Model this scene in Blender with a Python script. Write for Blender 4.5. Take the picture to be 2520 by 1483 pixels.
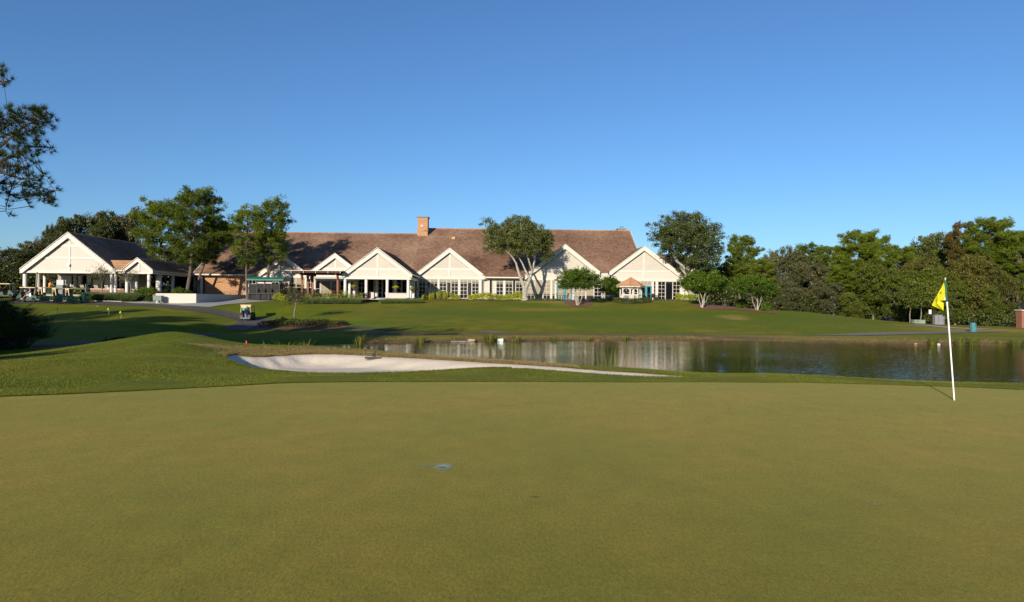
import bpy, bmesh, math, random
import numpy as np
from mathutils import Vector, Matrix, Euler
from mathutils.geometry import delaunay_2d_cdt

for o in list(bpy.data.objects): bpy.data.objects.remove(o)
SC = bpy.context.scene
COL = SC.collection
R = math.radians

# ------------------------------------------------------------------ camera
CAMZ = 1.66
cam = bpy.data.objects.new("camera", bpy.data.cameras.new("camera"))
COL.objects.link(cam); SC.camera = cam
cam.data.sensor_width = 36.0; cam.data.lens = 24.0
cam.data.clip_start = 0.1; cam.data.clip_end = 4000
cam.location = (0, 0, CAMZ)
CAMR = Matrix.Rotation(R(90.12), 3, 'X') @ Matrix.Rotation(R(0.55), 3, 'Z')
cam.rotation_euler = CAMR.to_euler()

# ------------------------------------------------------------------ sky and sun
SUN_EL, SUN_AZ = 16.5, 24.0            # shadows fall ahead of the viewer, 24 degrees to the right
W = bpy.data.worlds.new("World"); SC.world = W; W.use_nodes = True
nt = W.node_tree; nt.nodes.clear()
wo = nt.nodes.new('ShaderNodeOutputWorld'); bg = nt.nodes.new('ShaderNodeBackground')
sky = nt.nodes.new('ShaderNodeTexSky'); sky.sky_type = 'NISHITA'; sky.sun_disc = False
sky.sun_elevation = R(SUN_EL); sky.sun_rotation = R(180 + SUN_AZ)
sky.air_density = 1.0; sky.dust_density = 0.3; sky.ozone_density = 6.6; sky.altitude = 0
bg.inputs['Strength'].default_value = 0.107
nt.links.new(sky.outputs[0], bg.inputs[0]); nt.links.new(bg.outputs[0], wo.inputs[0])
sd = bpy.data.lights.new("sun", 'SUN'); sd.energy = 5.0; sd.angle = R(0.53); sd.color = (1.0, 0.88, 0.70)
sun = bpy.data.objects.new("sun", sd); COL.objects.link(sun)
sun.rotation_euler = (R(90 - SUN_EL), 0, R(-SUN_AZ))
sun.location = (-60, -120, 60)
SC.view_settings.view_transform = 'Standard'; SC.view_settings.look = 'None'
SC.view_settings.exposure = 0.4; SC.view_settings.gamma = 1.0
SC.view_settings.use_curve_mapping = False
SC.render.engine = 'CYCLES'
SC.cycles.max_bounces = 6; SC.cycles.transparent_max_bounces = 8
SC.cycles.diffuse_bounces = 2; SC.cycles.glossy_bounces = 3

# ------------------------------------------------------------------ helpers
def at(px, py, D):
    """photograph pixel (2520 wide) and depth -> point in the place"""
    d = CAMR @ Vector(((px - 1260) / 1680, -(py - 741.5) / 1680, -1.0))
    d = d * (D / d.y)
    return (d.x, D, CAMZ + d.z)
def hyz(px): return 745 + .0096 * (px - 1260)
def at_z(px, py, z):
    d = CAMR @ Vector(((px - 1260) / 1680, -(py - 741.5) / 1680, -1.0))
    t = (z - CAMZ) / d.z
    return (d.x * t, d.y * t, z)
def rngn(seed): return np.random.default_rng(seed)

def node_mat(name): 
    m = bpy.data.materials.new(name); m.use_nodes = True
    return m, m.node_tree, m.node_tree.nodes['Principled BSDF']
def mat(name, col, rough=.7, metal=0, var=.12, scale=3.0, bump=0.0, bscale=30, spec=.3, stretch=None):
    m, t, p = node_mat(name)
    p.inputs['Roughness'].default_value = rough; p.inputs['Metallic'].default_value = metal
    p.inputs['Specular IOR Level'].default_value = spec
    tc = t.nodes.new('ShaderNodeTexCoord'); n = t.nodes.new('ShaderNodeTexNoise')
    n.inputs['Scale'].default_value = scale; n.inputs['Detail'].default_value = 5
    src = tc.outputs['Object']
    if stretch:
        mp = t.nodes.new('ShaderNodeMapping'); mp.inputs['Scale'].default_value = stretch
        t.links.new(src, mp.inputs[0]); src = mp.outputs[0]
    t.links.new(src, n.inputs['Vector'])
    r = t.nodes.new('ShaderNodeValToRGB')
    r.color_ramp.elements[0].position = .3; r.color_ramp.elements[1].position = .7
    r.color_ramp.elements[0].color = tuple(c * (1 - var) for c in col) + (1,)
    r.color_ramp.elements[1].color = tuple(min(1, c * (1 + var)) for c in col) + (1,)
    t.links.new(n.outputs[0], r.inputs[0]); t.links.new(r.outputs[0], p.inputs['Base Color'])
    if bump:
        n2 = t.nodes.new('ShaderNodeTexNoise'); n2.inputs['Scale'].default_value = bscale; n2.inputs['Detail'].default_value = 4
        t.links.new(src, n2.inputs['Vector'])
        b = t.nodes.new('ShaderNodeBump'); b.inputs['Strength'].default_value = bump; b.inputs['Distance'].default_value = .05
        t.links.new(n2.outputs[0], b.inputs['Height']); t.links.new(b.outputs[0], p.inputs['Normal'])
    return m
def leafmat(name, c1, c2, trans=.35, gloss=.08, nscale=.5):
    m = bpy.data.materials.new(name); m.use_nodes = True; t = m.node_tree; t.nodes.clear()
    N, L = t.nodes.new, t.links.new
    out = N('ShaderNodeOutputMaterial')
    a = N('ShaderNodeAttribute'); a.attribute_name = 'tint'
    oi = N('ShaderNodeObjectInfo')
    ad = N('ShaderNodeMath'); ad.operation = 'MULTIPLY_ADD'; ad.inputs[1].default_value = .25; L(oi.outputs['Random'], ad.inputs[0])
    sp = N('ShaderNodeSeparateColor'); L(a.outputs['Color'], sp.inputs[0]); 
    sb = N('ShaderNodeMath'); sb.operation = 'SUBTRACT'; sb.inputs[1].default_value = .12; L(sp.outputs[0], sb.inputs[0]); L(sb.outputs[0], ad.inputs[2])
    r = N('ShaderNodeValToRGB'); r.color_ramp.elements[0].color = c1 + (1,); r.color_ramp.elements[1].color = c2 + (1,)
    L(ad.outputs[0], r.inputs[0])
    d = N('ShaderNodeBsdfDiffuse'); tr = N('ShaderNodeBsdfTranslucent'); g = N('ShaderNodeBsdfGlossy'); g.inputs['Roughness'].default_value = .45
    g.inputs['Color'].default_value = (.9, .9, .9, 1)
    L(r.outputs[0], d.inputs[0]); L(r.outputs[0], tr.inputs[0])
    m1 = N('ShaderNodeMixShader'); m1.inputs[0].default_value = trans; L(d.outputs[0], m1.inputs[1]); L(tr.outputs[0], m1.inputs[2])
    m2 = N('ShaderNodeMixShader'); m2.inputs[0].default_value = gloss; L(m1.outputs[0], m2.inputs[1]); L(g.outputs[0], m2.inputs[2])
    L(m2.outputs[0], out.inputs[0])
    return m

class MB:
    """collects geometry, then links it as one mesh object"""
    def __init__(s): s.V = []; s.F = []; s.T = []; s.n = 0
    def add(s, V, F, tint=None):
        V = np.asarray(V, float).reshape(-1, 3); F = np.asarray(F, int)
        s.V.append(V); s.F.append(F + s.n); s.n += len(V)
        s.T.append(np.full(len(V), .5) if tint is None else np.broadcast_to(np.asarray(tint, float), (len(V),)))
        return s
    def box(s, x0, x1, y0, y1, z0, z1, tint=None):
        V = [(x0,y0,z0),(x1,y0,z0),(x1,y1,z0),(x0,y1,z0),(x0,y0,z1),(x1,y0,z1),(x1,y1,z1),(x0,y1,z1)]
        return s.add(V, [(0,3,2,1),(4,5,6,7),(0,1,5,4),(1,2,6,5),(2,3,7,6),(3,0,4,7)], tint)
    def bar(s, a, b, w, h=None, up=(0,0,1), tint=None):
        """rectangular bar from a to b, w across, h along up"""
        h = w if h is None else h
        a = np.array(a, float); b = np.array(b, float); d = b - a; d /= (np.linalg.norm(d) + 1e-9)
        u = np.array(up, float); x = np.cross(d, u)
        if np.linalg.norm(x) < 1e-3: x = np.cross(d, (1, 0, 0))
        x /= np.linalg.norm(x); u = np.cross(x, d)
        x = x * w / 2; u = u * h / 2
        V = [a-x-u, a+x-u, a+x+u, a-x+u, b-x-u, b+x-u, b+x+u, b-x+u]
        return s.add(V, [(0,1,2,3),(7,6,5,4),(0,4,5,1),(1,5,6,2),(2,6,7,3),(3,7,4,0)], tint)
    def tube(s, pts, rad, n=6, cap=True, tint=None):
        pts = np.array(pts, float); k = len(pts); rad = np.broadcast_to(rad, (k,))
        T = np.gradient(pts, axis=0); T /= np.linalg.norm(T, axis=1)[:, None] + 1e-9
        ref = np.array((0.0, 0, 1)) if abs(T[0][2]) < .9 else np.array((1.0, 0, 0))
        V = []
        for i in range(k):
            x = np.cross(T[i], ref); x /= np.linalg.norm(x) + 1e-9; y = np.cross(T[i], x); ref = np.cross(x, T[i]); 
            an = np.arange(n) * 2 * math.pi / n
            V.append(pts[i] + rad[i] * (np.cos(an)[:, None] * x + np.sin(an)[:, None] * y))
        V = np.concatenate(V); F = []
        for i in range(k - 1):
            for j in range(n):
                a = i*n + j; b = i*n + (j+1) % n; F.append((a, b, b+n, a+n))
        s.add(V, F, tint)
        if cap:
            s.add(np.vstack([pts[0], V[:n]]), [(0, 1+(j+1) % n, 1+j) for j in range(n)], tint)
            s.add(np.vstack([pts[-1], V[-n:]]), [(0, 1+j, 1+(j+1) % n) for j in range(n)], tint)
        return s
    def prism(s, poly, axis, a0, a1, tint=None):
        """polygon (list of 2-tuples) extruded along axis 'x','y' or 'z' from a0 to a1"""
        n = len(poly)
        def pt(p, a): return {'x': (a, p[0], p[1]), 'y': (p[0], a, p[1]), 'z': (p[0], p[1], a)}[axis]
        V = [pt(p, a0) for p in poly] + [pt(p, a1) for p in poly]
        for j in range(n): s.add([V[j], V[(j+1) % n], V[(j+1) % n + n], V[j+n]], [(0,1,2,3)], tint)
        from mathutils.geometry import tessellate_polygon
        tr = tessellate_polygon([[Vector((p[0], p[1], 0)) for p in poly]])
        s.add(V[:n], [tuple(t) for t in tr], tint); s.add(V[n:], [tuple(reversed(t)) for t in tr], tint)
        return s
    def lathe(s, prof, c=(0,0,0), n=12, tint=None):
        an = np.arange(n) * 2 * math.pi / n; V = []
        for r_, z in prof: V.append(np.stack([c[0] + r_*np.cos(an), c[1] + r_*np.sin(an), np.full(n, c[2]+z)], 1))
        V = np.concatenate(V); F = []
        for i in range(len(prof)-1):
            for j in range(n):
                a = i*n+j; b = i*n+(j+1) % n; F.append((a, b, b+n, a+n))
        s.add(V, F, tint)
        if prof[0][0] > 1e-4: s.add(V[:n], [tuple(range(n))[::-1]] if n == 4 else [(0, j+1, j) for j in range(1, n-1)], tint)
        if prof[-1][0] > 1e-4: s.add(V[-n:], [(0, j, j+1) for j in range(1, n-1)], tint)
        return s
    def mesh(s, name):
        V = np.concatenate(s.V); me = bpy.data.meshes.new(name)
        loops = np.concatenate([f.ravel() for f in s.F if len(f)])
        tot = np.concatenate([np.full(len(f), f.shape[1]) for f in s.F if len(f)])
        st = np.concatenate([[0], np.cumsum(tot)[:-1]])
        me.vertices.add(len(V)); me.vertices.foreach_set('co', V.ravel().astype(np.float32))
        me.loops.add(len(loops)); me.loops.foreach_set('vertex_index', loops.astype(np.int32))
        me.polygons.add(len(tot)); me.polygons.foreach_set('loop_start', st.astype(np.int32)); 
        me.polygons.foreach_set('loop_total', tot.astype(np.int32))
        at_ = me.color_attributes.new('tint', 'FLOAT_COLOR', 'POINT')
        T = np.concatenate(s.T); c = np.ones((len(T), 4), np.float32); c[:, :3] = T[:, None]
        at_.data.foreach_set('color', c.ravel())
        me.polygons.foreach_set('use_smooth', np.zeros(len(tot), bool)); me.update(); me.validate()
        return me
    def obj(s, name, m, parent=None, smooth=False):
        me = s.mesh(name)
        if m: me.materials.append(m)
        if smooth: me.polygons.foreach_set('use_smooth', [True] * len(me.polygons))
        o = bpy.data.objects.new(name, me); COL.objects.link(o)
        if parent: o.parent = parent
        return o
def tag(o, label=None, cat=None, group=None, kind=None):
    if label: o['label'] = label
    if cat: o['category'] = cat
    if group: o['group'] = group
    if kind: o['kind'] = kind
    return o
def empty(name, loc=(0,0,0), rz=0, label=None, cat=None, group=None):
    o = bpy.data.objects.new(name, None); COL.objects.link(o); o.location = loc; o.rotation_euler = (0, 0, rz)
    o.empty_display_size = .3
    return tag(o, label, cat, group)
def copy_tree(o, parent=None):
    c = o.copy(); COL.objects.link(c); c.parent = parent
    for ch in list(o.children): copy_tree(ch, c)
    return c
def share(o_mesh, name, parent, loc=(0,0,0), scale=(1,1,1), rot=(0,0,0)):
    o = bpy.data.objects.new(name, o_mesh); COL.objects.link(o); o.parent = parent
    o.location = loc; o.scale = scale; o.rotation_euler = rot
    return o
def weld(o, d=1e-4):
    b = bmesh.new(); b.from_mesh(o.data); bmesh.ops.remove_doubles(b, verts=b.verts, dist=d); b.normal_update(); b.to_mesh(o.data); b.free()
    return o

# ------------------------------------------------------------------ terrain heights
CP = []
def c(px, py, D): CP.append(at(px, py, D))
def cw(x, y, z): CP.append((x, y, z))
for x in (-16, -9, -3, 3, 9, 16):
    for y in (-14, -6, 0, 5, 9): cw(x, y, 0.0)
EDGE = [(-120,980,11.0),(0,977,11.4),(174,969,11.8),(430,960,12.6),(685,946,13.6),(923,942,14.0),(1415,939,14.3),(1695,942,14.5),(1969,943,14.6),(2215,948,14.3),(2400,954.7,14.0),(2520,958,13.7),(2680,962,13.4)]
for p in EDGE: cw(at(*p)[0], p[2], 0.0); 
for p in EDGE[2:-3:2]: cw(at(*p)[0], p[2]+1.6, -0.02)
# crest behind the green and bunker
CR = [(0,886,20),(174,865,23),(261,848,25),(348,827,26.5),(425,817.5,27),(499,827,27.5),(587,846,28),(743,851,27.5),(899,860,26.5),(1059,875.6,24.5),(1300,890,22.5),(1549,907,20),(1841,920,18.2),(2030,926,17.6),(2215,936.7,16.6),(2520,944.7,15.9),(2680,948,15.6)]
for p in CR: c(*p)
for p in [(425,843,22.8),(425,880,18.6),(345,852,23),(495,850,24),(250,868,21)]: c(*p)
for px, D, z in [(700,34,-1.15),(899,33.5,-1.3),(1059,31,-1.3),(1300,28.5,-1.3),(1549,26,-1.3),(1841,24.5,-1.3),(2215,23,-1.3),(2520,22,-1.3),(2700,22,-1.3),(580,33.5,-.9),(425,33,-.75),(300,32.5,-.8),(150,31,-.8),(0,29,-.85),(-150,28,-.85)]:
    cw((px-1260)/1680*D, D, z)
for px, D in [(899,39),(1200,37),(1500,38),(1841,37),(2215,36),(2520,36),(2700,35),(2700,45),(1300,44),(2215,44),(1700,46)]:
    cw((px-1260)/1680*D, D, -2.0)
# far shore: waterline and bank top
ZW = -1.15
for px, D in [(700,43),(800,44),(950,45.8),(1125,48),(1300,49.9),(1500,51.8),(1700,53),(2000,51.9),(2250,50.5),(2400,50),(2520,50),(2680,49.5)]:
    x = (px-1260)/1680
    cw(x*D, D, ZW); cw(x*(D-1.6), D-1.6, ZW-.45); cw(x*(D+1.1), D+1.1, -.93 if px > 900 else -.95)
for px, D in [(640,39),(560,38)]: cw((px-1260)/1680*D, D, -1.0)
cw(-19,40.5,-1.05)
# far lawn
for px, rows in {
    900: [(830,54.5),(808,61),(790,68),(770,77),(750,88),(739.5,95)],
    1100:[(828,56),(808,63),(785,72),(762,83),(745,92),(739,95)],
    1300:[(827,56),(806,63),(784,73),(762,84),(745,92),(739.5,96)],
    1500:[(828,57),(806,64),(784,74),(762,84),(748,91),(741,96)],
    1700:[(829,57),(808,64),(786,74),(766,83),(752,88),(742,96)],
    1860:[(829,57),(808,64),(788,73),(775,78),(764,82.5)],
    2000:[(830,57),(812,62.5),(795,69),(780,76),(770,82)],
    2100:[(831,56.5),(815,62),(800,68),(788,75),(782,80)],
    2250:[(832,55.5),(820,60),(808,66),(800,72),(797,76)],
    2400:[(834,55),(822,60),(812,66),(806,72),(804,75)],
    2540:[(835,55),(824,60),(816,65),(808,73)],
    }.items():
    for py, D in rows: c(px, py, D)
for x, y, z in [(35,95,.4),(42,95,-.2),(55,95,-.9),(70,95,-.9),(50,120,-.9),(80,120,-.9),(35,115,.5),(60,80,-.6),(75,75,-.5),(62,66,-.6),(60,55,-.8)]: cw(x, y, z)
for x in (-40,-30,-20,-10,0,10,20): cw(x, 101, 2.15); cw(x, 118, 2.15)
cw(26,101,2.0); cw(26,118,1.6); cw(-8,98.5,2.1); cw(8,98.5,2.1); cw(-20,98,2.1)
# left side: concrete apron, road, practice green, dark valley
for px, py, D in [(60,741,85),(210,743,85),(330,745,85.5),(385,745,86),(482,747,86),(575,740,93),(660,738,96),
                  (60,750,81),(210,749,82),(340,753,82),(440,761,80),(509,773,78),(587,789.5,75.5),(608,790,78),(655,783,79),(548,765,81.5),(720,740,93.5),
                  (750,752,87),(700,765,82),(760,785,73),(855,803,66),(640,806,69),(727,796,71.5),(560,803,69),(470,820,62),
                  (60,765,76),(250,762,77),(420,772,75),(60,780,70),(267,777,71),(420,787,69),(500,795,68),
                  (60,795,64),(250,796,63),(400,803,62),(60,810,56),(250,815,54),(420,818,56),(600,824,55),(750,822,55),(860,820,56),
                  (60,830,47),(250,834,46),(420,826,50),(600,835,48),(60,845,40),(250,848,39),(-150,770,70),(-150,800,55),(-150,742,85),(-150,850,38)]:
    c(px, py, D)
for x, y, z in [(-63,88.5,2.15),(-57,88.2,2.15),(-50,88.2,2.15),(-46,88.4,2.2),(-44,89,1.45),(-40,90,1.3),(-38.6,96,1.75),(-36,96,2.05),(-60,100,2.15),(-50,100,2.15),(-63,110,2.1),(-50,112,2.1),(-80,95,1.9),(-80,112,1.9)]: cw(x, y, z)
# surroundings
for x, y, z in [(-22,10,-.3),(-22,20,-.6),(-30,0,-.2),(-30,15,-.5),(-30,30,-.9),(-45,30,-.9),(-60,40,-.6),(-60,0,0),(24,0,0),(24,10,-.2),(30,15,-1.3),(33,22,-1.6),(40,40,-1.8),(48,48,-1.0),(0,-30,.2),(-40,-40,.2),(40,-40,.2),(120,60,-.5),(120,0,0),(-120,0,.5),(-120,80,1),(-120,150,.8),(120,140,-.5),(0,160,1.2),(-60,160,1.2),(60,160,0),
                (0,-120,0),(120,-120,0),(-120,-120,0)]: cw(x, y, z)
for a in range(0, 360, 20):
    cw(600*math.sin(R(a)), 600*math.cos(R(a)), 0.0); cw(300*math.sin(R(a)), 300*math.cos(R(a)), 0.2)
_bot = [(545,882),(583,898),(626,905.7),(665,909.6),(782,919.4),(860,921.7),(971,918.4),(1103,911.9),(1191,906.4),(1278,905.7),(1353,911),(1415,916),(1500,922.6),(1622,926),(1700,927.5),(1750,928.5)]
_top = [(1690,924.5),(1597,920),(1475,911.6),(1345,902),(1213,893.2),(1081,885.5),(971,878.9),(861,873.4),(763,870.6),(684,874),(606,878),(567,876.5)]
for a, b in _bot[::2]: cw(*at_z(a, b, -.12))
for a, b in _top[::2]: cw(*at_z(a, b, -.24))
for a, b in _bot[1:-2:3]: q = at_z(a, b, -.12); cw(q[0], q[1]-1.3, -.06)
for q in ((-7,20.8),(-4,20.5),(-1,19.2)): cw(q[0], q[1], -.19)
CPA = np.array(CP)
def _k(r2): return np.where(r2 > 1e-12, .5 * r2 * np.log(r2 + 1e-12), 0)
_S = 50.0
_P = CPA[:, :2] / _S; _n = len(_P)
_A = np.zeros((_n+3, _n+3))
_A[:_n, :_n] = _k(((_P[:, None] - _P[None])**2).sum(-1)) + np.eye(_n) * 3e-6
_A[:_n, _n] = 1; _A[:_n, _n+1:] = _P; _A[_n, :_n] = 1; _A[_n+1:, :_n] = _P.T
_w = np.linalg.solve(_A, np.concatenate([CPA[:, 2], np.zeros(3)]))
def H0(x, y):
    x = np.atleast_1d(np.asarray(x, float)); y = np.atleast_1d(np.asarray(y, float)); sh = x.shape
    q = np.stack([x.ravel(), y.ravel()], 1) / _S; out = np.empty(len(q))
    for i in range(0, len(q), 8000):
        b = q[i:i+8000]
        out[i:i+8000] = _k(((b[:, None] - _P[None])**2).sum(-1)) @ _w[:_n] + _w[_n] + b @ _w[_n+1:]
    return out.reshape(sh)
def polydist(x, y, poly):
    """signed distance to a closed polygon, positive inside"""
    P = np.array(poly); x = np.asarray(x, float); y = np.asarray(y, float)
    d = np.full(x.shape, 1e9); ins = np.zeros(x.shape, bool)
    for i in range(len(P)):
        a, b = P[i], P[(i+1) % len(P)]; e = b - a
        t = np.clip(((x-a[0])*e[0] + (y-a[1])*e[1]) / (e @ e), 0, 1)
        d = np.minimum(d, np.hypot(x-a[0]-t*e[0], y-a[1]-t*e[1]))
        c_ = ((a[1] > y) != (b[1] > y)) & (x < (b[0]-a[0]) * (y-a[1]) / (b[1]-a[1] + 1e-12) + a[0]); ins ^= c_
    return np.where(ins, d, -d)
def smooth_poly(P, k=2):
    P = np.array(P, float)
    for _ in range(k):
        Q = np.roll(P, -1, 0); P = np.stack([.75*P+.25*Q, .25*P+.75*Q], 1).reshape(-1, 2)
    return P
BUNK = [at_z(a, b, -.10)[:2] for a, b in _bot] + [at_z(a, b, -.24)[:2] for a, b in _top]
_r = rngn(5)
BUNK = smooth_poly(BUNK, 2); BUNK = BUNK + _r.normal(0, .035, BUNK.shape)
def sst(t): t = np.clip(t, 0, 1); return t*t*(3-2*t)
def H(x, y):
    """ground height, bunker hollow included (scalar or arrays)"""
    z = H0(x, y); x_ = np.atleast_1d(x); y_ = np.atleast_1d(y)
    m = (x_ > -14) & (x_ < 7) & (y_ > 14) & (y_ < 28)
    if m.any():
        d = polydist(x_[m], y_[m], BUNK); z[m] = z[m] - .62 * sst(d / .12) + .035 * np.exp(-(d+.25)**2/.05) * (x_[m] < 0)
    return z
def g(x, y): return float(H(np.array([x]), np.array([y]))[0])

GREEN = [(-15, -10), (-15, 9.6)] + [(at(*p)[0], p[2]) for p in EDGE[1:-1]] + [(19, 12.8), (19, -10)]
GREEN = np.array(GREEN)
def hit(px, py, dmin=6, dmax=130):
    D = np.arange(dmin, dmax, .3); a = np.array([at(px, py, d) for d in D])
    h = H0(a[:, 0], a[:, 1]); k = np.nonzero(h >= a[:, 2])[0]
    if len(k) == 0 or k[0] == 0: return a[-1] if len(k) == 0 else a[0]
    i = k[0]; f0 = a[i-1, 2]-h[i-1]; f1 = h[i]-a[i, 2]; t = f0/(f0+f1+1e-9)
    return a[i-1] + t*(a[i]-a[i-1])

# ------------------------------------------------------------------ ground
def spaced(segs):
    out = []
    for a, b, s in segs: out += list(np.arange(a, b, s))
    return np.array(out + [segs[-1][1]])
GX = spaced([(-900,-300,60),(-300,-120,15),(-120,-60,3),(-60,-24,.8),(-24,-13,.35),(-13,8,.14),(8,20,.3),(20,60,.8),(60,120,3),(120,300,15),(300,900,60)])
GY = spaced([(-300,-60,30),(-60,0,5),(0,12,.6),(12,15,.2),(15,27,.14),(27,34,.3),(34,60,.4),(60,100,.8),(100,140,2.5),(140,300,16),(300,1500,120)])
X, Y = np.meshgrid(GX, GY); Z = H(X.ravel(), Y.ravel()).reshape(X.shape)
far = np.clip((np.hypot(X, Y) - 250) / 80, 0, 1); Z = Z*(1-far) + .1*far
dg = polydist(X, Y, GREEN)
near = (np.abs(X) < 25) & (Y < 18) & (Y > -20)
Z = Z - np.where(near, .035 * sst(dg / .35), 0)      # the putting sheet lies in this shallow seat
Z = Z + np.where((np.hypot(X, Y) < 90) & (dg < 0), .012*np.sin(X*1.7+Y*.8)*np.sin(Y*1.1-X*.4), 0)
dry = np.zeros(X.shape); dirt = np.zeros(X.shape)
db = -polydist(X, Y, BUNK); 
_cx = np.array([np.interp(x, [-12,-8,-4,0,4,7], [24.5,25.3,23.5,21,18.6,17]) for x in GX])[None]
dry += 1.0*np.exp(-(db/ .9)**2) * (Y > _cx-1.6) * (X > -11) * np.clip((3.5-X)/5, .25, 1)
dirt += .9*np.exp(-(np.clip(db,0,9)/.12)**2) * (X < 4)
sh = (Y > 36) & (Y < 60) & (Z > -1.4) & (X/np.maximum(Y,1) > -.225)
dirt += np.where(sh, 1.3*np.clip((-.93 - Z)/.14, 0, 1), 0)
dry += np.where(sh & (Y < 58), .6*np.clip((-.80 - Z)/.16, 0, 1), 0)
for (px, py, rx, ry, s) in [(1370,744,4.5,1.6,.8),(1421,750,3.2,2.4,.55),(1340,763,6,2,.45),(1800,780,1.4,1.6,1.0),(1818,786,1.0,1.2,.9),(2400,814,5.5,3,.75),(2300,804,4,1.6,.9),(2470,812,4,2.5,.7),(1560,744,3,1.2,.5),(1700,742,3,1.5,.4),(1735,815,1.5,1,.4)]:
    p = hit(px, py); dry += s*np.exp(-((X-p[0])/rx)**2-((Y-p[1])/ry)**2)
for (px, py, rx, ry, s) in [(1800,780,1.0,.9,.55),(1818,787,.6,.6,.5),(2350,806,5,1.0,.45)]:
    p = hit(px, py); dirt += s*np.exp(-((X-p[0])/rx)**2-((Y-p[1])/ry)**2)
lush = np.zeros(X.shape)
for (px, py, rx, ry, s) in [(1330,748,7,3,.7),(1560,775,22,5,.8),(1950,790,14,7,.6),(1000,775,0,0,0),(1110,772,6,2.5,1.0),(1560,752,3,1.5,.4)]:
    if rx: p = hit(px, py); lush += s*np.exp(-((X-p[0])/rx)**2-((Y-p[1])/ry)**2)
wood = np.clip((np.hypot(X-62, (Y-100)*.8) < 46) * 1.0, 0, 1) * (Y > 84 - .12*(X-30)) * (X > 31)
wood = np.maximum(wood, (Y > 104)*1.0)
dirt = np.maximum(dirt, wood*.8)
nx, ny = len(GX), len(GY)
idx = np.arange(nx*ny).reshape(ny, nx)
F = np.stack([idx[:-1,:-1], idx[:-1,1:], idx[1:,1:], idx[1:,:-1]], -1).reshape(-1, 4)
mb = MB(); mb.add(np.stack([X.ravel(), Y.ravel(), Z.ravel()], 1), F)
me = mb.mesh("ground")
ca = me.color_attributes.new('mask', 'FLOAT_COLOR', 'POINT')
cc = np.ones((nx*ny, 4), np.float32); cc[:, 0] = np.clip(dry, 0, 1).ravel(); cc[:, 1] = np.clip(dirt, 0, 1).ravel(); cc[:, 2] = np.clip(lush, 0, 1).ravel()
ca.data.foreach_set('color', cc.ravel())
me.polygons.foreach_set('use_smooth', [True]*len(me.polygons))

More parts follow.
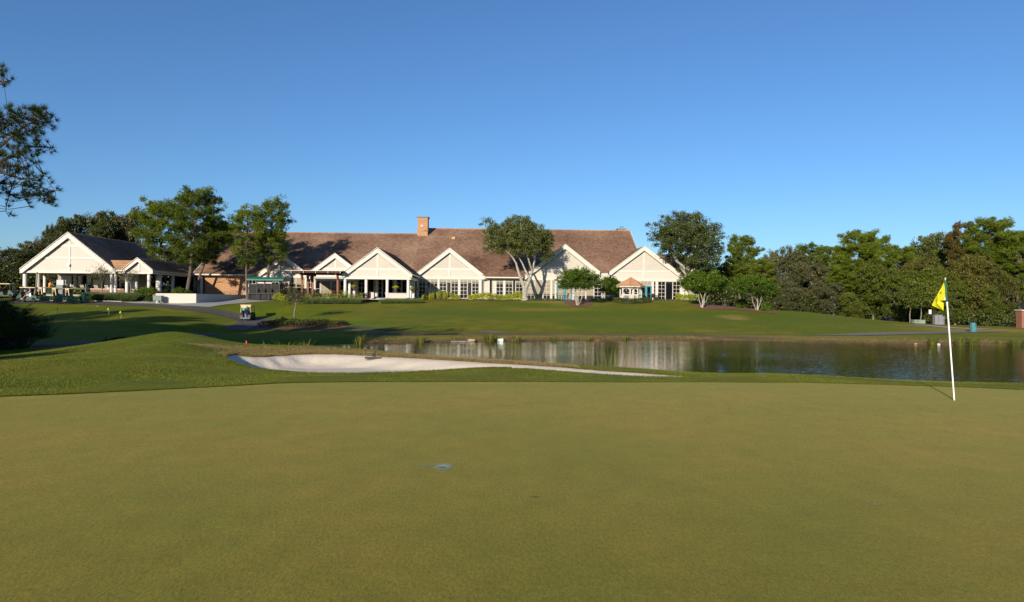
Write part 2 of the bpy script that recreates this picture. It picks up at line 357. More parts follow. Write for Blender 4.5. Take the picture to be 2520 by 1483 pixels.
def grassmat(name, c_a, c_b, c_lush, c_dry, c_dirt, fine=14, mid=1.4, big=.12, bump=.5, usemask=True, speck=None, sheen=.03):
    m, t, p = node_mat(name); N, L = t.nodes.new, t.links.new
    p.inputs['Roughness'].default_value = .85; p.inputs['Specular IOR Level'].default_value = .04
    p.inputs['Sheen Weight'].default_value = sheen; p.inputs['Sheen Roughness'].default_value = .6
    p.inputs['Sheen Tint'].default_value = (1, .85, .35, 1)
    tc = N('ShaderNodeTexCoord')
    def noise(sc, det=4, st=(1,1,1), rough=.6):
        mp = N('ShaderNodeMapping'); mp.inputs['Scale'].default_value = st; L(tc.outputs['Object'], mp.inputs[0])
        n = N('ShaderNodeTexNoise'); n.inputs['Scale'].default_value = sc; n.inputs['Detail'].default_value = det; n.inputs['Roughness'].default_value = rough
        L(mp.outputs[0], n.inputs['Vector']); return n.outputs[0]
    def rampf(src, a, b):
        r = N('ShaderNodeMapRange'); r.inputs[1].default_value = a; r.inputs[2].default_value = b; L(src, r.inputs[0]); return r.outputs[0]
    def mix(f, a, b, mode='MIX'):
        x = N('ShaderNodeMix'); x.data_type = 'RGBA'; x.blend_type = mode
        if isinstance(f, float): x.inputs[0].default_value = f
        else: L(f, x.inputs[0])
        for k, v in ((6, a), (7, b)):
            if isinstance(v, tuple): x.inputs[k].default_value = v + (1,)
            else: L(v, x.inputs[k])
        return x.outputs[2]
    n1 = noise(mid, 6); n0 = noise(big, 3, (1, 1, 1)); nf = noise(fine, 4, (1, .45, 1), .7)
    col = mix(rampf(n1, .35, .65), c_a, c_b)
    col = mix(rampf(n0, .42, .68), col, c_lush)
    if usemask:
        a = N('ShaderNodeAttribute'); a.attribute_name = 'mask'; s = N('ShaderNodeSeparateColor'); L(a.outputs['Color'], s.inputs[0])
        def brk(ch, src, k=.9):
            q = N('ShaderNodeMath'); q.operation = 'MULTIPLY_ADD'; q.inputs[1].default_value = k; q.inputs[2].default_value = -k*.5
            L(src, q.inputs[0]); w = N('ShaderNodeMath'); w.operation = 'ADD'; L(s.outputs[ch], w.inputs[0]); L(q.outputs[0], w.inputs[1])
            z = N('ShaderNodeMath'); z.operation = 'MULTIPLY'; L(w.outputs[0], z.inputs[0])
            st_ = N('ShaderNodeMapRange'); st_.inputs[1].default_value = 0; st_.inputs[2].default_value = .25; L(s.outputs[ch], st_.inputs[0]); L(st_.outputs[0], z.inputs[1]); z.use_clamp = True
            return z.outputs[0]
        col = mix(brk(2, n1), col, c_lush)
        col = mix(brk(0, noise(3.5, 6)), col, c_dry)
        dc = mix(rampf(noise(2.2, 6), .35, .65), c_dirt, tuple(v*1.7 for v in c_dirt))
        col = mix(brk(1, noise(5, 6), 1.2), col, dc)
    nm = noise(3.1, 5, (1, .7, 1), .65); col = mix(rampf(nm, .3, .7), mix(1.0, col, (.80,.84,.8), 'MULTIPLY'), mix(1.0, col, (1.17,1.13,1.1), 'MULTIPLY'))
    f = rampf(nf, .3, .7)
    col = mix(f, mix(1.0, col, (.62, .64, .6), 'MULTIPLY'), mix(1.0, col, (1.3, 1.28, 1.25), 'MULTIPLY'))
    if speck:
        v = N('ShaderNodeTexNoise'); v.inputs['Scale'].default_value = speck; v.inputs['Detail'].default_value = 2; L(tc.outputs['Object'], v.inputs['Vector'])
        col = mix(rampf(v.outputs[0], .57, .68), col, tuple(min(1, q*1.7) for q in c_a)); 
        v2 = N('ShaderNodeTexNoise'); v2.inputs['Scale'].default_value = speck*.55; v2.inputs['Detail'].default_value = 2; L(tc.outputs['Object'], v2.inputs['Vector'])
        col = mix(rampf(v2.outputs[0], .42, .30), col, tuple(q*.34 for q in c_b))
    L(col, p.inputs['Base Color'])
    b = N('ShaderNodeBump'); b.inputs['Strength'].default_value = bump; b.inputs['Distance'].default_value = .03
    L(nf, b.inputs['Height'])
    b2 = N('ShaderNodeBump'); b2.inputs['Strength'].default_value = bump*.7; b2.inputs['Distance'].default_value = .12
    L(noise(mid*1.6, 5), b2.inputs['Height']); L(b.outputs[0], b2.inputs['Normal']); L(b2.outputs[0], p.inputs['Normal'])
    return m
GRASS = grassmat("grass_rough", (.074,.108,.0032), (.150,.142,.0060), (.054,.108,.0026), (.30,.21,.055), (.085,.058,.035), fine=9, mid=.42, big=.085, bump=.6)
me.materials.append(GRASS)
ground = bpy.data.objects.new("ground", me); COL.objects.link(ground); tag(ground, kind='structure', label='rolling rough grass and lawn around the pond')

def drape(name, poly, res, off, m, zf=None, smooth=True, rim=None):
    P = np.array(poly, float); x0, y0 = P.min(0); x1, y1 = P.max(0)
    Q = []
    for i in range(len(P)):
        a, b = P[i], P[(i+1) % len(P)]; k = max(1, int(np.hypot(*(b-a)) / res))
        for j in range(k): Q.append(a + (b-a)*j/k)
    Q = np.array(Q); gx, gy = np.meshgrid(np.arange(x0, x1, res), np.arange(y0, y1, res)); gx = gx.ravel(); gy = gy.ravel()
    d = polydist(gx, gy, P); k = d > res*.35
    pts = np.vstack([Q, np.stack([gx[k], gy[k]], 1)]); nq = len(Q)
    r = delaunay_2d_cdt([Vector(p) for p in pts], [(i, (i+1) % nq) for i in range(nq)], [list(range(nq))], 1, 1e-6)
    V = np.array([(v.x, v.y) for v in r[0]]); z = (zf or H0)(V[:, 0], V[:, 1]) + off
    mb = MB(); mb.add(np.column_stack([V, z]), [f for f in r[2] if len(f) == 3])
    o = mb.obj(name, m, None, smooth)
    return o

# putting green
PG = grassmat("grass_green", (.208,.155,.022), (.138,.142,.0135), (.102,.130,.011), (0,0,0), (0,0,0), fine=42, mid=.7, big=.20, bump=.22, usemask=True, speck=150, sheen=.10)
pg = drape("putting_green", GREEN, .45, 0.0, PG); tag(pg, kind='structure', label='closely mown olive putting green in the foreground')

_v = np.empty(len(pg.data.vertices)*3); pg.data.vertices.foreach_get('co', _v); _v = _v.reshape(-1, 3); _d = polydist(_v[:,0], _v[:,1], GREEN)
_c = np.zeros((len(_v), 4), np.float32); _c[:, 2] = np.clip(.95*np.exp(-(_d/1.5)**1.3), 0, 1)*(_v[:,1] > 8); _c[:, 3] = 1
_a = pg.data.color_attributes.new('mask', 'FLOAT_COLOR', 'POINT'); _a.data.foreach_set('color', _c.ravel())
# sand
SAND = mat("white_sand", (.54,.475,.395), .95, var=.05, scale=2.5, bump=.35, bscale=9, spec=.1)
def zsand(x, y):
    d = polydist(x, y, BUNK)
    return H0(x, y) - .02 - .30*sst(d/1.0) - .10*sst(d/2.4) + .012*np.sin(y*9 + x*1.5 + 2*np.sin(x*.7))*sst(d/.5)*(1-sst((d-1.2)/.6))
sb = drape("bunker_sand", BUNK, .11, 0.0, SAND, zsand); tag(sb, kind='structure', label='white sand of the bunker beyond the green')

# pond
m, t, p = node_mat("pond_water"); N, L = t.nodes.new, t.links.new
p.inputs['Base Color'].default_value = (.020,.022,.006,1); p.inputs['Roughness'].default_value = .03; p.inputs['IOR'].default_value = 1.25
p.inputs['Specular IOR Level'].default_value = .5
tc = N('ShaderNodeTexCoord')
def wn(sc, st, det=3):
    mp = N('ShaderNodeMapping'); mp.inputs['Scale'].default_value = st; L(tc.outputs['Object'], mp.inputs[0])
    n = N('ShaderNodeTexNoise'); n.inputs['Scale'].default_value = sc; n.inputs['Detail'].default_value = det; L(mp.outputs[0], n.inputs['Vector']); return n.outputs[0]
big = wn(.07, (1, 1.6, 1), 2); mr = N('ShaderNodeMapRange'); mr.inputs[1].default_value = .38; mr.inputs[2].default_value = .62; mr.inputs[3].default_value = .22; mr.inputs[4].default_value = .50
sx = N('ShaderNodeSeparateXYZ'); L(tc.outputs['Object'], sx.inputs[0])
gx_ = N('ShaderNodeMapRange'); gx_.inputs[1].default_value = 8; gx_.inputs[2].default_value = 20; gx_.inputs[3].default_value = -.06; gx_.inputs[4].default_value = .16
L(sx.outputs[0], gx_.inputs[0]); ad = N('ShaderNodeMath'); L(big, ad.inputs[0]); L(gx_.outputs[0], ad.inputs[1]); L(ad.outputs[0], mr.inputs[0])
b = N('ShaderNodeBump'); b.inputs['Distance'].default_value = .035; L(mr.outputs[0], b.inputs['Strength']); L(wn(2.6, (1, 1.5, 1), 3), b.inputs['Height'])
L(b.outputs[0], p.inputs['Normal'])
WATER = m
xs = np.linspace(-24, 60, 60); ys = np.linspace(16, 60, 30); xx, yy = np.meshgrid(xs, ys); ii = np.arange(xx.size).reshape(xx.shape)
mb = MB(); mb.add(np.stack([xx.ravel(), yy.ravel(), np.full(xx.size, ZW)], 1), (lambda q: q[(xx.ravel()[q[:,0]] > -.325*yy.ravel()[q[:,0]])])(np.stack([ii[:-1,:-1], ii[:-1,1:], ii[1:,1:], ii[1:,:-1]], -1).reshape(-1, 4)))
o = mb.obj("pond_water", WATER); tag(o, kind='structure', label='dark rippled pond water between green and lawn')

# roads and paving
ASPH = mat("asphalt", (.085,.075,.070), .9, var=.22, scale=1.6, bump=.3, bscale=25)
CONC = mat("concrete", (.33,.32,.31), .85, var=.10, scale=1.2, bump=.15, bscale=20)
MULCH = mat("bark_mulch", (.20,.095,.065), .95, var=.55, scale=14, bump=.9, bscale=22)
STRAW = mat("pine_straw", (.19,.085,.045), .95, var=.4, scale=10, bump=.8, bscale=22)
def hp(L_): return [tuple(hit(a, b)[:2]) for a, b in L_]
road = hp([(-60,739),(60,741.5),(210,744),(330,746),(385,750),(450,755),(503,758.7),(548,765),(597,774),(655,782.7),(750,794),(860,803),(923,809),(985,812),(1010,814.5),(940,813),(860,811),(760,812),(640,812),(590,813),(560,812),
           (548,807),(557,803.6),(583,797),(587,789.5),(567,782.7),(509,773),(430.7,761),(340,753.5),(210,750),(60,748),(-60,746)])
o = drape("cart_path", smooth_poly(road, 1), .7, .03, ASPH); tag(o, kind='structure', label='grey asphalt cart path winding past the practice green')
apron = hp([(300,744.5),(385,742),(482,746),(575,739.5),(670,737.6),(720,739.2),(640,744),(560,750),(515,757),(450,754),(385,749)])
o = drape("concrete_apron", apron, .7, .045, CONC); tag(o, kind='structure', label='pale concrete apron in front of the white retaining wall')
def path_line(name, pts, w, m, off, label):
    P = np.array([hit(*q)[:2] for q in pts]); T = np.gradient(P, axis=0); T /= np.linalg.norm(T, axis=1)[:, None]; Nn = np.stack([-T[:,1], T[:,0]], 1)
    W_ = np.broadcast_to(w, (len(P),))[:, None]
    o = drape(name, np.vstack([P + Nn*W_/2, (P - Nn*W_/2)[::-1]]), .6, off, m); tag(o, kind='structure', label=label); return o
P = smooth_poly([(-26.5,63.5),(-25.6,56),(-25.0,48),(-26.0,41),(-29.5,36),(-36,33.5),(-48,33),(-48,30.4),(-35,30.9),(-27.4,33.6),(-23.4,39.5),(-22.2,48),(-22.8,56),(-23.6,63)], 2)
tag(drape("cart_path", P, .7, .025, ASPH), kind='structure', label='branch of the asphalt path through the shaded hollow behind the mound')
path_line("pond_path", [(1180,818),(1215,818.6),(1250,820),(1400,823),(1700,824.5),(2000,825.5),(2080,825.5),(2140,823.5),(2280,820.5),(2400,818.5),(2480,817.5)], [.5,1.3,.3,.12,.12,.2,1.0,2.0,1.7,1.0,.6], mat('pale_asphalt',(.17,.155,.14),.9,var=.15), .04, 'thin grey path along the far bank of the pond')
path_line("sandy_path", [(2245,798.5),(2290,803),(2340,808),(2390,811),(2440,811.5)], [.8,1.6,1.6,1.9,.5], mat("pale_sand_track",(.42,.37,.31),.95), .04, 'bare sandy track below the trees at right')
def bed(name, pts, m, label): 
    o = drape(name, smooth_poly(hp(pts), 2), .4, .04, m); return tag(o, kind='structure', label=label)
bed("mulch_bed", [(1383,744),(1400,740.5),(1430,739.5),(1455,742),(1461,748),(1452,753),(1430,756),(1400,754)], MULCH, 'oval mulch bed under the middle tree')
bed("mulch_bed", [(1700,752),(1722,750),(1760,752),(1800,753),(1840,757),(1880,762),(1915,769),(1912,773),(1880,771),(1840,766),(1800,762),(1760,763),(1720,760)], MULCH, 'long mulch bed under the two right trees')
bed("mulch_bed", [(1505,740),(1520,746),(1552,748.5),(1590,746.5),(1604,741),(1550,738.5)], STRAW, 'mulch ring around the gazebo hedge')
bed("mulch_bed", [(670,738),(690,742),(730,743.5),(800,743),(895,740.6),(915,737),(860,735.5),(720,736)], STRAW, 'mulch bed of the flower border')
bed("mulch_bed", [(925,738.5),(1000,740),(1150,741),(1290,741),(1290,737.5),(1100,736.5),(940,736)], STRAW, 'mulch bed of the clipped border')
bed("mulch_bed", [(560,742.5),(600,740),(690,737.5),(690,733),(620,733),(575,736)], STRAW, 'pine straw at the foot of the pine')
bed("mulch_bed", [(640,795),(660,788),(720,789),(800,795),(855,801),(852,808),(760,811),(650,809)], STRAW, 'island bed between the cart paths')

# blue marking paint and worn spots on the green: thin stains with a shape of their own
def stain(px, py, rx, ry, col, name, label, edge=.5, seed=0):
    p = at_z(px, py, 0); m, t, b_ = node_mat(name); N, L = t.nodes.new, t.links.new
    b_.inputs['Base Color'].default_value = col + (1,); b_.inputs['Roughness'].default_value = .9; b_.inputs['Specular IOR Level'].default_value = .1
    tc = N('ShaderNodeTexCoord'); gr = N('ShaderNodeVectorMath'); gr.operation = 'LENGTH'; mp = N('ShaderNodeMapping'); mp.inputs['Scale'].default_value = (1/rx, 1/ry, 1)
    L(tc.outputs['Object'], mp.inputs[0]); L(mp.outputs[0], gr.inputs[0])
    n = N('ShaderNodeTexNoise'); n.inputs['Scale'].default_value = 90; L(tc.outputs['Object'], n.inputs['Vector'])
    n2 = N('ShaderNodeTexNoise'); n2.inputs['Scale'].default_value = 16; L(tc.outputs['Object'], n2.inputs['Vector'])
    a = N('ShaderNodeMath'); a.operation = 'MULTIPLY_ADD'; a.inputs[1].default_value = .9; L(n.outputs[0], a.inputs[0]); L(gr.outputs['Value'], a.inputs[2])
    a2 = N('ShaderNodeMath'); a2.operation = 'MULTIPLY_ADD'; a2.inputs[1].default_value = .8; L(n2.outputs[0], a2.inputs[0]); L(a.outputs[0], a2.inputs[2])
    r = N('ShaderNodeMapRange'); r.inputs[1].default_value = 1.0; r.inputs[2].default_value = 1.9; r.inputs[3].default_value = edge; r.inputs[4].default_value = 0
    L(a2.outputs[0], r.inputs[0]); L(r.outputs[0], b_.inputs['Alpha'])
    mb = MB(); an = np.linspace(0, 2*math.pi, 25)[:-1]; V = np.stack([1.5*rx*np.cos(an), 1.5*ry*np.sin(an), 0*an], 1); mb.add(np.vstack([[0,0,0], V]), [(0, 1+i, 1+(i+1) % 24) for i in range(24)])
    o = mb.obj(name, m); o.location = (p[0], p[1], .006 + g(p[0], p[1])); return tag(o, kind='structure', label=label)
stain(1091, 1150, .11, .15, (.42,.50,.40), "paint_mark", 'faded blue ring of paint on the green', .95)
stain(1089, 1152, .055, .06, (.09,.13,.08), "paint_mark", 'dark middle of the blue paint ring', .6)
stain(1050, 1147, .14, .08, (.30,.40,.25), "paint_mark", 'faint blue drips beside the paint ring', .4)
stain(1317, 1225, .05, .035, (.20,.13,.08), "worn_spot", 'small brown worn spot on the green', .6)
stain(2155, 1243, .07, .05, (.36,.31,.14), "worn_spot", 'pale scuffed spot on the green', .8)
stain(1886, 1257, .02, .02, (.36,.31,.14), "worn_spot", 'tiny pale scuff on the green', .8)
stain(1795, 1010, .03, .05, (.05,.04,.03), "worn_spot", 'tiny dark scuff near the flagstick', .6)
# ------------------------------------------------------------------ materials for buildings
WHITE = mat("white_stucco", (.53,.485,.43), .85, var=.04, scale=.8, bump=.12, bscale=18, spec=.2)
TRIM = mat("white_trim_paint", (.57,.535,.48), .55, var=.04, scale=1.5, spec=.35)
CREAM = mat("louvre_paint", (.49,.45,.39), .6, var=.04, scale=1.5)
COLM = mat("column_plaster", (.62,.59,.565), .6, var=.03, scale=2)
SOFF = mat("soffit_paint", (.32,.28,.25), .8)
BLIND = mat("blind_fabric", (.42,.36,.28), .9, var=.05, scale=1.2)
TEAL = mat("teal_paint", (.045,.235,.30), .45, var=.08)
GREENM = mat("green_paint", (.012,.115,.085), .4, var=.12)
WOODM = mat("cedar_wood", (.235,.095,.05), .75, var=.25, scale=4, stretch=(6,6,.6))
DARKW = mat("dark_wood", (.075,.035,.025), .8, var=.3, scale=4)
METAL = mat("dark_metal", (.03,.028,.028), .5, metal=.4, var=.1)
GREY = mat("grey_metal_box", (.16,.19,.19), .55, var=.08)
LGREY = mat("light_grey_panel", (.45,.45,.46), .5, var=.06)
WICK = mat("brown_wicker", (.045,.022,.018), .7, var=.3, scale=30)
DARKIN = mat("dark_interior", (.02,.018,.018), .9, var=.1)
SCREEN = mat("black_screen", (.012,.012,.013), .7, var=.2)
PAPER = mat("white_board", (.6,.6,.62), .7, var=.04)
m, t, p = node_mat("dark_glass"); p.inputs['Base Color'].default_value = (.008,.008,.010,1); p.inputs['Roughness'].default_value = .06; p.inputs['Specular IOR Level'].default_value = .35
DGLASS = m
m = bpy.data.materials.new("clear_glass"); m.use_nodes = True; t = m.node_tree; t.nodes.clear(); N, L = t.nodes.new, t.links.new
o_ = N('ShaderNodeOutputMaterial'); mx = N('ShaderNodeMixShader'); fr = N('ShaderNodeFresnel'); fr.inputs[0].default_value = 1.35
tr = N('ShaderNodeBsdfTransparent'); tr.inputs[0].default_value = (.9,.91,.9,1); gl = N('ShaderNodeBsdfGlossy'); gl.inputs['Roughness'].default_value = .03
L(fr.outputs[0], mx.inputs[0]); L(tr.outputs[0], mx.inputs[1]); L(gl.outputs[0], mx.inputs[2]); L(mx.outputs[0], o_.inputs[0]); CGLASS = m

def brickmat(name, c1, c2, c3, mortar, wall_axis=True):
    m, t, p = node_mat(name); N, L = t.nodes.new, t.links.new
    tc = N('ShaderNodeTexCoord'); sp = N('ShaderNodeSeparateXYZ'); L(tc.outputs['Object'], sp.inputs[0])
    ax = N('ShaderNodeMath'); L(sp.outputs[0], ax.inputs[0]); L(sp.outputs[1], ax.inputs[1])
    cb = N('ShaderNodeCombineXYZ'); L(ax.outputs[0], cb.inputs[0]); L(sp.outputs[2], cb.inputs[1])
    b = N('ShaderNodeTexBrick'); b.inputs['Scale'].default_value = 1; b.inputs['Brick Width'].default_value = .42; b.inputs['Row Height'].default_value = .115
    b.inputs['Mortar Size'].default_value = .008; b.inputs['Color1'].default_value = c1+(1,); b.inputs['Color2'].default_value = c2+(1,); b.inputs['Mortar'].default_value = mortar+(1,)
    b.inputs['Bias'].default_value = -.1; L(cb.outputs[0], b.inputs['Vector'])
    # occasional dark bricks
    fl = N('ShaderNodeTexBrick'); fl.inputs['Scale'].default_value = 1; fl.inputs['Brick Width'].default_value = .42; fl.inputs['Row Height'].default_value = .115
    fl.inputs['Mortar Size'].default_value = 0; fl.inputs['Color1'].default_value = (0,0,0,1); fl.inputs['Color2'].default_value = (1,1,1,1); fl.inputs['Bias'].default_value = -.86
    L(cb.outputs[0], fl.inputs['Vector'])
    mr = N('ShaderNodeMapRange'); mr.inputs[1].default_value = .55; mr.inputs[2].default_value = .6; L(fl.outputs[0], mr.inputs[0])
    n = N('ShaderNodeTexNoise'); n.inputs['Scale'].default_value = 3.2; n.inputs['Detail'].default_value = 3
    mp = N('ShaderNodeMapping'); mp.inputs['Scale'].default_value = (1, 3.6, 1); L(cb.outputs[0], mp.inputs[0]); L(mp.outputs[0], n.inputs['Vector'])
    mr = N('ShaderNodeMapRange'); mr.inputs[1].default_value = .62; mr.inputs[2].default_value = .66; L(n.outputs[0], mr.inputs[0])
    mx = N('ShaderNodeMix'); mx.data_type = 'RGBA'; L(mr.outputs[0], mx.inputs[0]); L(b.outputs[0], mx.inputs[6]); mx.inputs[7].default_value = c3+(1,)
    L(mx.outputs[2], p.inputs['Base Color']); p.inputs['Roughness'].default_value = .9; p.inputs['Specular IOR Level'].default_value = .15
    bp = N('ShaderNodeBump'); bp.inputs['Strength'].default_value = .7; bp.inputs['Distance'].default_value = .02; bp.invert = True
    L(b.outputs['Fac'], bp.inputs['Height']); L(bp.outputs[0], p.inputs['Normal'])
    return m
BRICK = brickmat("orange_brick", (.44,.25,.14), (.38,.205,.11), (.19,.085,.05), (.42,.26,.16))
BRICKR = brickmat("red_brick", (.30,.115,.07), (.24,.09,.06), (.12,.05,.04), (.35,.27,.22))

def tilemat(name, stops):
    m, t, p = node_mat(name); N, L = t.nodes.new, t.links.new
    a = N('ShaderNodeAttribute'); a.attribute_name = 'tint'
    r = N('ShaderNodeValToRGB'); r.color_ramp.elements.new(.5)
    for e, (q, c_) in zip(r.color_ramp.elements, stops): e.position = q; e.color = c_+(1,)
    tc = N('ShaderNodeTexCoord'); n = N('ShaderNodeTexNoise'); n.inputs['Scale'].default_value = .16; n.inputs['Detail'].default_value = 5; L(tc.outputs['Object'], n.inputs['Vector'])
    ad = N('ShaderNodeMath'); ad.operation = 'MULTIPLY_ADD'; ad.inputs[1].default_value = 1.15; L(n.outputs[0], ad.inputs[0])
    s = N('ShaderNodeSeparateColor'); L(a.outputs['Color'], s.inputs[0]); s2 = N('ShaderNodeMath'); s2.operation = 'MULTIPLY_ADD'; s2.inputs[1].default_value = .85; s2.inputs[2].default_value = -.52
    L(s.outputs[0], s2.inputs[0]); L(s2.outputs[0], ad.inputs[2]); L(ad.outputs[0], r.inputs[0]); L(r.outputs[0], p.inputs['Base Color'])
    p.inputs['Roughness'].default_value = .85; p.inputs['Specular IOR Level'].default_value = .2
    return m
TILE = tilemat("brown_roof_tile", [(.05,(.12,.062,.040)), (.5,(.27,.160,.104)), (.95,(.42,.275,.185))])
TILEO = tilemat("tan_roof_tile", [(.05,(.33,.17,.09)), (.5,(.45,.25,.135)), (.95,(.54,.32,.18))])

from mathutils.geometry import tessellate_polygon
def in_poly(u, v, poly): return polydist(np.array(u), np.array(v), poly)
def tiles(parent, p0, u, v, poly, mat_, name='roof_tile_course', course=.39, tw=.33, seed=1, wash=None, base=True):
    """overlapping tile courses on the plane p0 + a*u + b*v inside polygon poly given in (a,b)"""
    p0 = np.array(p0, float); u = np.array(u, float); v = np.array(v, float); n = np.cross(u, v); n /= np.linalg.norm(n)
    if n[2] < 0: n = -n
    rg = rngn(seed); P = np.array(poly, float); a0, b0 = P.min(0); a1, b1 = P.max(0)
    nb = int(math.ceil((b1-b0)/course)); na = int(math.ceil((a1-a0)/tw)) + 1
    jj, ii = np.meshgrid(np.arange(nb), np.arange(na), indexing='ij'); ii = ii.ravel(); jj = jj.ravel()
    A = a0 + (ii - .5*(jj % 2))*tw; B = b0 + jj*course
    k = polydist(A+tw/2, B+course/2, P) > -.02; A, B = A[k], B[k]
    A = np.clip(A, a0, a1); A2 = np.clip(A+tw*.955, a0, a1); B2 = np.minimum(B+course*1.12, b1)
    th = .065 + rg.normal(0, .008, len(A)); 
    def pt(a, b, h): return p0 + a[:,None]*u + b[:,None]*v + np.broadcast_to(h, a.shape)[:,None]*n
    V = np.stack([pt(A,B+.09,0.0), pt(A2,B+.09,0.0), pt(A,B,th), pt(A2,B,th), pt(A,B2,.02), pt(A2,B2,.02)], 1)
    i = np.arange(len(A))[:,None]*6
    F = np.concatenate([i+np.array([[0,1,3,2]]), i+np.array([[2,3,5,4]])]); F3 = np.concatenate([i+np.array([[0,2,4]]), i+np.array([[1,5,3]])])
    T = np.clip(.5 + rg.normal(0, .09, len(A)) , 0, 1)
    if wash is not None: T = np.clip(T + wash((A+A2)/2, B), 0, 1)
    T6 = np.repeat(T, 6)
    mb = MB(); V = V.reshape(-1, 3); mb.add(V, F, T6); mb.F.append(F3); 
    o = mb.obj(name, mat_, parent); tag(o, kind='stuff')
    if base:
        mb = MB(); Vb = [p0 + q[0]*u + q[1]*v + .004*n for q in P]; Vb2 = [x - .14*n for x in Vb]; k = len(P)
        tr_ = tessellate_polygon([[Vector((q[0], q[1], 0)) for q in P]]); mb.add(Vb, tr_, .3); mb.add(Vb2, [t_[::-1] for t_ in tr_], .3)
        for j in range(k): mb.add([Vb[j], Vb[(j+1)%k], Vb2[(j+1)%k], Vb2[j]], [(0,1,2,3)], .3)
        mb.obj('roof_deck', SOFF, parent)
    return o

def window(parent, x0, x1, z0, z1, cols, rows, y=0.0, blind=None, frame=.05, glass=None, name='window', top=None, paint=None):
    """frame with glazing bars standing on the wall face y (outside is -y); every pane its own sub-part"""
    f = MB(); d0, d1 = y-.07, y+.0
    f.box(x0, x0+frame, d0, d1, z0, z1); f.box(x1-frame, x1, d0, d1, z0, z1)
    f.box(x0+frame, x1-frame, d0, d1, z0, z0+frame); f.box(x0+frame, x1-frame, d0, d1, z1-frame, z1)
    zs = np.linspace(z0+frame/2, z1-frame/2, rows+1) if top is None else np.concatenate([np.linspace(z0+frame/2, z1-top, rows), [z1-frame/2]])
    xs = np.linspace(x0+frame/2, x1-frame/2, cols+1)
    for x in xs[1:-1]: f.box(x-.022, x+.022, d0+.004, d1-.002, z0+frame, z1-frame)
    for k in range(1, rows):
        for j in range(cols): f.box(xs[j]+.022, xs[j+1]-.022, d0+.006, d1-.003, zs[k]-.022, zs[k]+.022)
    w = f.obj(name, paint or TRIM, parent)
    for j in range(cols):
        for k in range(rows):
            lit = blind is not None and zs[k+1] > blind + .02
            g_ = MB().box(xs[j]+.024, xs[j+1]-.024, y-.045, y-.037, zs[k]+.024, zs[k+1]-.024)
            g_.obj('pane', CGLASS if lit else (glass or DGLASS), w)
    if blind is not None:
        MB().box(x0+.01, x1-.01, y-.022, y-.012, max(blind, z0+.01), z1-.01).obj('blind', BLIND, w)
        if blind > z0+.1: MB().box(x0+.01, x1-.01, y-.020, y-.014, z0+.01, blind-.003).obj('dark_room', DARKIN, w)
    return w
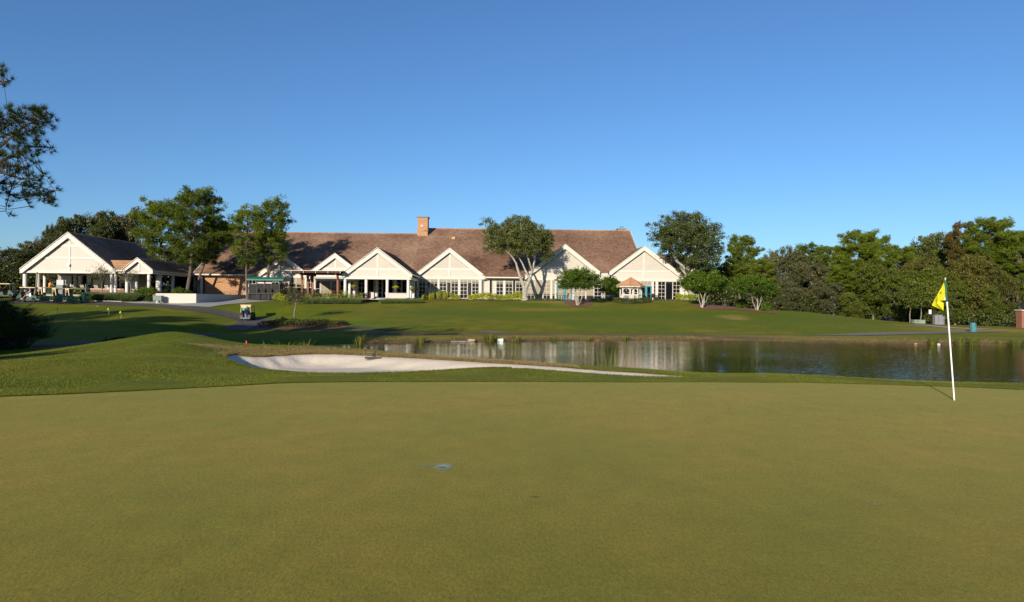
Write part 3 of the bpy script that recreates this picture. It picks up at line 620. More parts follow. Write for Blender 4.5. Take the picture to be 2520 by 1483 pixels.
def gable(parent, cx, y, hl, hr, za, slope=.765, zb=2.82, lz0=4.5, wallslats=16, ov=.45, band=.33, roof=True, mid=None, ridge_y=None, beam=True, rakew=.46):
    """gable front: stucco triangle, rake boards, centre board, band and louvre slats; hl/hr half widths at the tips"""
    gb = MB(); ztl = za - slope*hl; ztr = za - slope*hr
    top = za - .42
    # stucco panel
    inner = lambda s: [(cx-(hl-.25) if s < 0 else cx+(hr-.25))][0]
    xl, xr = cx-hl+.35, cx+hr-.35
    zl = top-slope*(cx-xl); zr = top-slope*(xr-cx)
    poly = [(xl, zb), (xr, zb), (xr, max(zr, zb+.05)), (cx, top), (xl, max(zl, zb+.05))]
    gb.prism(poly, 'y', y, y+.22); G = gb.obj('gable', WHITE, parent)
    # rake boards with a return at the tips
    for s, h_, zt in ((-1, hl, ztl), (1, hr, ztr)):
        r = MB(); w_ = rakew
        xt = cx + s*h_
        poly = [(cx, za), (xt, zt), (xt, zt-.42), (xt - s*.42, zt-.42), (xt - s*.42, zt-.42+.0), (cx, za-w_*1.25-.1)]
        zz = lambda x: za - w_*1.25 - .1 - slope*abs(x-cx)
        poly = [(cx, za), (xt, zt), (xt, zt-.45), (xt - s*.36, zt-.45), (xt - s*.36, zz(xt - s*.36)), (cx, zz(cx))]
        if s > 0: poly = poly[::-1]
        r.prism(poly, 'y', y-ov, y-ov+.06); 
        r.bar((cx, y-ov-.03, za+.02), (xt, y-ov-.03, zt+.02), .06, .1, up=(0,1,0))
        r.box(min(xt, xt-s*.36)-.04, max(xt, xt-s*.36)+.04, y-ov-.05, y+.1, zt-.49, zt-.45)
        r.obj('rake_board', TRIM, G)
        sf = MB(); sf.add([(cx, y-ov+.06, za-.06), (xt, y-ov+.06, zt-.06), (xt, y+.02, zt-.06), (cx, y+.02, za-.06)], [(0,1,2,3)])
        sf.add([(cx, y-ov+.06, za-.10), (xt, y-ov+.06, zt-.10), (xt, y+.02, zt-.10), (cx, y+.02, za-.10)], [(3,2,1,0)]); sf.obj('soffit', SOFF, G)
    cb = MB().box(cx-.13, cx+.13, y-.06, y, zb+.30, top-.25); cb.obj('centre_board', TRIM, G)
    iw = lambda z: (top-.05 - z)/slope          # half width of the opening at z
    bd = MB()
    for s, h_ in (((-1, hl), (1, hr)) if wallslats else ()):
        a = cx + s*.13; b = cx + s*min(iw(lz0), h_-.38)
        bd.box(min(a,b), max(a,b), y-.045, y, lz0-.36, lz0)
    if wallslats: bd.obj('band_board', TRIM, G)
    if beam:
        bm_ = MB().box(cx-hl+.12, cx+hr-.12, y-.10, y, zb-.002, zb+band); bm_.obj('beam', TRIM, G)
    n = wallslats; zt = top-.42
    if n == 0: return G
    bk = MB(); w0 = iw(lz0)-.22
    bk.prism([(cx-w0, lz0), (cx+w0, lz0), (cx, lz0+w0*slope)], 'y', y-.012, y-.004); bk.obj('louvre_backing', mat_dark, G)
    for k in range(n):
        z = lz0 + (zt-lz0)*(k+.1)/n; dz = (zt-lz0)/n; w1 = iw(z+dz)-.30
        if w1 < .25: continue
        for s in (-1, 1):
            a, b = cx+s*.14, cx+s*w1
            x0, x1 = min(a,b), max(a,b)
            sl = MB(); sl.add([(x0,y-.05,z),(x1,y-.05,z),(x1,y-.015,z+dz*.93),(x0,y-.015,z+dz*.93),(x0,y-.05,z+.03),(x1,y-.05,z+.03),(x1,y-.012,z+dz*.99),(x0,y-.012,z+dz*.99)],
                   [(0,1,5,4),(4,5,6,7),(0,3,2,1),(0,4,7,3),(1,2,6,5)]); sl.obj('louvre_slat', CREAM, G)
    return G
mat_dark = mat("louvre_shadow_gap", (.30,.27,.24), .9)

def column(parent, x, y, z0, z1, r=.21, name='column'):
    mb = MB(); mb.lathe([(r*1.0, z0), (r*1.0, z0+.02), (r, z0+.05), (r*.97, z1-.42), (r*.97, z1-.38), (r*1.10, z1-.36), (r*1.10, z1-.33), (r*.97, z1-.31), (r*.97, z1-.02), (r*1.12, z1)], (x, y, 0), 20)
    o = mb.obj(name, COLM, parent); o.data.polygons.foreach_set('use_smooth', [len(p_.vertices) == 4 for p_ in o.data.polygons]); return o

# ------------------------------------------------------------------ clubhouse (local axes: x along the front, y away from the viewer)
ZB = 2.15
BROT = R(.8)
club = empty("clubhouse", (0, 100, ZB), BROT, 'long low white clubhouse with brown tiled roof and a row of gables', 'clubhouse')
PT = .563; S_ = math.hypot(1, PT)
def mainz(y): return 3.2 + PT*(y+1)
vm = np.array((0, 1/S_, PT/S_))
# two front roof slopes; b is measured up the slope from y=-1
bL = (12+1)*S_; bR = (14+1)*S_
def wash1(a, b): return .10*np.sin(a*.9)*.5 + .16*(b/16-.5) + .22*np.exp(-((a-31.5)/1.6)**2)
def eave(pts, x0): return [(x-x0, max(0,(z-3.2)/PT)*S_) for x, z in pts]
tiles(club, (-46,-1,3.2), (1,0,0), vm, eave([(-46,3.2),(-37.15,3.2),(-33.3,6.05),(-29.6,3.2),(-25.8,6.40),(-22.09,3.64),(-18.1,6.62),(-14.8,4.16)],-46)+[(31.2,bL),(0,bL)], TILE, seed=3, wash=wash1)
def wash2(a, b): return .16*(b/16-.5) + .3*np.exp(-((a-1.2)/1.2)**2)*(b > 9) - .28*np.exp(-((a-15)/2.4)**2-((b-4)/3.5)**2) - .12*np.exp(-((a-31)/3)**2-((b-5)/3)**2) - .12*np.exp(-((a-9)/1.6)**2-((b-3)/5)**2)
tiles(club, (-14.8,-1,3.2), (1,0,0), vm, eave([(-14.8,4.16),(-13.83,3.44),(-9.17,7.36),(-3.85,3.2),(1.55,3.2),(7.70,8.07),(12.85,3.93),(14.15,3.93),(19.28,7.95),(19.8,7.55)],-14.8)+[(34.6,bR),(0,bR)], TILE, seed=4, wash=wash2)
mb = MB()
for x0, x1, yr in ((-46,-14.8,12),(-14.8,19.8,14)):
    zr = mainz(yr); ye = 2*yr+1
    mb.add([(x0,yr,zr),(x1,yr,zr),(x1,ye,3.2),(x0,ye,3.2)], [(0,3,2,1)], .4)
    mb.add([(x0,yr,zr-.12),(x1,yr,zr-.12),(x1,ye,3.08),(x0,ye,3.08)], [(0,1,2,3)], .4)
mb.obj('rear_roof', TILE, club)
rc = MB()
for x0, x1, yr in ((-46.05,-14.8,12),(-14.85,19.85,14)):
    x = x0
    while x < x1:
        rc.tube([(x, yr, mainz(yr)+.03), (min(x+.40,x1), yr, mainz(yr)+.045)], [.12,.135], 6, tint=.55+.2*random.Random(int(x*9)).random()); x += .4
o = rc.obj('ridge_tile', TILE, club); tag(o, kind='stuff')
# verges
for x, yr in ((-46.05,12),(19.86,14)):
    y0 = -1.0 if x < 0 else 6.7
    MB().bar((x,y0,mainz(y0)-.08), (x,yr,mainz(yr)-.08), .09, .30).obj('verge_board', TRIM, club); MB().bar((x,yr,mainz(yr)-.08), (x,2*yr+1,3.12), .09, .30).obj('verge_board', TRIM, club)
st = MB(); st.prism([(12,mainz(12)-.2),(14,mainz(14)-.06),(16.2,mainz(12)-.3)], 'x', -14.84, -14.7); st.obj('roof_step', WHITE, club)
for x, yr in ((-45.8,12),(19.55,14)):
    MB().prism([(.2,0),(2*yr-.2,0),(2*yr-.2,3.2),(yr,mainz(yr)-.25),(.2,mainz(0)-.4)], 'x', x-.1, x+.1).obj('end_wall', WHITE, club)
# front wall behind the glazing
MB().box(-38.95,25.3,.0,.25,-.5,3.25).obj('front_wall', WHITE, club)
MB().box(25.3,26.0,.25,9,-.5,3.4).obj('side_wall', WHITE, club)
MB().box(-44.7,-38.97,-.06,.25,-.6,2.86).obj('brick_wall', BRICK, club)
MB().box(-45.6,-37.2,-.5,-.1,2.87,3.05).obj('soffit', TRIM, club)
# eaves, gutters and fascias
for x0, x1 in ((-46.0,-37.3),(-3.9,1.55)):
    MB().box(x0,x1,-1.13,-.98,3.02,3.19).box(x0,x1,-.99,0,2.98,3.03).obj('gutter', TRIM, club)
MB().box(12.85,14.1,.12,.28,3.72,3.90).obj('gutter', TRIM, club)
MB().box(-3.9,1.6,-.2,-.02,2.82,2.97).obj('fascia', TRIM, club); MB().box(12.7,14.3,.0,.30,2.9,3.7).obj('fascia', TRIM, club)
MB().tube([(-4.0,-.95,3.0),(-4.25,-.5,2.75),(-4.25,-.15,2.5),(-4.25,-.15,0)], .05, 6).obj('downpipe', TRIM, club); MB().tube([(13.4,.1,3.75),(13.4,-.05,3.5),(13.4,-.08,0)], .045, 6).obj('downpipe', TRIM, club)
# roof vents
for x, y in ((-33.5,8.6),(-26.5,8.8),(-9.4,10.6)):
    v_ = MB(); z = mainz(y); v_.prism([(y-.35,z-.1),(y+.35,z+.25),(y-.35,z+.28)], 'x', x-.28, x+.28, .85); v_.obj('roof_vent', TILEO, club)
# chimneys
ch = MB(); ch.box(-15.35,-13.7,11.4,13.2,8.5,13.25); CH = ch.obj('chimney', BRICK, club)
MB().box(-15.5,-13.55,11.25,13.35,13.25,13.36).obj('chimney_cap', GREY, CH)
MB().box(-14.85,-14.45,11.37,11.395,11.75,12.0).obj('vent_grille', LGREY, CH)
MB().box(-14.3,-13.55,11.2,11.38,11.05,11.13).obj('flashing', GREY, CH)
ch = MB(); ch.box(18.05,19.35,15.2,16.6,10.5,12.1); CH = ch.obj('chimney', BRICK, club)
MB().box(17.93,19.47,15.08,16.72,12.1,12.2).obj('chimney_cap', GREY, CH)
mc = MB(); 
for x in (18.5, 18.95): mc.box(x-.02,x+.02,15.7,15.74,12.2,12.5)
mc.box(18.4,19.05,15.55,15.9,12.5,12.54); mc.obj('chimney_cowl', METAL, CH)

# gables and their small roofs
GB = [(-33.3,3.93,3.93,6.05,.745),(-9.17,5.0,5.27,7.36,.775),(7.70,6.0,5.1,8.07,.78),(19.28,5.1,5.85,7.95,.745)]
for k, (cx, hl, hr, za, sl) in enumerate(GB):
    G = gable(club, cx, -.05, hl, hr, za, sl, lz0=4.45 if k else 4.2, wallslats=16 if k else 9)
    for s, h_ in ((-1, hl), (1, hr)):
        L_ = math.hypot(1, sl); zt = za - sl*h_; yr = -1 + (za-3.2)/PT; yt = max(-.5, -1+(zt-3.2)/PT)
        vv = np.array((-s*1/L_, 0, sl/L_))
        tiles(club, (cx+s*h_, -.5, zt+.03), (0,1,0), vv, [(0,0),(yt+.5+.15,0),(yr+.5+.3,h_*L_),(0,h_*L_)], TILE, seed=20+k*2+(s>0), base=False)
        mb = MB(); mb.add([(cx,-.5,za),(cx+s*h_,-.5,zt),(cx+s*h_,yt+.2,zt),(cx,yr+.3,za)], [(0,1,2,3)] if s > 0 else [(3,2,1,0)]); mb.obj('roof_deck', SOFF, club)
# second gable sits above the pergola
G = gable(club, -25.8, -.05, 3.9, 3.9, 6.40, .745, lz0=4.35, wallslats=10, zb=2.9)
for s in (-1, 1):
    L_ = math.hypot(1, .745); vv = np.array((-s/L_, 0, .745/L_)); zt = 6.4-.745*3.9; yr = -1+3.2/PT
    tiles(club, (-25.8+s*3.9, -.5, zt+.03), (0,1,0), vv, [(0,0),(.8,0),(yr+.8,3.9*L_),(0,3.9*L_)], TILE, seed=40+s, base=False)
# roof of the low wing seen beyond the last gable
tiles(club, (19.9,1.2,3.3), (1,0,0), np.array((0,.8,.5))/math.hypot(.8,.5), [(0,0),(8.6,0),(8.6,7.6),(0,7.6)], TILE, seed=50)
mb = MB(); mb.add([(19.9,7.6,7.3),(28.5,7.6,7.3),(28.5,15,3.2),(19.9,15,3.2)], [(0,3,2,1)]); mb.obj('rear_roof', TILE, club)

# front portico on round columns (y = -9)
PX, PY = -18.1, -9.0
G = gable(club, PX, PY+.35, 4.62, 4.62, 6.62, .745, lz0=3.95, wallslats=12, zb=2.42, ov=.35)
L_ = math.hypot(1, .745); zt = 6.62-.745*4.62
for s in (-1, 1):
    vv = np.array((-s/L_, 0, .745/L_)); yr = -1+(6.62-3.2)/PT
    tiles(club, (PX+s*4.62, PY, zt+.03), (0,1,0), vv, [(0,0),(8.0,0),(yr+9.3,4.62*L_),(0,4.62*L_)], TILE, seed=60+s)
mb = MB(); 
for s in (-1, 1):
    MB().box(PX+s*4.62-.1 if s < 0 else PX+4.55, PX-4.55 if s < 0 else PX+4.72, PY+.1, -1.0, zt-.22, zt-.02).obj('fascia', TRIM, club); MB().box(PX+s*4.2-.18, PX+s*4.2+.18, PY+.6, -.2, 2.42, 2.78).obj('side_beam', TRIM, club)
MB().box(PX-4.4,PX+4.4,PY+.5,-.1,2.80,2.84).obj('porch_ceiling', SOFF, club)
for x in (-22.4,-19.6,-16.8,-14.0): column(club, x, PY+.45, .0, 2.42)
for y in (-6.1,-3.2): 
    for x in (-22.35,-14.0): column(club, x, y, 0, 2.5)
for x in (-19.2,-16.6): column(club, x, -3.2, 0, 2.8)
MB().box(-18.95,-18.55,PY+.33,PY+.55,-.1,.68).obj('low_wall', WHITE, club); MB().box(-17.0,-14.2,PY+.33,PY+.55,-.1,.55).box(-17.1,-14.1,PY+.28,PY+.60,.549,.62).obj('low_wall', WHITE, club)
MB().box(-23,-13.4,PY+.7,-.01,-.3,-.06).obj('porch_floor', CONC, club)

# pergola of cedar posts
for (x, y, w) in ((-28.0,-9.0,.24),(-28.0,-6.3,.24),(-28.0,-4.0,.24),(-23.3,-9.0,.24),(-23.4,-4.0,.2)):
    MB().box(x-w/2,x+w/2,y-w/2,y+w/2,-.1,2.9).obj('pergola_post', WOODM, club)
    MB().prism([(y-.1,2.2),(y-.7,2.85),(y-.5,2.85),(y-.1,2.42)], 'x', x-.06, x+.06).obj('pergola_brace', WOODM, club)
for x in (-28.0,-23.3): MB().box(x-.08,x+.08,-10.3,-2.5,2.9,3.15).obj('pergola_beam', DARKW, club)
for k in range(9):
    y = -10.1 + k*.95; MB().box(-29.6,-22.6,y-.05,y+.05,3.15,3.40).obj('pergola_joist', DARKW, club)
MB().box(-29.9,-22.4,-10.25,-2.5,3.40,3.47).obj('pergola_roof', TRIM, club)
for k in range(5): MB().box(-29.1+k*1.6,-29.05+k*1.6,-10.32,-10.26,3.1,3.42).obj('pergola_hanger', TRIM, club)
MB().box(-29.2,-22.8,-.25,-.05,2.45,2.80).obj('fascia', TRIM, club)
rl = MB()
for x in np.arange(-28.6,-23.2,.42): rl.box(x-.015,x+.015,-9.6,-9.57,.0,.75)
rl.box(-28.8,-23,-9.62,-9.55,.75,.79); rl.obj('railing', METAL, club)

# glazing along the front
def bay(x0, y=0.0, blind_top=True, zt=2.80, z0=0.05):
    """grid, narrow door light, grid, post: 3.04 m"""
    w = lambda a, b, c_, r_: window(club, x0+a, x0+b, z0, zt, c_, r_, y, blind=(2.38 if blind_top else None))
    w(0,1.04,2,5); window(club, x0+1.07, x0+1.68, z0, zt, 1, 1, y, blind=(2.30 if blind_top else None)); w(1.71,2.75,2,5)
    MB().box(x0+2.77,x0+3.02,y-.12,y,-.1,zt+.02).obj('post', TRIM, club)
bay(-13.64); bay(-10.63); bay(-7.60)
column(club, -4.62, -.35, 0, 2.82, .26)
for a in (-13.15,-11.9): pass
window(club,-3.35,-2.9,.05,2.78,1,1,0); 
for x0 in (-2.35,): window(club,x0,x0+1.05,.05,2.78,2,5,0,blind=2.4)
MB().box(-1.28,-1.03,-.1,0,-.1,2.8).obj('post', TRIM, club)
window(club,-1.0,.05,.05,2.78,2,5,0,blind=2.4); window(club,.07,.5,.05,2.78,1,1,0); window(club,.52,1.55,.05,2.78,2,5,0,blind=2.4)
# shelves of small blinds hanging inside the centre windows
for x in (-11.0,-10.5,-7.95,-7.4,-4.9,-1.45,-.9): MB().box(x-.16,x+.16,-.036,-.026,1.85,2.2).obj('cafe_blind', BLIND, club)
# gable four: blinds drawn
for (a, b, c_, r_, bl) in ((1.75,3.28,3,5,.78),(3.36,4.48,1,1,.78),(4.55,5.60,2,5,.78),(5.86,6.28,1,5,.78),(9.10,10.75,3,5,.62),(10.85,11.95,1,1,.62),(12.02,13.12,2,5,None)):
    window(club, a, b, .05, 2.80, c_, r_, 0, blind=bl)
for a, b in ((5.64,5.84),(6.30,6.50),(8.82,9.06),(13.15,13.45)): MB().box(a,b,-.10,0,-.1,2.82).obj('post', TRIM, club)
def door(x0, x1, blind, label=None, leafs=2):
    D = MB(); w=.17; D.box(x0,x0+w,-.12,0,0,2.15); D.box(x1-w,x1,-.12,0,0,2.15); D.box(x0+w,x1-w,-.12,0,1.98,2.15); D.box(x0+w,x1-w,-.12,0,0,.18)
    n = leafs
    for k in range(1, n): xm = x0+(x1-x0)*k/n; D.box(xm-.16,xm+.16,-.125,0,.18,1.98)
    o = D.obj('door', TEAL, club); 
    if label: tag(o, label)
    for k in range(n):
        a = x0+(x1-x0)*k/n+.17; b = x0+(x1-x0)*(k+1)/n-.17
        MB().box(a,b,-.05,-.04,.18,1.98).obj('pane', CGLASS if blind else DGLASS, o)
        if blind: MB().box(a,b,-.03,-.02,.18,1.98).obj('blind', BLIND, o)
        MB().box(a,b,-.10,-.06,.92,.96).obj('push_bar', GREY, o)
    return o
door(6.53,8.79,True)
MB().box(6.53,8.79,-.08,-.0,2.17,2.8).obj('transom_panel', BLIND, club)
# gable five
window(club,13.6,14.85,.05,2.80,2,5,0); window(club,14.9,16.0,.05,2.80,1,1,0); window(club,16.1,17.4,.05,2.80,2,5,0)
MB().box(17.45,17.85,-.12,0,-.1,2.82).obj('post', TRIM, club); window(club,17.9,18.75,.05,2.8,1,5,0)
door(18.85,20.48,False, leafs=2)
window(club,18.85,20.45,2.20,2.80,3,1,0,blind=2.2)
for a, b in ((20.5,20.77),(21.10,21.40),(24.68,25.32)): MB().box(a,b,-.13,0,-.1,2.82).obj('post', TRIM, club)
window(club,20.78,21.09,.05,2.80,1,5,0); window(club,21.41,22.5,.05,2.80,2,5,0); window(club,22.52,23.58,.05,2.80,1,1,0); window(club,23.6,24.66,.05,2.80,2,5,0)
# gable one and behind pergola and portico
for (a, b, c_, r_, bl) in ((-38.4,-37.3,2,3,None),(-37.2,-36.2,2,4,2.2),(-36.15,-35.1,1,1,None),(-35.05,-34.0,2,4,2.2),(-33.7,-32.6,2,4,2.2),(-32.55,-31.5,1,2,1.9),(-31.45,-30.3,1,2,1.8),(-29.9,-28.9,2,4,None),(-28.7,-28.0,1,2,None),(-27.9,-26.5,1,1,.2),(-26.4,-25.5,1,3,1.0),(-25.1,-23.9,2,3,None),(-23.85,-22.8,2,3,None),
                           (-22.5,-21.4,2,4,None),(-21.3,-20.2,1,1,None),(-20.1,-19.0,2,4,None),(-18.9,-17.4,1,1,None),(-17.3,-16.2,2,4,None),(-16.1,-15.1,1,1,None),(-15.0,-13.9,2,4,None)):
    window(club, a, b, .05, 2.42 if -29 < a < -22.9 else 2.8, c_, r_, 0, blind=bl)
for x in (-33.85,-30.1,-28.85,-25.3,-22.65): MB().box(x-.12,x+.12,-.12,0,-.1,2.6).obj('post', TRIM, club)

# rails beside the brick wall
rl = MB()
for z in (.25,.45,.65): rl.bar((-41.2,-1.8,z),(-38.6,-1.8,z-.05),.035)
for x in (-41.2,-40.3,-39.5,-38.6): rl.bar((x,-1.8,-.4),(x,-1.8,.66),.04)
for z in (.25,): rl.bar((-44.5,-1.8,z+.1),(-41.2,-1.8,z),.035)
for x in (-44.5,-42.9): rl.bar((x,-1.8,-.3),(x,-1.8,.38),.04)
rl.obj('ramp_rail', METAL, club)

# ------------------------------------------------------------------ pavilion (own thing, same axes)
pav = empty("cart_pavilion", (0, 100, ZB), BROT, 'open white pavilion on round columns with a big gable, left of the clubhouse', 'pavilion')
CX, HY = -57.0, -12.0
G = gable(pav, CX, HY+.4, 6.05, 6.05, 7.95, .79, lz0=6.45, wallslats=7, zb=2.72, band=.28, ov=.4, rakew=.5)
# broad rail across the stucco
MB().box(CX-4.1,CX+4.1,HY+.33,HY+.4,4.55,4.78).obj('band_board', TRIM, G)
MB().lathe([(.0,0),(.17,0),(.2,.06),(.2,.12)], (0,0,0), 14).obj('round_clock', COLM, G).matrix_local = Matrix.Translation((CX-.05,HY+.3,3.75)) @ Matrix.Rotation(R(90),4,'X')
fl = MB(); fl.box(-57.2,-56.6,HY+.1,HY+.18,7.0,7.06); 
for x in (-57.25,-56.55): fl.lathe([(.05,-.1),(.1,.08)], (x,HY+.1,7.02), 8)
fl.obj('floodlight', METAL, G)
L_ = math.hypot(1, .79)
for s in (-1, 1):
    vv = np.array((-s/L_, 0, .79/L_)); zt = 7.95-.79*6.05
    tiles(pav, (CX+s*6.05, HY-.0, zt+.03), (0,1,0), vv, [(0,0),(16,0),(16,6.05*L_),(0,6.05*L_)], TILE, seed=70+s)
for s in (-1,1): MB().bar((CX,4.05,7.9),(CX+s*6.05,4.05,3.15),.12,.28,up=(0,1,0)).obj('verge_board', TRIM, pav)
MB().prism([(CX-5.7,3.2),(CX+5.7,3.2),(CX,7.7)],'y',3.8,3.95).obj('end_wall', WHITE, pav)
# small gable wing
G = gable(pav, -48.15, HY+.4, 1.95, 1.95, 4.78, .79, lz0=9.5, wallslats=0, zb=2.72, band=.2, ov=.4, rakew=.33)
for s in (-1, 1):
    vv = np.array((-s/L_, 0, .79/L_)); zt = 4.78-.79*1.95
    tiles(pav, (-48.15+s*1.95, HY, zt+.03), (0,1,0), vv, [(0,0),(14.5,0),(14.5,1.95*L_),(0,1.95*L_)], TILE, seed=80+s)
tiles(pav, (-51.1,HY+.1,3.27), (1,0,0), np.array((0,1/L_,.79/L_)), [(0,0),(1.3,0),(2.9,1.55*L_),(-1.7,1.55*L_)], TILEO, seed=85)
MB().box(-51.3,-50.0,HY+.0,HY+.14,3.0,3.2).obj('gutter', TRIM, pav); MB().box(-51.4,-50.0,HY+.36,HY+.56,2.72,3.0).obj('fascia', TRIM, pav); MB().box(-46.4,-46.2,HY+.3,2.4,3.0,3.18).obj('gutter', TRIM, pav); MB().box(-46.75,-46.45,HY+.6,2.4,2.72,3.0).obj('side_beam', TRIM, pav)
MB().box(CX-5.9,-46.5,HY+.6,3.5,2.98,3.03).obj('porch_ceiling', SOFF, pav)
for x, y, r in ((-62.75,HY+.6,.26),(-62.75,-8.9,.2),(-62.1,-8.6,.2),(-51.75,HY+.6,.18),(-51.3,HY+.75,.18),(-49.75,HY+.6,.22),(-46.95,HY+.6,.22),(-49.8,-9,.2),(-50.4,-8.5,.36),(-46.95,-8.9,.36),(-46.9,-5.2,.2),(-47.2,-4.6,.2),(-46.9,1.6,.22),(-55.0,-6.3,.22),(-59.5,-6.3,.22),(-45.1,-.35,.2)):
    column(pav, x, y, 0, 2.74, r)
# back wall with dark glazing, brick plinth
MB().box(CX-5.6,-50.6,-5.2,-5.0,-.3,3.0).obj('rear_wall', SOFF, pav)
for a in (-62.2,-60.8,-56.2,-54.6,-53.0): window(pav,a,a+1.4,.1,2.6,2,4,-5.2)
window(pav,-59.4,-58.0,.1,2.7,1,2,-5.2)
dr = MB(); dr.box(-58.0,-57.8,-5.3,-5.2,0,2.1); dr.box(-56.6,-56.4,-5.3,-5.2,0,2.1); dr.box(-58.0,-56.4,-5.3,-5.2,2.1,2.25); o = dr.obj('door', GREENM, pav); MB().box(-57.8,-56.6,-5.25,-5.22,.05,2.1).obj('pane', DGLASS, o)
MB().box(-55.9,-49.2,-9.55,-9.3,-.3,.72).obj('brick_plinth', BRICKR, pav)
MB().box(-56.0,-49.1,-9.6,-9.25,.72,.80).obj('plinth_cap', TRIM, pav)
MB().box(CX-6,-46.4,HY+.3,4,-.5,-.01).obj('floor_slab', CONC, pav)
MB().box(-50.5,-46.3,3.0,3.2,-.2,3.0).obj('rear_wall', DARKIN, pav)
for z in (.4,.7,1.0): MB().box(-46.8,-44.9,.9,.94,z,z+.04).obj('breezeway_rail', METAL, pav)

# ------------------------------------------------------------------ retaining wall
def obw(pts, z0s, z1, th, m, name, label, cat):
    mb = MB()
    for i in range(len(pts)-1):
        a, b = np.array(pts[i]), np.array(pts[i+1]); d = (b-a)/np.linalg.norm(b-a); n_ = np.array((-d[1], d[0]))*th
        a2 = a + n_; b2 = b + n_
        V = [(*a,z0s[i]),(*b,z0s[i+1]),(*b2,z0s[i+1]),(*a2,z0s[i]),(*a,z1),(*b,z1),(*b2,z1),(*a2,z1)]
        mb.add(V, [(0,3,2,1),(4,5,6,7),(0,1,5,4),(1,2,6,5),(2,3,7,6),(3,0,4,7)])
    o = mb.obj(name, m); return tag(o, label, cat)
wa, wb, wc = at(383,746,85.9), at(482.5,746,86), at(604,740,97)
rw = obw([wa[:2], wb[:2]], [.6,.6], 2.38, .22, WHITE, "retaining_wall", 'low white stucco retaining wall facing the concrete apron', 'retaining wall')
mb = MB(); a = np.array(wb[:2]); b = np.array(wc[:2]); d = (b-a)/np.linalg.norm(b-a); n_ = np.array((-d[1], d[0]))*.22
a = a + d*.0; V = [(*(a+d*.23),.5),(*b,.5),(*(b+n_),.5),(*(a+d*.23+n_),.5),(*(a+d*.0),2.378),(*b,2.378),(*(b+n_),2.378),(*(a+n_*.9),2.378)]
V[0] = (*(a+d*.0),.5); V[3] = (*(a+n_*.9),.5); V = [tuple(np.array(q)+np.array((.003,.003,0))) for q in V]
mb.add(V, [(0,3,2,1),(4,5,6,7),(0,1,5,4),(1,2,6,5),(2,3,7,6),(3,0,4,7)]); mb.obj('return_wall', WHITE, rw)

bedp = [wa[:2], wb[:2], wc[:2], (-37.6,99.6), (-46.5,99.6), (-46.3,88.6), (-45.4,86.3)]
bedp = [(p_[0]-.12 if i in (1,2) else p_[0], p_[1]+.12 if i < 2 else p_[1]) for i, p_ in enumerate(bedp)]
mb = MB(); tr_ = tessellate_polygon([[Vector((q[0], q[1], 0)) for q in bedp]]); mb.add([(q[0], q[1], 2.30) for q in bedp], tr_)
for j in range(len(bedp)): a_, b_ = bedp[j], bedp[(j+1) % len(bedp)]; mb.add([(*a_,2.30),(*b_,2.30),(*b_,.5),(*a_,.5)], [(0,1,2,3)])
tag(mb.obj('raised_bed', STRAW), kind='structure', label='raised pine straw bed held by the white retaining wall')
# ------------------------------------------------------------------ vegetation
L_PINE = leafmat("pine_needles", (.035,.066,.006), (.210,.265,.022), .30, .02)
L_PINED = leafmat("pine_needles_dark", (.018,.034,.008), (.085,.115,.020), .25, .02)
L_RUST = leafmat("rusty_needles", (.05,.050,.010), (.20,.13,.028), .3, .02)
L_OAK = leafmat("live_oak_leaves", (.035,.052,.012), (.165,.185,.045), .22, .02)
L_OAKD = leafmat("dark_oak_leaves", (.022,.034,.009), (.105,.120,.030), .2, .02)
L_GREY = leafmat("grey_green_leaves", (.035,.042,.016), (.155,.155,.060), .2, .02)
L_BROAD = leafmat("yellow_green_leaves", (.036,.062,.006), (.190,.215,.022), .35, .02)
L_REDD = leafmat("autumn_leaves", (.040,.052,.009), (.180,.160,.028), .35, .02)
L_LIG = leafmat("glossy_green_leaves", (.022,.052,.004), (.140,.225,.012), .3, .02)
L_HEDGE = leafmat("hedge_leaves", (.025,.055,.008), (.115,.150,.030), .25, .02)
L_YEL = leafmat("lime_yellow_leaves", (.15,.20,.010), (.60,.62,.05), .35, .02)
L_AGA = leafmat("strap_leaves", (.06,.10,.03), (.27,.34,.13), .3, .02)
L_RED = leafmat("dark_red_shrub_leaves", (.03,.012,.010), (.12,.05,.035), .3, .02)
L_FLOW = leafmat("red_petals", (.45,.01,.02), (.75,.03,.05), .3, .02)
L_REED = leafmat("reed_blades", (.04,.055,.008), (.19,.20,.03), .35, .02)
L_SPARSE = leafmat("sparse_small_leaves", (.04,.045,.015), (.13,.12,.045), .3, .02)
L_BLADE = leafmat("grass_blades", (.080,.112,.007), (.240,.245,.028), .35, .02)
L_DRYB = leafmat("dry_grass_blades", (.16,.11,.04), (.50,.39,.17), .3, .02)
BARKP = mat("pine_bark", (.115,.088,.07), .95, var=.45, scale=5, bump=.8, bscale=9, stretch=(3,3,.8))
BARKO = mat("oak_bark", (.20,.185,.155), .95, var=.35, scale=3, bump=.6, bscale=12, stretch=(2,2,.8))
BARKW = mat("pale_lichened_bark", (.30,.285,.24), .9, var=.35, scale=4, bump=.5, bscale=12)
BARKD = mat("dark_bark", (.09,.075,.06), .95, var=.35, scale=4, bump=.6, bscale=12)

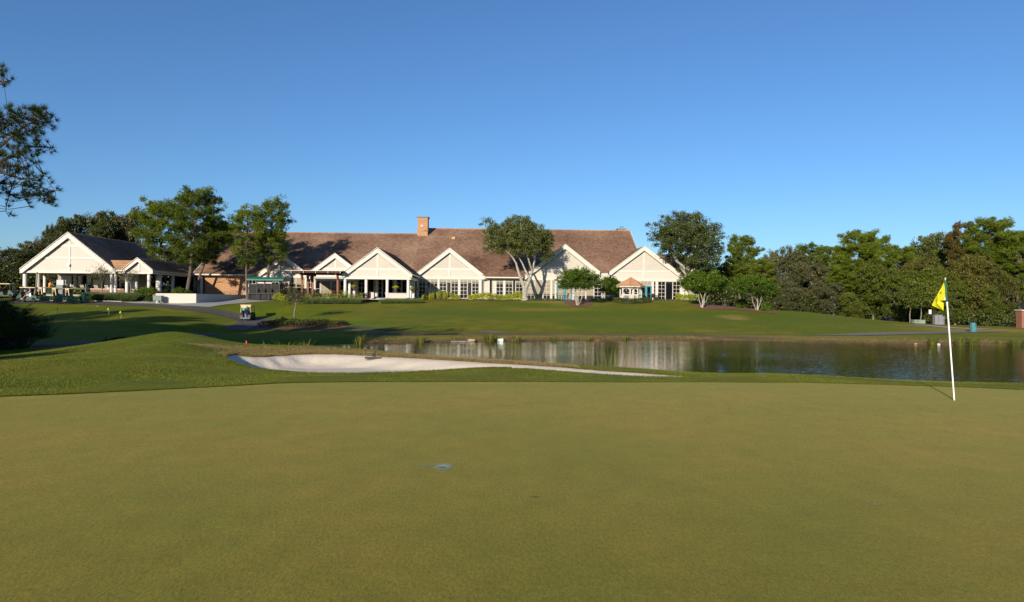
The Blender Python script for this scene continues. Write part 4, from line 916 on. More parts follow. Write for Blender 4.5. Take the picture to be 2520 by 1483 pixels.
def unit(v): return v / (np.linalg.norm(v, axis=-1, keepdims=True) + 1e-9)
def leaves(mb, C, size, rg, tint=None, aspect=.5, flat=0.0):
    n = len(C); u = rg.normal(size=(n,3)); u[:,2] *= (1-flat); u = unit(u); w = unit(np.cross(u, rg.normal(size=(n,3)))); s = size*(.7+.6*rg.random(n))[:,None]
    V = np.stack([C+u*s*.5, C+w*s*aspect*.5, C-u*s*.5, C-w*s*aspect*.5], 1).reshape(-1,3)
    t = rg.random(n) if tint is None else np.clip(tint + rg.normal(0,.14,n), 0, 1)
    mb.add(V, np.arange(n*4).reshape(-1,4), np.repeat(t, 4))
def needles(mb, C, D, k, length, width, rg, tint=None, spread=1.0):
    """k needles from every tuft centre C, leaning towards D"""
    n = len(C); CC = np.repeat(C, k, 0); dd = unit(np.repeat(D, k, 0) + spread*rg.normal(size=(n*k,3))); w = unit(np.cross(dd, rg.normal(size=(n*k,3))))*width/2
    ln = length*(.75+.5*rg.random(n*k))[:,None]
    V = np.stack([CC-w, CC+w, CC+dd*ln], 1).reshape(-1,3); t = rg.random(n) if tint is None else np.clip(tint + rg.normal(0,.12,n), 0, 1)
    mb.add(V, np.arange(n*k*3).reshape(-1,3), np.repeat(t, k*3))
def bez(a, b, rg, wob=.12, n=5, lift=0.0):
    a = np.array(a, float); b = np.array(b, float); t = np.linspace(0, 1, n)[:,None]; L_ = np.linalg.norm(b-a)
    p = a + (b-a)*t + np.sin(t*math.pi)*rg.normal(size=3)*wob*L_; p[:,2] += (np.sin(t*math.pi)*lift*L_).ravel(); p[1:-1] += rg.normal(size=(n-2,3))*wob*L_*.25
    return p

def broad_tree(name, lobes, base, fork, trunk_r, leafm, barkm, seed, nclus=300, per=45, leaf=.22, crad=.55, limbs=None, twig=True, shell=.5, aspect=.5, tintz=.35, gaps=0.0, squash=.8, label=None, cat='tree', group=None, loc=None, extra_trunks=(), twigs_pale=0):
    rg = rngn(seed); root = empty(name, loc or (0,0,0)); tag(root, label, cat, group)
    lb = np.array(lobes, float); vol = lb[:,3]*lb[:,4]*lb[:,5]; pr = vol**.8/ (vol**.8).sum()
    li = rg.choice(len(lb), nclus, p=pr); u = unit(rg.normal(size=(nclus,3))); u[:,2] = np.where(u[:,2] < -.55, -u[:,2]*.5, u[:,2]); u = unit(u)
    rr = shell + (1-shell)*rg.random(nclus)**.6; rr = np.clip(rr*(1 + rg.normal(0,.07,nclus)), 0, 1.0); C = lb[li,:3] + u*rr[:,None]*lb[li,3:6]
    zt, zb_ = C[:,2].max(), C[:,2].min()
    mb = MB(); cr = crad*(.6+.8*rg.random(nclus)); off = rg.normal(size=(nclus,per,3)); off = off/np.linalg.norm(off,axis=2,keepdims=True)*(rg.random((nclus,per,1))**.5)
    P = C[:,None,:] + off*cr[:,None,None]*np.array((1,1,squash))
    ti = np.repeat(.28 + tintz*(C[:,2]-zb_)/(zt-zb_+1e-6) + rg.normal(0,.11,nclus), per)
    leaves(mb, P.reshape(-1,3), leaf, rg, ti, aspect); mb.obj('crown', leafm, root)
    tk = MB(); base = np.array(base, float); fork = np.array(fork, float)
    tk.tube(bez(base-np.array((0,0,.3)), fork, rg, .05, 6), np.linspace(trunk_r*1.25, trunk_r*.8, 6), 9)
    ends = limbs if limbs is not None else [tuple(l[:3]) for l in lb]
    nodes = []
    for e in ends:
        L_ = np.linalg.norm(np.array(e)-fork); p = bez(fork, e, rg, .10, 6, .04); tk.tube(p, np.linspace(trunk_r*.62, trunk_r*.16, 6), 6); nodes += list(p[2:])
    for (b_, e_, r_) in extra_trunks:
        p = bez(b_, e_, rg, .06, 6, .03); tk.tube(p, np.linspace(r_, r_*.5, 6), 7); nodes += list(p[3:])
    o = tk.obj('trunk', barkm, root, True)
    if twig:
        tw = MB(); nd = np.array(nodes)
        for i in rg.choice(nclus, min(nclus, 90), replace=False):
            j = np.argmin(((nd-C[i])**2).sum(1)); tw.tube(bez(nd[j], C[i], rg, .1, 4), np.linspace(trunk_r*.13, .012, 4), 4, cap=False)
        o = tw.obj('branch', barkm, root); tag(o, kind='stuff')
    return root

def pine_tree(name, h, spread, crown_z, seed, leafm=None, trunk_r=.2, nb=46, label=None, group=None, loc=(0,0,0), lean=(0,0), k=11, nl=.30, nw=.038, per=20, prof=None, clump=.62, bent=.25, density=1.0, dead=4, bark=None):
    rg = rngn(seed); root = empty(name, loc); tag(root, label, 'pine tree', group)
    tp = np.array([(bent*math.sin(t*4+seed)*t*(1-t)*2 + lean[0]*t, bent*math.cos(t*3+seed)*t*(1-t)*2 + lean[1]*t, -.3 + (h*.97+.3)*t) for t in np.linspace(0,1,9)])
    tk = MB(); tk.tube(tp, np.linspace(trunk_r*1.2, .04, 9), 9); tr_ = tk.obj('trunk', bark or BARKP, root, True)
    prof = prof or (lambda q: .35+.65*math.sin(math.pi*min(1,(1-q)*.95+.1))**.8)
    br = MB(); C = []; D = []; T = []; ga = rg.random()*6
    for i in range(nb):
        q = ((i+rg.random())/nb)**.9; z = h*(crown_z + (1-crown_z)*q*.97); t = z/h; p0 = np.array([np.interp(t, np.linspace(0,1,9), tp[:,a]) for a in range(3)]); p0[2] = z
        ga += 2.4 + rg.normal(0,.3); ln = spread*prof(q)*(.65+.5*rg.random()); el = .12 + .55*q + rg.normal(0,.12)
        d = np.array((math.cos(ga)*math.cos(el), math.sin(ga)*math.cos(el), math.sin(el))); e = p0 + d*ln
        pts = bez(p0, e, rg, .06, 5, -.05); br.tube(pts, np.linspace(max(.02,.075*(1-q*.7)), .014, 5), 5, cap=False)
        m = max(2, int(round(ln*1.6*density)))
        for j in range(m):
            s = 1 - .62*j/m*rg.random()**.4; c_ = p0 + (e-p0)*s + rg.normal(size=3)*np.array((.30,.30,.18))*(.3+.5*ln/spread)
            kk = max(4, int(per*(.6+.8*rg.random()))); off = unit(rg.normal(size=(kk,3)))*(rg.random((kk,1))**.45)*clump*(.5+.6*rg.random())*np.array((1.05,1.05,.85))
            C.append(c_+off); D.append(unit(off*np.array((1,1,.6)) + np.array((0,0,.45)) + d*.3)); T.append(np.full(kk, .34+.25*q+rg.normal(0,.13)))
            if s < .98 and rg.random() < .5: br.tube([p0+(e-p0)*max(0,s-.2), c_], [.02,.01], 4, cap=False)
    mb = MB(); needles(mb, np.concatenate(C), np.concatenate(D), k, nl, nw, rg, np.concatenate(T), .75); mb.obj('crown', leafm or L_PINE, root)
    for i in range(dead):
        z = h*crown_z*(.55+.5*rg.random()); a = rg.random()*6.3; p0 = np.array([np.interp(z/h, np.linspace(0,1,9), tp[:,k_]) for k_ in range(3)]); p0[2] = z
        br.tube(bez(p0, p0+np.array((math.cos(a)*1.6, math.sin(a)*1.6, .3)), rg, .12, 5), np.linspace(.04,.01,5), 4, cap=False)
    o = br.obj('branch', bark or BARKP, root); tag(o, kind='stuff')
    return root

def wz(px, py, D): return at(px, py, D)
# --- live oak in front of the centre
def lobes_from(px_list, D, depth=.8):
    """ellipsoids given as (pixel x, pixel y, rx px, ry px, depth offset m)"""
    out = []
    for (px, py, rx, ry, dd) in px_list:
        x, y, z = at(px, py, D+dd); s = (D+dd)/1680; out.append((x, y, z, rx*s, rx*s*depth, ry*s))
    return out
D = 95.5; b = at(1291.5, 735, D); b = (b[0], D, g(b[0], D)); f = at(1296, 702, D)
lb = lobes_from([(1270,565,42,26,0),(1225,570,36,26,.5),(1215,598,30,16,-.5),(1320,575,34,26,.3),(1335,608,26,22,0),(1290,560,34,24,-1.5),(1345,590,20,20,1),(1262,600,34,20,.8),(1200,552,20,14,0),(1300,600,34,22,-.8),(1240,610,18,10,0),(1290,585,60,36,-1.2),(1215,575,26,22,-1.2),(1345,615,18,22,-.5),(1255,590,44,30,-1.4),(1325,590,34,28,-1.4),(1232,585,34,26,1),(1275,548,40,18,-.5),(1215,616,26,14,-.4),(1255,622,24,12,-.6),(1346,632,20,14,0),(1302,620,28,12,-1)], D)
lim = [at(1262,640,D), at(1245,605,D-.6), at(1318,655,D), at(1335,608,D+.3), at(1283,600,D+.8), at(1300,590,D-1), at(1228,590,D)]
rg = rngn(11); tr_ = empty("live_oak_tree"); tag(tr_, 'live oak with a broad crown and pale forked trunk in front of the central windows', 'tree')
tk = MB()
def px3(L_, D): return [at(a, b_, D+dd) for a, b_, dd in L_]
s_ = D/1680
tk.tube(px3([(1292,740,0),(1291,728,0),(1292,715,0),(1289,706,0),(1283,690,0),(1277,672,-.1),(1273,660,-.2),(1270,648,-.3),(1262,635,-.3),(1252,620,-.2)], D), np.array([10,7.4,6.4,5,4.2,3.6,3.0,2.4,1.8,1.1])*s_, 10)
tk.tube(px3([(1292,716,0),(1297,703,0),(1303,690,.1),(1306,678,.1),(1311,664,.2),(1314,650,.3),(1317,636,.4),(1319,622,.4),(1326,610,.4),(1336,598,.4)], D), np.array([5.4,4.8,4.2,3.5,3,2.5,2.0,1.5,1.1,.8])*s_, 10)
tk.tube(px3([(1304,686,.1),(1298,676,.2),(1292,664,.4),(1285,648,.6),(1277,634,.8),(1262,620,.9),(1245,606,1)], D), np.array([3,2.7,2.4,2.0,1.5,1.1,.7])*s_, 8)
tk.tube(px3([(1311,668,.2),(1305,654,-.3),(1301,640,-.6),(1297,622,-.9),(1296,600,-1.2)], D), np.array([3,2.6,2.2,1.7,1])*s_, 7)
tk.tube(px3([(1316,640,.4),(1310,625,.8),(1309,606,1.2),(1300,590,1.2)], D), np.array([2,1.6,1.2,.8])*s_, 6)
tk.tube(px3([(1262,635,-.3),(1240,612,-.6),(1222,600,-.8)], D), np.array([1.8,1.2,.8])*s_, 6)
tk.obj('trunk', BARKW, tr_, True)
lba = np.array(lb); n = 900; vol = lba[:,3]*lba[:,4]*lba[:,5]; li = rg.choice(len(lba), n, p=vol**.8/(vol**.8).sum()); u = unit(rg.normal(size=(n,3))); C = lba[li,:3]+u*(.35+.7*rg.random((n,1))**.7)*lba[li,3:6]
per = 52; off = rg.normal(size=(n,per,3)); off = off/np.linalg.norm(off,axis=2,keepdims=True)*rg.random((n,per,1))**.5*(.25+.45*rg.random((n,1,1)))*np.array((1,1,.8))
mb = MB(); leaves(mb, (C[:,None]+off).reshape(-1,3), .20, rg, np.repeat(.5+rg.normal(0,.14,n), per), .45); mb.obj('crown', L_OAK, tr_)
tw = MB(); nd = np.array([at(a,b_,D+dd) for a,b_,dd in [(1262,620,.9),(1252,620,-.2),(1336,598,.4),(1296,600,-1.2),(1300,590,1.2),(1222,600,-.8),(1317,636,.4),(1277,640,.8),(1320,615,.4)]])
for i in rg.choice(n, 150, replace=False):
    j = np.argmin(((nd-C[i])**2).sum(1)); tw.tube(bez(nd[j], C[i], rg, .12, 4), np.linspace(.05,.012,4), 4, cap=False)
tag(tw.obj('branch', BARKW, tr_), kind='stuff')

# --- large oak at the right end
D = 98.0; bx = at(1722,740,D)
lb = lobes_from([(1680,585,62,42,0),(1640,570,40,30,-1),(1720,575,46,42,.5),(1700,545,44,26,0),(1660,545,36,22,1),(1750,600,34,40,0),(1620,600,26,22,0),(1690,630,50,34,.8),(1740,640,34,34,-.5),(1690,590,70,50,-1.8),(1730,620,50,50,-1.5),(1650,590,44,34,-1.2),(1715,660,44,34,-1),(1655,620,36,22,-.8),(1606,582,20,14,0),(1768,570,16,20,0),(1602,555,16,12,0),(1710,660,34,26,0)], D)
t_ = broad_tree("live_oak_tree", lb, (bx[0], D, g(bx[0], D)), at(1690,678,D), .38, L_OAK, BARKW, 21, nclus=900, per=52, leaf=.21, crad=.52, shell=.35, limbs=[at(1660,625,D),at(1640,590,D),at(1720,640,D+1),at(1700,600,D),at(1750,620,D-1)], label='large rounded live oak leaning over the rightmost gable', tintz=.2)

# --- trained glossy trees on the lawn
def lig(px, base_py, D, lobes_px, stems, seed, label, ncl=230, leaf=.17):
    b = at(px, base_py, D); zg = g(b[0], D); lb = lobes_from([(a_, b_+7, c_*1.04, d_*1.05, e_) for a_, b_, c_, d_, e_ in lobes_px] + [(a_, b_+21, c_*.88, d_*.62, e_) for a_, b_, c_, d_, e_ in lobes_px[:5]], D, .9)
    ex = [((b[0]+.06*i-.1, D, zg-.1), at(*s, D + (.4 if i % 2 else -.3)), r*.62) for i, (s, r) in enumerate(stems)]
    root = broad_tree("ligustrum_tree", lb, (b[0], D, zg), at(px, base_py-12, D), .11, L_LIG, BARKW, seed, nclus=ncl, per=64, leaf=leaf, crad=.42, shell=.3, limbs=[at(*stems[0][0], D)], extra_trunks=ex, label=label, group='round-headed trees on the lawn', tintz=.25, squash=.7, aspect=.45)
    # spiky shoots on the outline
    rg = rngn(seed+1); mb = MB(); L_ = np.array(lb); C = []
    for l in L_:
        u = unit(rg.normal(size=(16,3))); u[:,2] = abs(u[:,2]); C.append((l[:3]+u*l[3:6]*1.02, u))
    needles(mb, np.concatenate([c[0] for c in C]), np.concatenate([c[1] for c in C]), 4, .38, .07, rg, None, .35)
    mb.obj('shoots', L_LIG, root).data; return root
lig(1421, 745, 88.5, [(1423,685,50,27,-.3),(1423,680,42,20,0),(1400,685,30,18,-.6),(1445,685,32,22,.5),(1430,667,30,14,0),(1393,695,20,14,0),(1462,695,18,18,0),(1408,670,22,12,.5)], [((1405,708),.10),((1419,700),.12),((1432,708),.10),((1444,712),.07),((1395,702),.06)], 31, 'round-headed ligustrum with pale stems in the oval mulch bed', 330)
lig(1493, 736, 96, [(1500,695,22,20,-.3),(1500,693,20,16,0),(1490,696,14,12,.5),(1508,702,13,12,0),(1500,684,14,8,0)], [((1487,712),.07),((1493,705),.07),((1508,712),.07)], 33, 'smallest round-headed ligustrum, between the oval bed and the gazebo', 150)
lig(1729, 753, 85.5, [(1731,692,56,27,-.3),(1731,688,52,20,0),(1705,690,34,20,-.7),(1758,692,32,20,.6),(1732,672,38,12,0),(1690,700,18,14,0),(1775,702,16,14,0),(1720,705,30,12,.6)], [((1716,712),.11),((1730,705),.12),((1745,708),.10),((1755,714),.06)], 35, 'widest round-headed ligustrum, beside the yellow hedge', 380)
lig(1864, 765, 82.5, [(1855,702,54,25,-.3),(1856,697,48,16,0),(1830,692,30,16,-.6),(1885,704,28,18,.5),(1850,684,34,9,0),(1815,700,16,12,0),(1893,714,18,12,0),(1860,715,34,12,0)], [((1850,728),.09),((1862,720),.10),((1874,726),.10),((1882,714),.05)], 37, 'round-headed ligustrum at the far right of the mulch bed', 330)

# --- shrubs, hedges and borders
def leafball(name, label, px, py_top, py_bot, wpx, D, leafm, seed, leaf=.12, dens=1.0, cat='shrub', group=None, depth=.9, tint=.45, sub=None):
    x, y, zt = at(px, py_top, D); zb_ = at(px, py_bot, D)[2]; rx = wpx/2*D/1680; rg = rngn(seed); n = int(2600*dens)
    u = unit(rg.normal(size=(n,3))); u[:,2] = np.abs(u[:,2])*1.0 - .25*(rg.random(n) < .35); r_ = .80+.22*rg.random(n)
    wob = 1+.09*np.sin(u[:,0]*5+seed)*np.cos(u[:,1]*4+seed*2)+.05*np.sin(u[:,2]*9+seed)
    C = np.stack([x+u[:,0]*rx*r_*wob, y+u[:,1]*rx*depth*r_*wob, zb_+ (zt-zb_)*np.clip(u[:,2],-.1,1)*r_*wob], 1)
    mb = MB(); leaves(mb, C, leaf, rg, np.full(n, tint), .55)
    core = []; root = mb.obj(name, leafm); tag(root, label, cat, group); return root
def row_blob(name, label, pts, D_, h, w, leafm, seed, leaf=.12, n=3000, cat='hedge', rnd=.5, kind=None, tint=.45, group=None, spiky=0):
    """hedge running along world points"""
    P = np.array(pts, float); seg = np.linalg.norm(np.diff(P, axis=0), axis=1); cs = np.concatenate([[0], np.cumsum(seg)]); rg = rngn(seed)
    t = rg.random(n)*cs[-1]; x = np.interp(t, cs, P[:,0]); y = np.interp(t, cs, P[:,1]); 
    T = np.stack([np.interp(np.minimum(t+.1,cs[-1]), cs, P[:,0])-np.interp(t-.1, cs, P[:,0]), np.interp(np.minimum(t+.1,cs[-1]), cs, P[:,1])-np.interp(t-.1, cs, P[:,1])],1); T /= np.linalg.norm(T,axis=1)[:,None]+1e-9
    a = rg.random(n)*math.pi; hh = h*(1+rnd*.35*np.sin(t*2.1+seed)*np.sin(t*.83+1)+rnd*.15*rg.normal(size=n)); r_ = .75+.3*rg.random(n)
    o1 = np.cos(a)*w/2*r_; z = np.sin(a)**.6*hh*r_; fx = x - T[:,1]*o1; fy = y + T[:,0]*o1
    C = np.stack([fx, fy, H0(x, y)+z], 1); mb = MB()
    if spiky: needles(mb, np.stack([fx,fy,H0(x,y)+z*.35],1), np.stack([np.cos(a)*.5*-T[:,1],np.cos(a)*.5*T[:,0],np.full(n,.9)],1), 3, spiky, .05, rg, np.full(n,tint), .42)
    else: leaves(mb, C, leaf, rg, np.full(n, tint), .6)
    o = mb.obj(name, leafm); return tag(o, label, cat, group, kind)
def W(px, py, D): p = at(px, py, D); return (p[0], p[1])
# flower border left
row_blob("yellow_shrub", 'lime-yellow shrubs at the left end of the flower border', [W(676,736,92),W(700,736,91.5),W(735,736,91),W(770,736,91)], 0, .85, 1.2, L_YEL, 51, .17, 2300, 'shrub border', .9)
row_blob("strap_leaved_plants", 'grey-green strap-leaved plants in the flower border by the pergola', [W(745,740,89.3),W(800,740,89.3),W(890,738,89.3)], 0, 1.0, 1.5, L_AGA, 52, .15, 3000, 'plants', .5, spiky=.5)
row_blob("yellow_shrub", 'lime-yellow shrub row behind the strap-leaved plants near the portico', [W(775,736,90.3),W(830,735,90.3),W(893,734,90.3)], 0, 1.25, .7, L_YEL, 53, .14, 1300, 'shrub border', .9)
row_blob("dark_red_shrub", 'low dark red shrubs behind the flower border', [W(755,736,90.8),W(905,734,90.8)], 0, 1.15, .5, L_RED, 54, .12, 2300, 'shrub border', .4)
row_blob("geraniums", 'red flowers along the pergola railing', [W(790,735,91.1),W(840,735,91.1)], 0, 1.25, .5, L_FLOW, 55, .13, 330, 'flowers', .5)
row_blob("strap_leaved_plants", 'grey-green strap-leaved plants between portico and windows', [W(935,740,89.8),W(990,740,90.3),W(1037,740,91)], 0, .72, 1.2, L_AGA, 56, .13, 1900, 'plants', .4, spiky=.42)
rg = rngn(57)
for i, (px, D_) in enumerate(zip([1045,1062,1080,1096,1112,1126,1158,1170,1184,1197,1210,1224,1238,1250,1262,1274,1284], [95.5]*17)):
    row_blob("yellow_shrub", 'lime-yellow clump, %s from the left in the border %s' % (('first','second','third','fourth','fifth','sixth','seventh','eighth','ninth','tenth','eleventh')[i if px < 1135 else i-6], 'under the central gable windows' if px < 1135 else 'left of the live oak trunk'), [W(px-6.5,740,D_),W(px+6.5,740,D_)], 0, .74+.14*rg.random(), .85, L_YEL, 570+i, .15, 430, 'shrub', 1.0, group='lime-yellow clumps under the central gable' if px < 1135 else 'lime-yellow clumps under the recessed windows')
row_blob("dark_red_shrub", 'dark red shrubs against the central windows', [W(1030,738,97.2),W(1150,738,97.2),W(1285,738,97.2)], 0, .75, .5, L_RED, 58, .11, 1800, 'shrub border', .8)
row_blob("yellow_hedge", 'bright yellow hedge below the rightmost windows', [W(1662,741,95.5),W(1700,742,95),W(1742,743,94.5)], 0, .92, 1.0, L_YEL, 59, .17, 2600, 'hedge', .3)
row_blob("low_hedge", 'low clipped green hedge strip at the right windows', [W(1612,741,95),W(1665,742,94),W(1735,745,93)], 0, .22, .6, L_HEDGE, 60, .1, 1500, 'hedge', .1)
row_blob("low_hedge", 'low dark hedge strip under the blinds of the third large gable', [W(1292,739,96),W(1345,739.5,96),W(1378,740,96)], 0, .26, .6, L_HEDGE, 61, .1, 1200, 'hedge', .1, tint=.25)
row_blob("low_hedge", 'low dark hedge strip between oval bed and gazebo', [W(1425,740,96),W(1510,741,96)], 0, .26, .6, L_HEDGE, 62, .1, 1400, 'hedge', .1, tint=.25)
row_blob("clipped_hedge", 'clipped curved box hedge wrapped around the gazebo', [at(1519,741,92.5)[:2],at(1525,745,91.2)[:2],at(1545,747,90.5)[:2],at(1565,747.5,90.4)[:2],at(1585,746.5,90.9)[:2],at(1595,742,92.2)[:2]], 0, .72, 1.15, L_HEDGE, 63, .10, 5200, 'hedge', .12)
# pavilion planting
row_blob("strap_leaved_plants", 'long bank of grey-green strap-leaved plants before the pavilion', [W(213,742,86.2),W(270,743,86.2),W(345,744,86.2)], 0, 1.0, 2.2, L_AGA, 64, .2, 4200, 'plants', .3, spiky=.62, tint=.4)
leafball("round_shrub", 'largest rounded glossy shrub right of the pavilion columns', 363, 703, 746, 66, 88, L_LIG, 65, .17, 2.4, group=None)
leafball("round_shrub", 'rounded shrub behind the retaining wall', 445, 707, 735, 54, 90, L_LIG, 66, .16, 1.6)
leafball("round_shrub", 'loose dark shrub between the pavilion columns', 410, 708, 735, 30, 91, L_OAK, 67, .16, .8)
leafball("round_shrub", 'low dark shrub left of the retaining wall', 372, 726, 748, 40, 86.6, L_HEDGE, 68, .16, 1.2, tint=.2)
row_blob("clipped_hedge", 'green clipped hedge behind the parked golf carts', [W(120,744,88),W(210,744,88)], 0, 1.0, .8, L_LIG, 69, .13, 2000, 'hedge', .3)
leafball("round_shrub", 'rounded glossy shrub at the right end of the mulch bed', 1887, 744, 769, 31, 81.5, L_LIG, 70, .14, 1.8)
leafball("round_shrub", 'small loose shrub behind the mulch bed', 1825, 735, 756, 25, 86, L_LIG, 71, .14, 1.0)
leafball("round_shrub", 'small mounded shrub on the island bed', 697, 780, 800, 24, 71, L_HEDGE, 72, .12, .9)
row_blob("dark_red_shrub", 'dark low shrubs covering the island bed between the paths', [hit(650,803)[:2],hit(700,805)[:2],hit(760,805)[:2],hit(845,805)[:2]], 0, .60, 2.2, L_OAKD, 73, .13, 5200, 'shrub border', .5)
row_blob("low_hedge", 'green low plants at the front of the island bed', [hit(655,799)[:2],hit(690,797)[:2],hit(720,796)[:2],hit(800,799)[:2]], 0, .42, 1.0, L_OAKD, 74, .13, 1600, 'shrub border', .8)

# --- slender nearly bare trees
def thin_tree(px, base_py, D, top_py, wpx, seed, label, fork_frac=.4, per=9, ncl=130, leafm=None, leaf=.13, bark=None):
    rg = rngn(seed); x, y, _ = at(px, base_py, D); zg = g(x, y); zt = at(px, top_py, D)[2]; hh = zt-zg; w = wpx*D/1680/2
    root = empty("slender_tree", (x, y, zg)); tag(root, label, 'tree'); tk = MB(); fz = hh*fork_frac
    tk.tube(bez((0,0,-.2),(.1,0,fz),rg,.04,6), np.linspace(.075,.05,6), 7); nodes = []
    for i in range(9):
        a = rg.random()*6.3; r_ = w*(.5+.5*rg.random()); e = np.array((math.cos(a)*r_, math.sin(a)*r_, fz+(hh-fz)*(.35+.6*rg.random())))
        p = bez((.1,0,fz-.05+rg.random()*.15), e, rg, .08, 6, .05); tk.tube(p, np.linspace(.032,.008,6), 5, cap=False); nodes += list(p[2:])
    tk.obj('trunk', bark or BARKO, root, True)
    nd = np.array(nodes); C = nd[rg.integers(0,len(nd),ncl)] + rg.normal(size=(ncl,3))*np.array((w*.24,w*.24,hh*.06)); tw = MB()
    for i in range(0, ncl, 2):
        j = np.argmin(((nd-C[i])**2).sum(1)); tw.tube([nd[j], (nd[j]+C[i])/2+rg.normal(size=3)*.05, C[i]], [.012,.009,.006], 3, cap=False)
    tag(tw.obj('branch', bark or BARKO, root), kind='stuff')
    P = C[:,None]+rg.normal(size=(ncl,per,3))*.16; mb = MB(); leaves(mb, P.reshape(-1,3), leaf, rg, None, .55); mb.obj('crown', leafm or L_SPARSE, root); return root
thin_tree(248, 741, 86.8, 652, 66, 81, 'slender sparse tree before the big pavilion gable', .45, 9, 150)
thin_tree(317, 741, 86.8, 656, 60, 82, 'slender sparse tree before the small pavilion gable', .5, 8, 130)
thin_tree(726, 796, 71.5, 700, 76, 83, 'young sparse tree on the island bed', .50, 12, 190, leafm=L_SPARSE, bark=BARKO)
thin_tree(128, 744, 95, 660, 60, 84, 'sparse tree in the shade left of the pavilion', .4, 12, 130)

# --- pines left of the clubhouse
def gx(px, D): return at(px, 740, D)[0]
def pine_at(px, D, top_py, spread_px, crown_py, seed, label, group=None, base_px=None, **kw):
    x = gx(base_px or px, D); zg = g(x, D); zt = at(px, top_py, D)[2] - 1.5; h = zt-zg; cz = (at(px, crown_py, D)[2]-zg)/h
    lean = (gx(px, D)-x, 0)
    return pine_tree("pine_tree", h, spread_px*.46*D/1680, cz, seed, label=label, group=group, loc=(x, D, zg), lean=lean, **kw)
pine_at(487, 91.5, 462, 150, 655, 101, 'tallest pine left of the clubhouse, behind the retaining wall', base_px=457, nb=96, per=20, trunk_r=.25, density=1.1)
pine_at(535, 97, 540, 110, 652, 103, 'shorter pine with low hanging boughs right of the tallest pine', base_px=472, nb=66, per=18, trunk_r=.18, density=1.0)
pine_at(400, 98, 492, 145, 640, 102, 'broad pine behind the pavilion roof', base_px=394, nb=86, per=20, trunk_r=.2, density=1.1)
pine_at(606, 93.5, 503, 105, 655, 104, 'left one of the two pines before the brick wall', base_px=609, nb=66, per=18, trunk_r=.18, density=1.0)
pine_at(668, 95, 483, 104, 600, 105, 'right one of the two pines, slender, beside the green awning', base_px=655, nb=56, per=18, trunk_r=.17, density=1.0)
pine_at(672, 95.6, 560, 100, 650, 106, 'short pine with drooping boughs against the long roof', base_px=650, nb=30, per=20, trunk_r=.14)

# --- woodland: a few kinds built once and copied
def oak_proto(seed, leafm, bark, w=5.0, h=10.0, low=.12, per=56, ncl=560, leaf=.26):
    rg = rngn(seed); lb = []
    for i in range(20):
        a = rg.random()*6.3; q = low + (1-low)*((i+.5)/20)**.9; r_ = w*math.sqrt(max(.08, 1-((q-.48)/.56)**2))*.62*rg.random()**.5
        lb.append((math.cos(a)*r_, math.sin(a)*r_, h*q*.93, w*(.34+.2*rg.random()), w*(.34+.2*rg.random()), h*(.10+.05*rg.random())))
    r_ = broad_tree("oak_tree", lb, (0,0,0), (rg.normal()*.2,0,h*.3), .24, leafm, bark, seed, nclus=ncl, per=per, leaf=leaf, crad=.58, shell=.35, limbs=[l[:3] for l in lb[::3]], tintz=.25)
    return r_, w, h
def put(proto, px, D, top_py, wpx, rz, label, name, cat='tree', group=None, first=[set()], zg=None):
    root, w, h = proto
    o = root if root.name not in first[0] else copy_tree(root)
    first[0].add(root.name); x = gx(px, D); zz = g(x, D) if zg is None else zg; zt = at(px, top_py, D)[2]
    s = wpx/2*D/1680/w; o.location = (x, D, zz-.05); o.scale = (s, s, (zt-zz)/h); o.rotation_euler = (0,0,rz)
    for k_ in ('label','category','group'):
        if k_ in o: del o[k_]
    tag(o, label, cat, group); o.name = name; return o
OD = oak_proto(201, L_OAKD, BARKO); OG = oak_proto(202, L_GREY, BARKO, ncl=560); OB = oak_proto(203, L_BROAD, BARKO, low=.06, ncl=600); OR_ = oak_proto(204, L_REDD, BARKO, low=.06, ncl=580)
def pine_proto(seed, leafm, h=15, spread=3.6, cz=.24, nb=84): 
    return pine_tree("pine_tree", h, spread, cz, seed, leafm=leafm, nb=nb, per=24, k=11, nl=.34, nw=.048, trunk_r=.17, density=1.2), spread+.5, h+1.7
P1 = pine_proto(211, L_PINE); P2 = pine_proto(212, L_PINE, cz=.32, nb=72); P3 = pine_proto(213, L_RUST, h=15, cz=.40, nb=60)
GL, GR_ = 'trees behind the pavilion', 'trees in the wood at the right'
for i, (pr, px, D, top, w, lab) in enumerate([
    (OD, -25, 100, 640, 150, 'dark oak at the left edge of the photo, behind the carts'),
    (OD, 40, 108, 612, 140, 'dark oak sloping down to the left of the pavilion gable'),
    (OG, 92, 112, 590, 120, 'greyish oak just left of the pavilion peak'),
    (OD, 122, 118, 556, 60, 'narrow pointed dark tree above the pavilion peak'),
    (OD, 190, 114, 530, 130, 'dark oak right above the pavilion peak'),
    (OD, 258, 116, 522, 140, 'dense dark oak behind the pavilion roof'),
    (OG, 322, 118, 520, 130, 'greyish oak between pavilion roof and broad pine'),
    (OD, 352, 112, 620, 110, 'low dark oak behind the dark pavilion roof slope'),
    (OD, 450, 114, 610, 130, 'low dark oak behind the tallest pine'),
    (OD, 545, 113, 545, 110, 'dark oak behind the left end of the long roof'),
    (OG, 500, 122, 600, 140, 'greyish oak far behind the walkway'),
    (OD, 10, 97, 668, 110, 'low dark oak just behind the leftmost cart'),
    (OD, 75, 100, 660, 90, 'low dark oak behind the pavilion corner column')]):
    put(pr, px, D, top, w, i*1.3, lab, 'oak_tree', 'tree', GL)
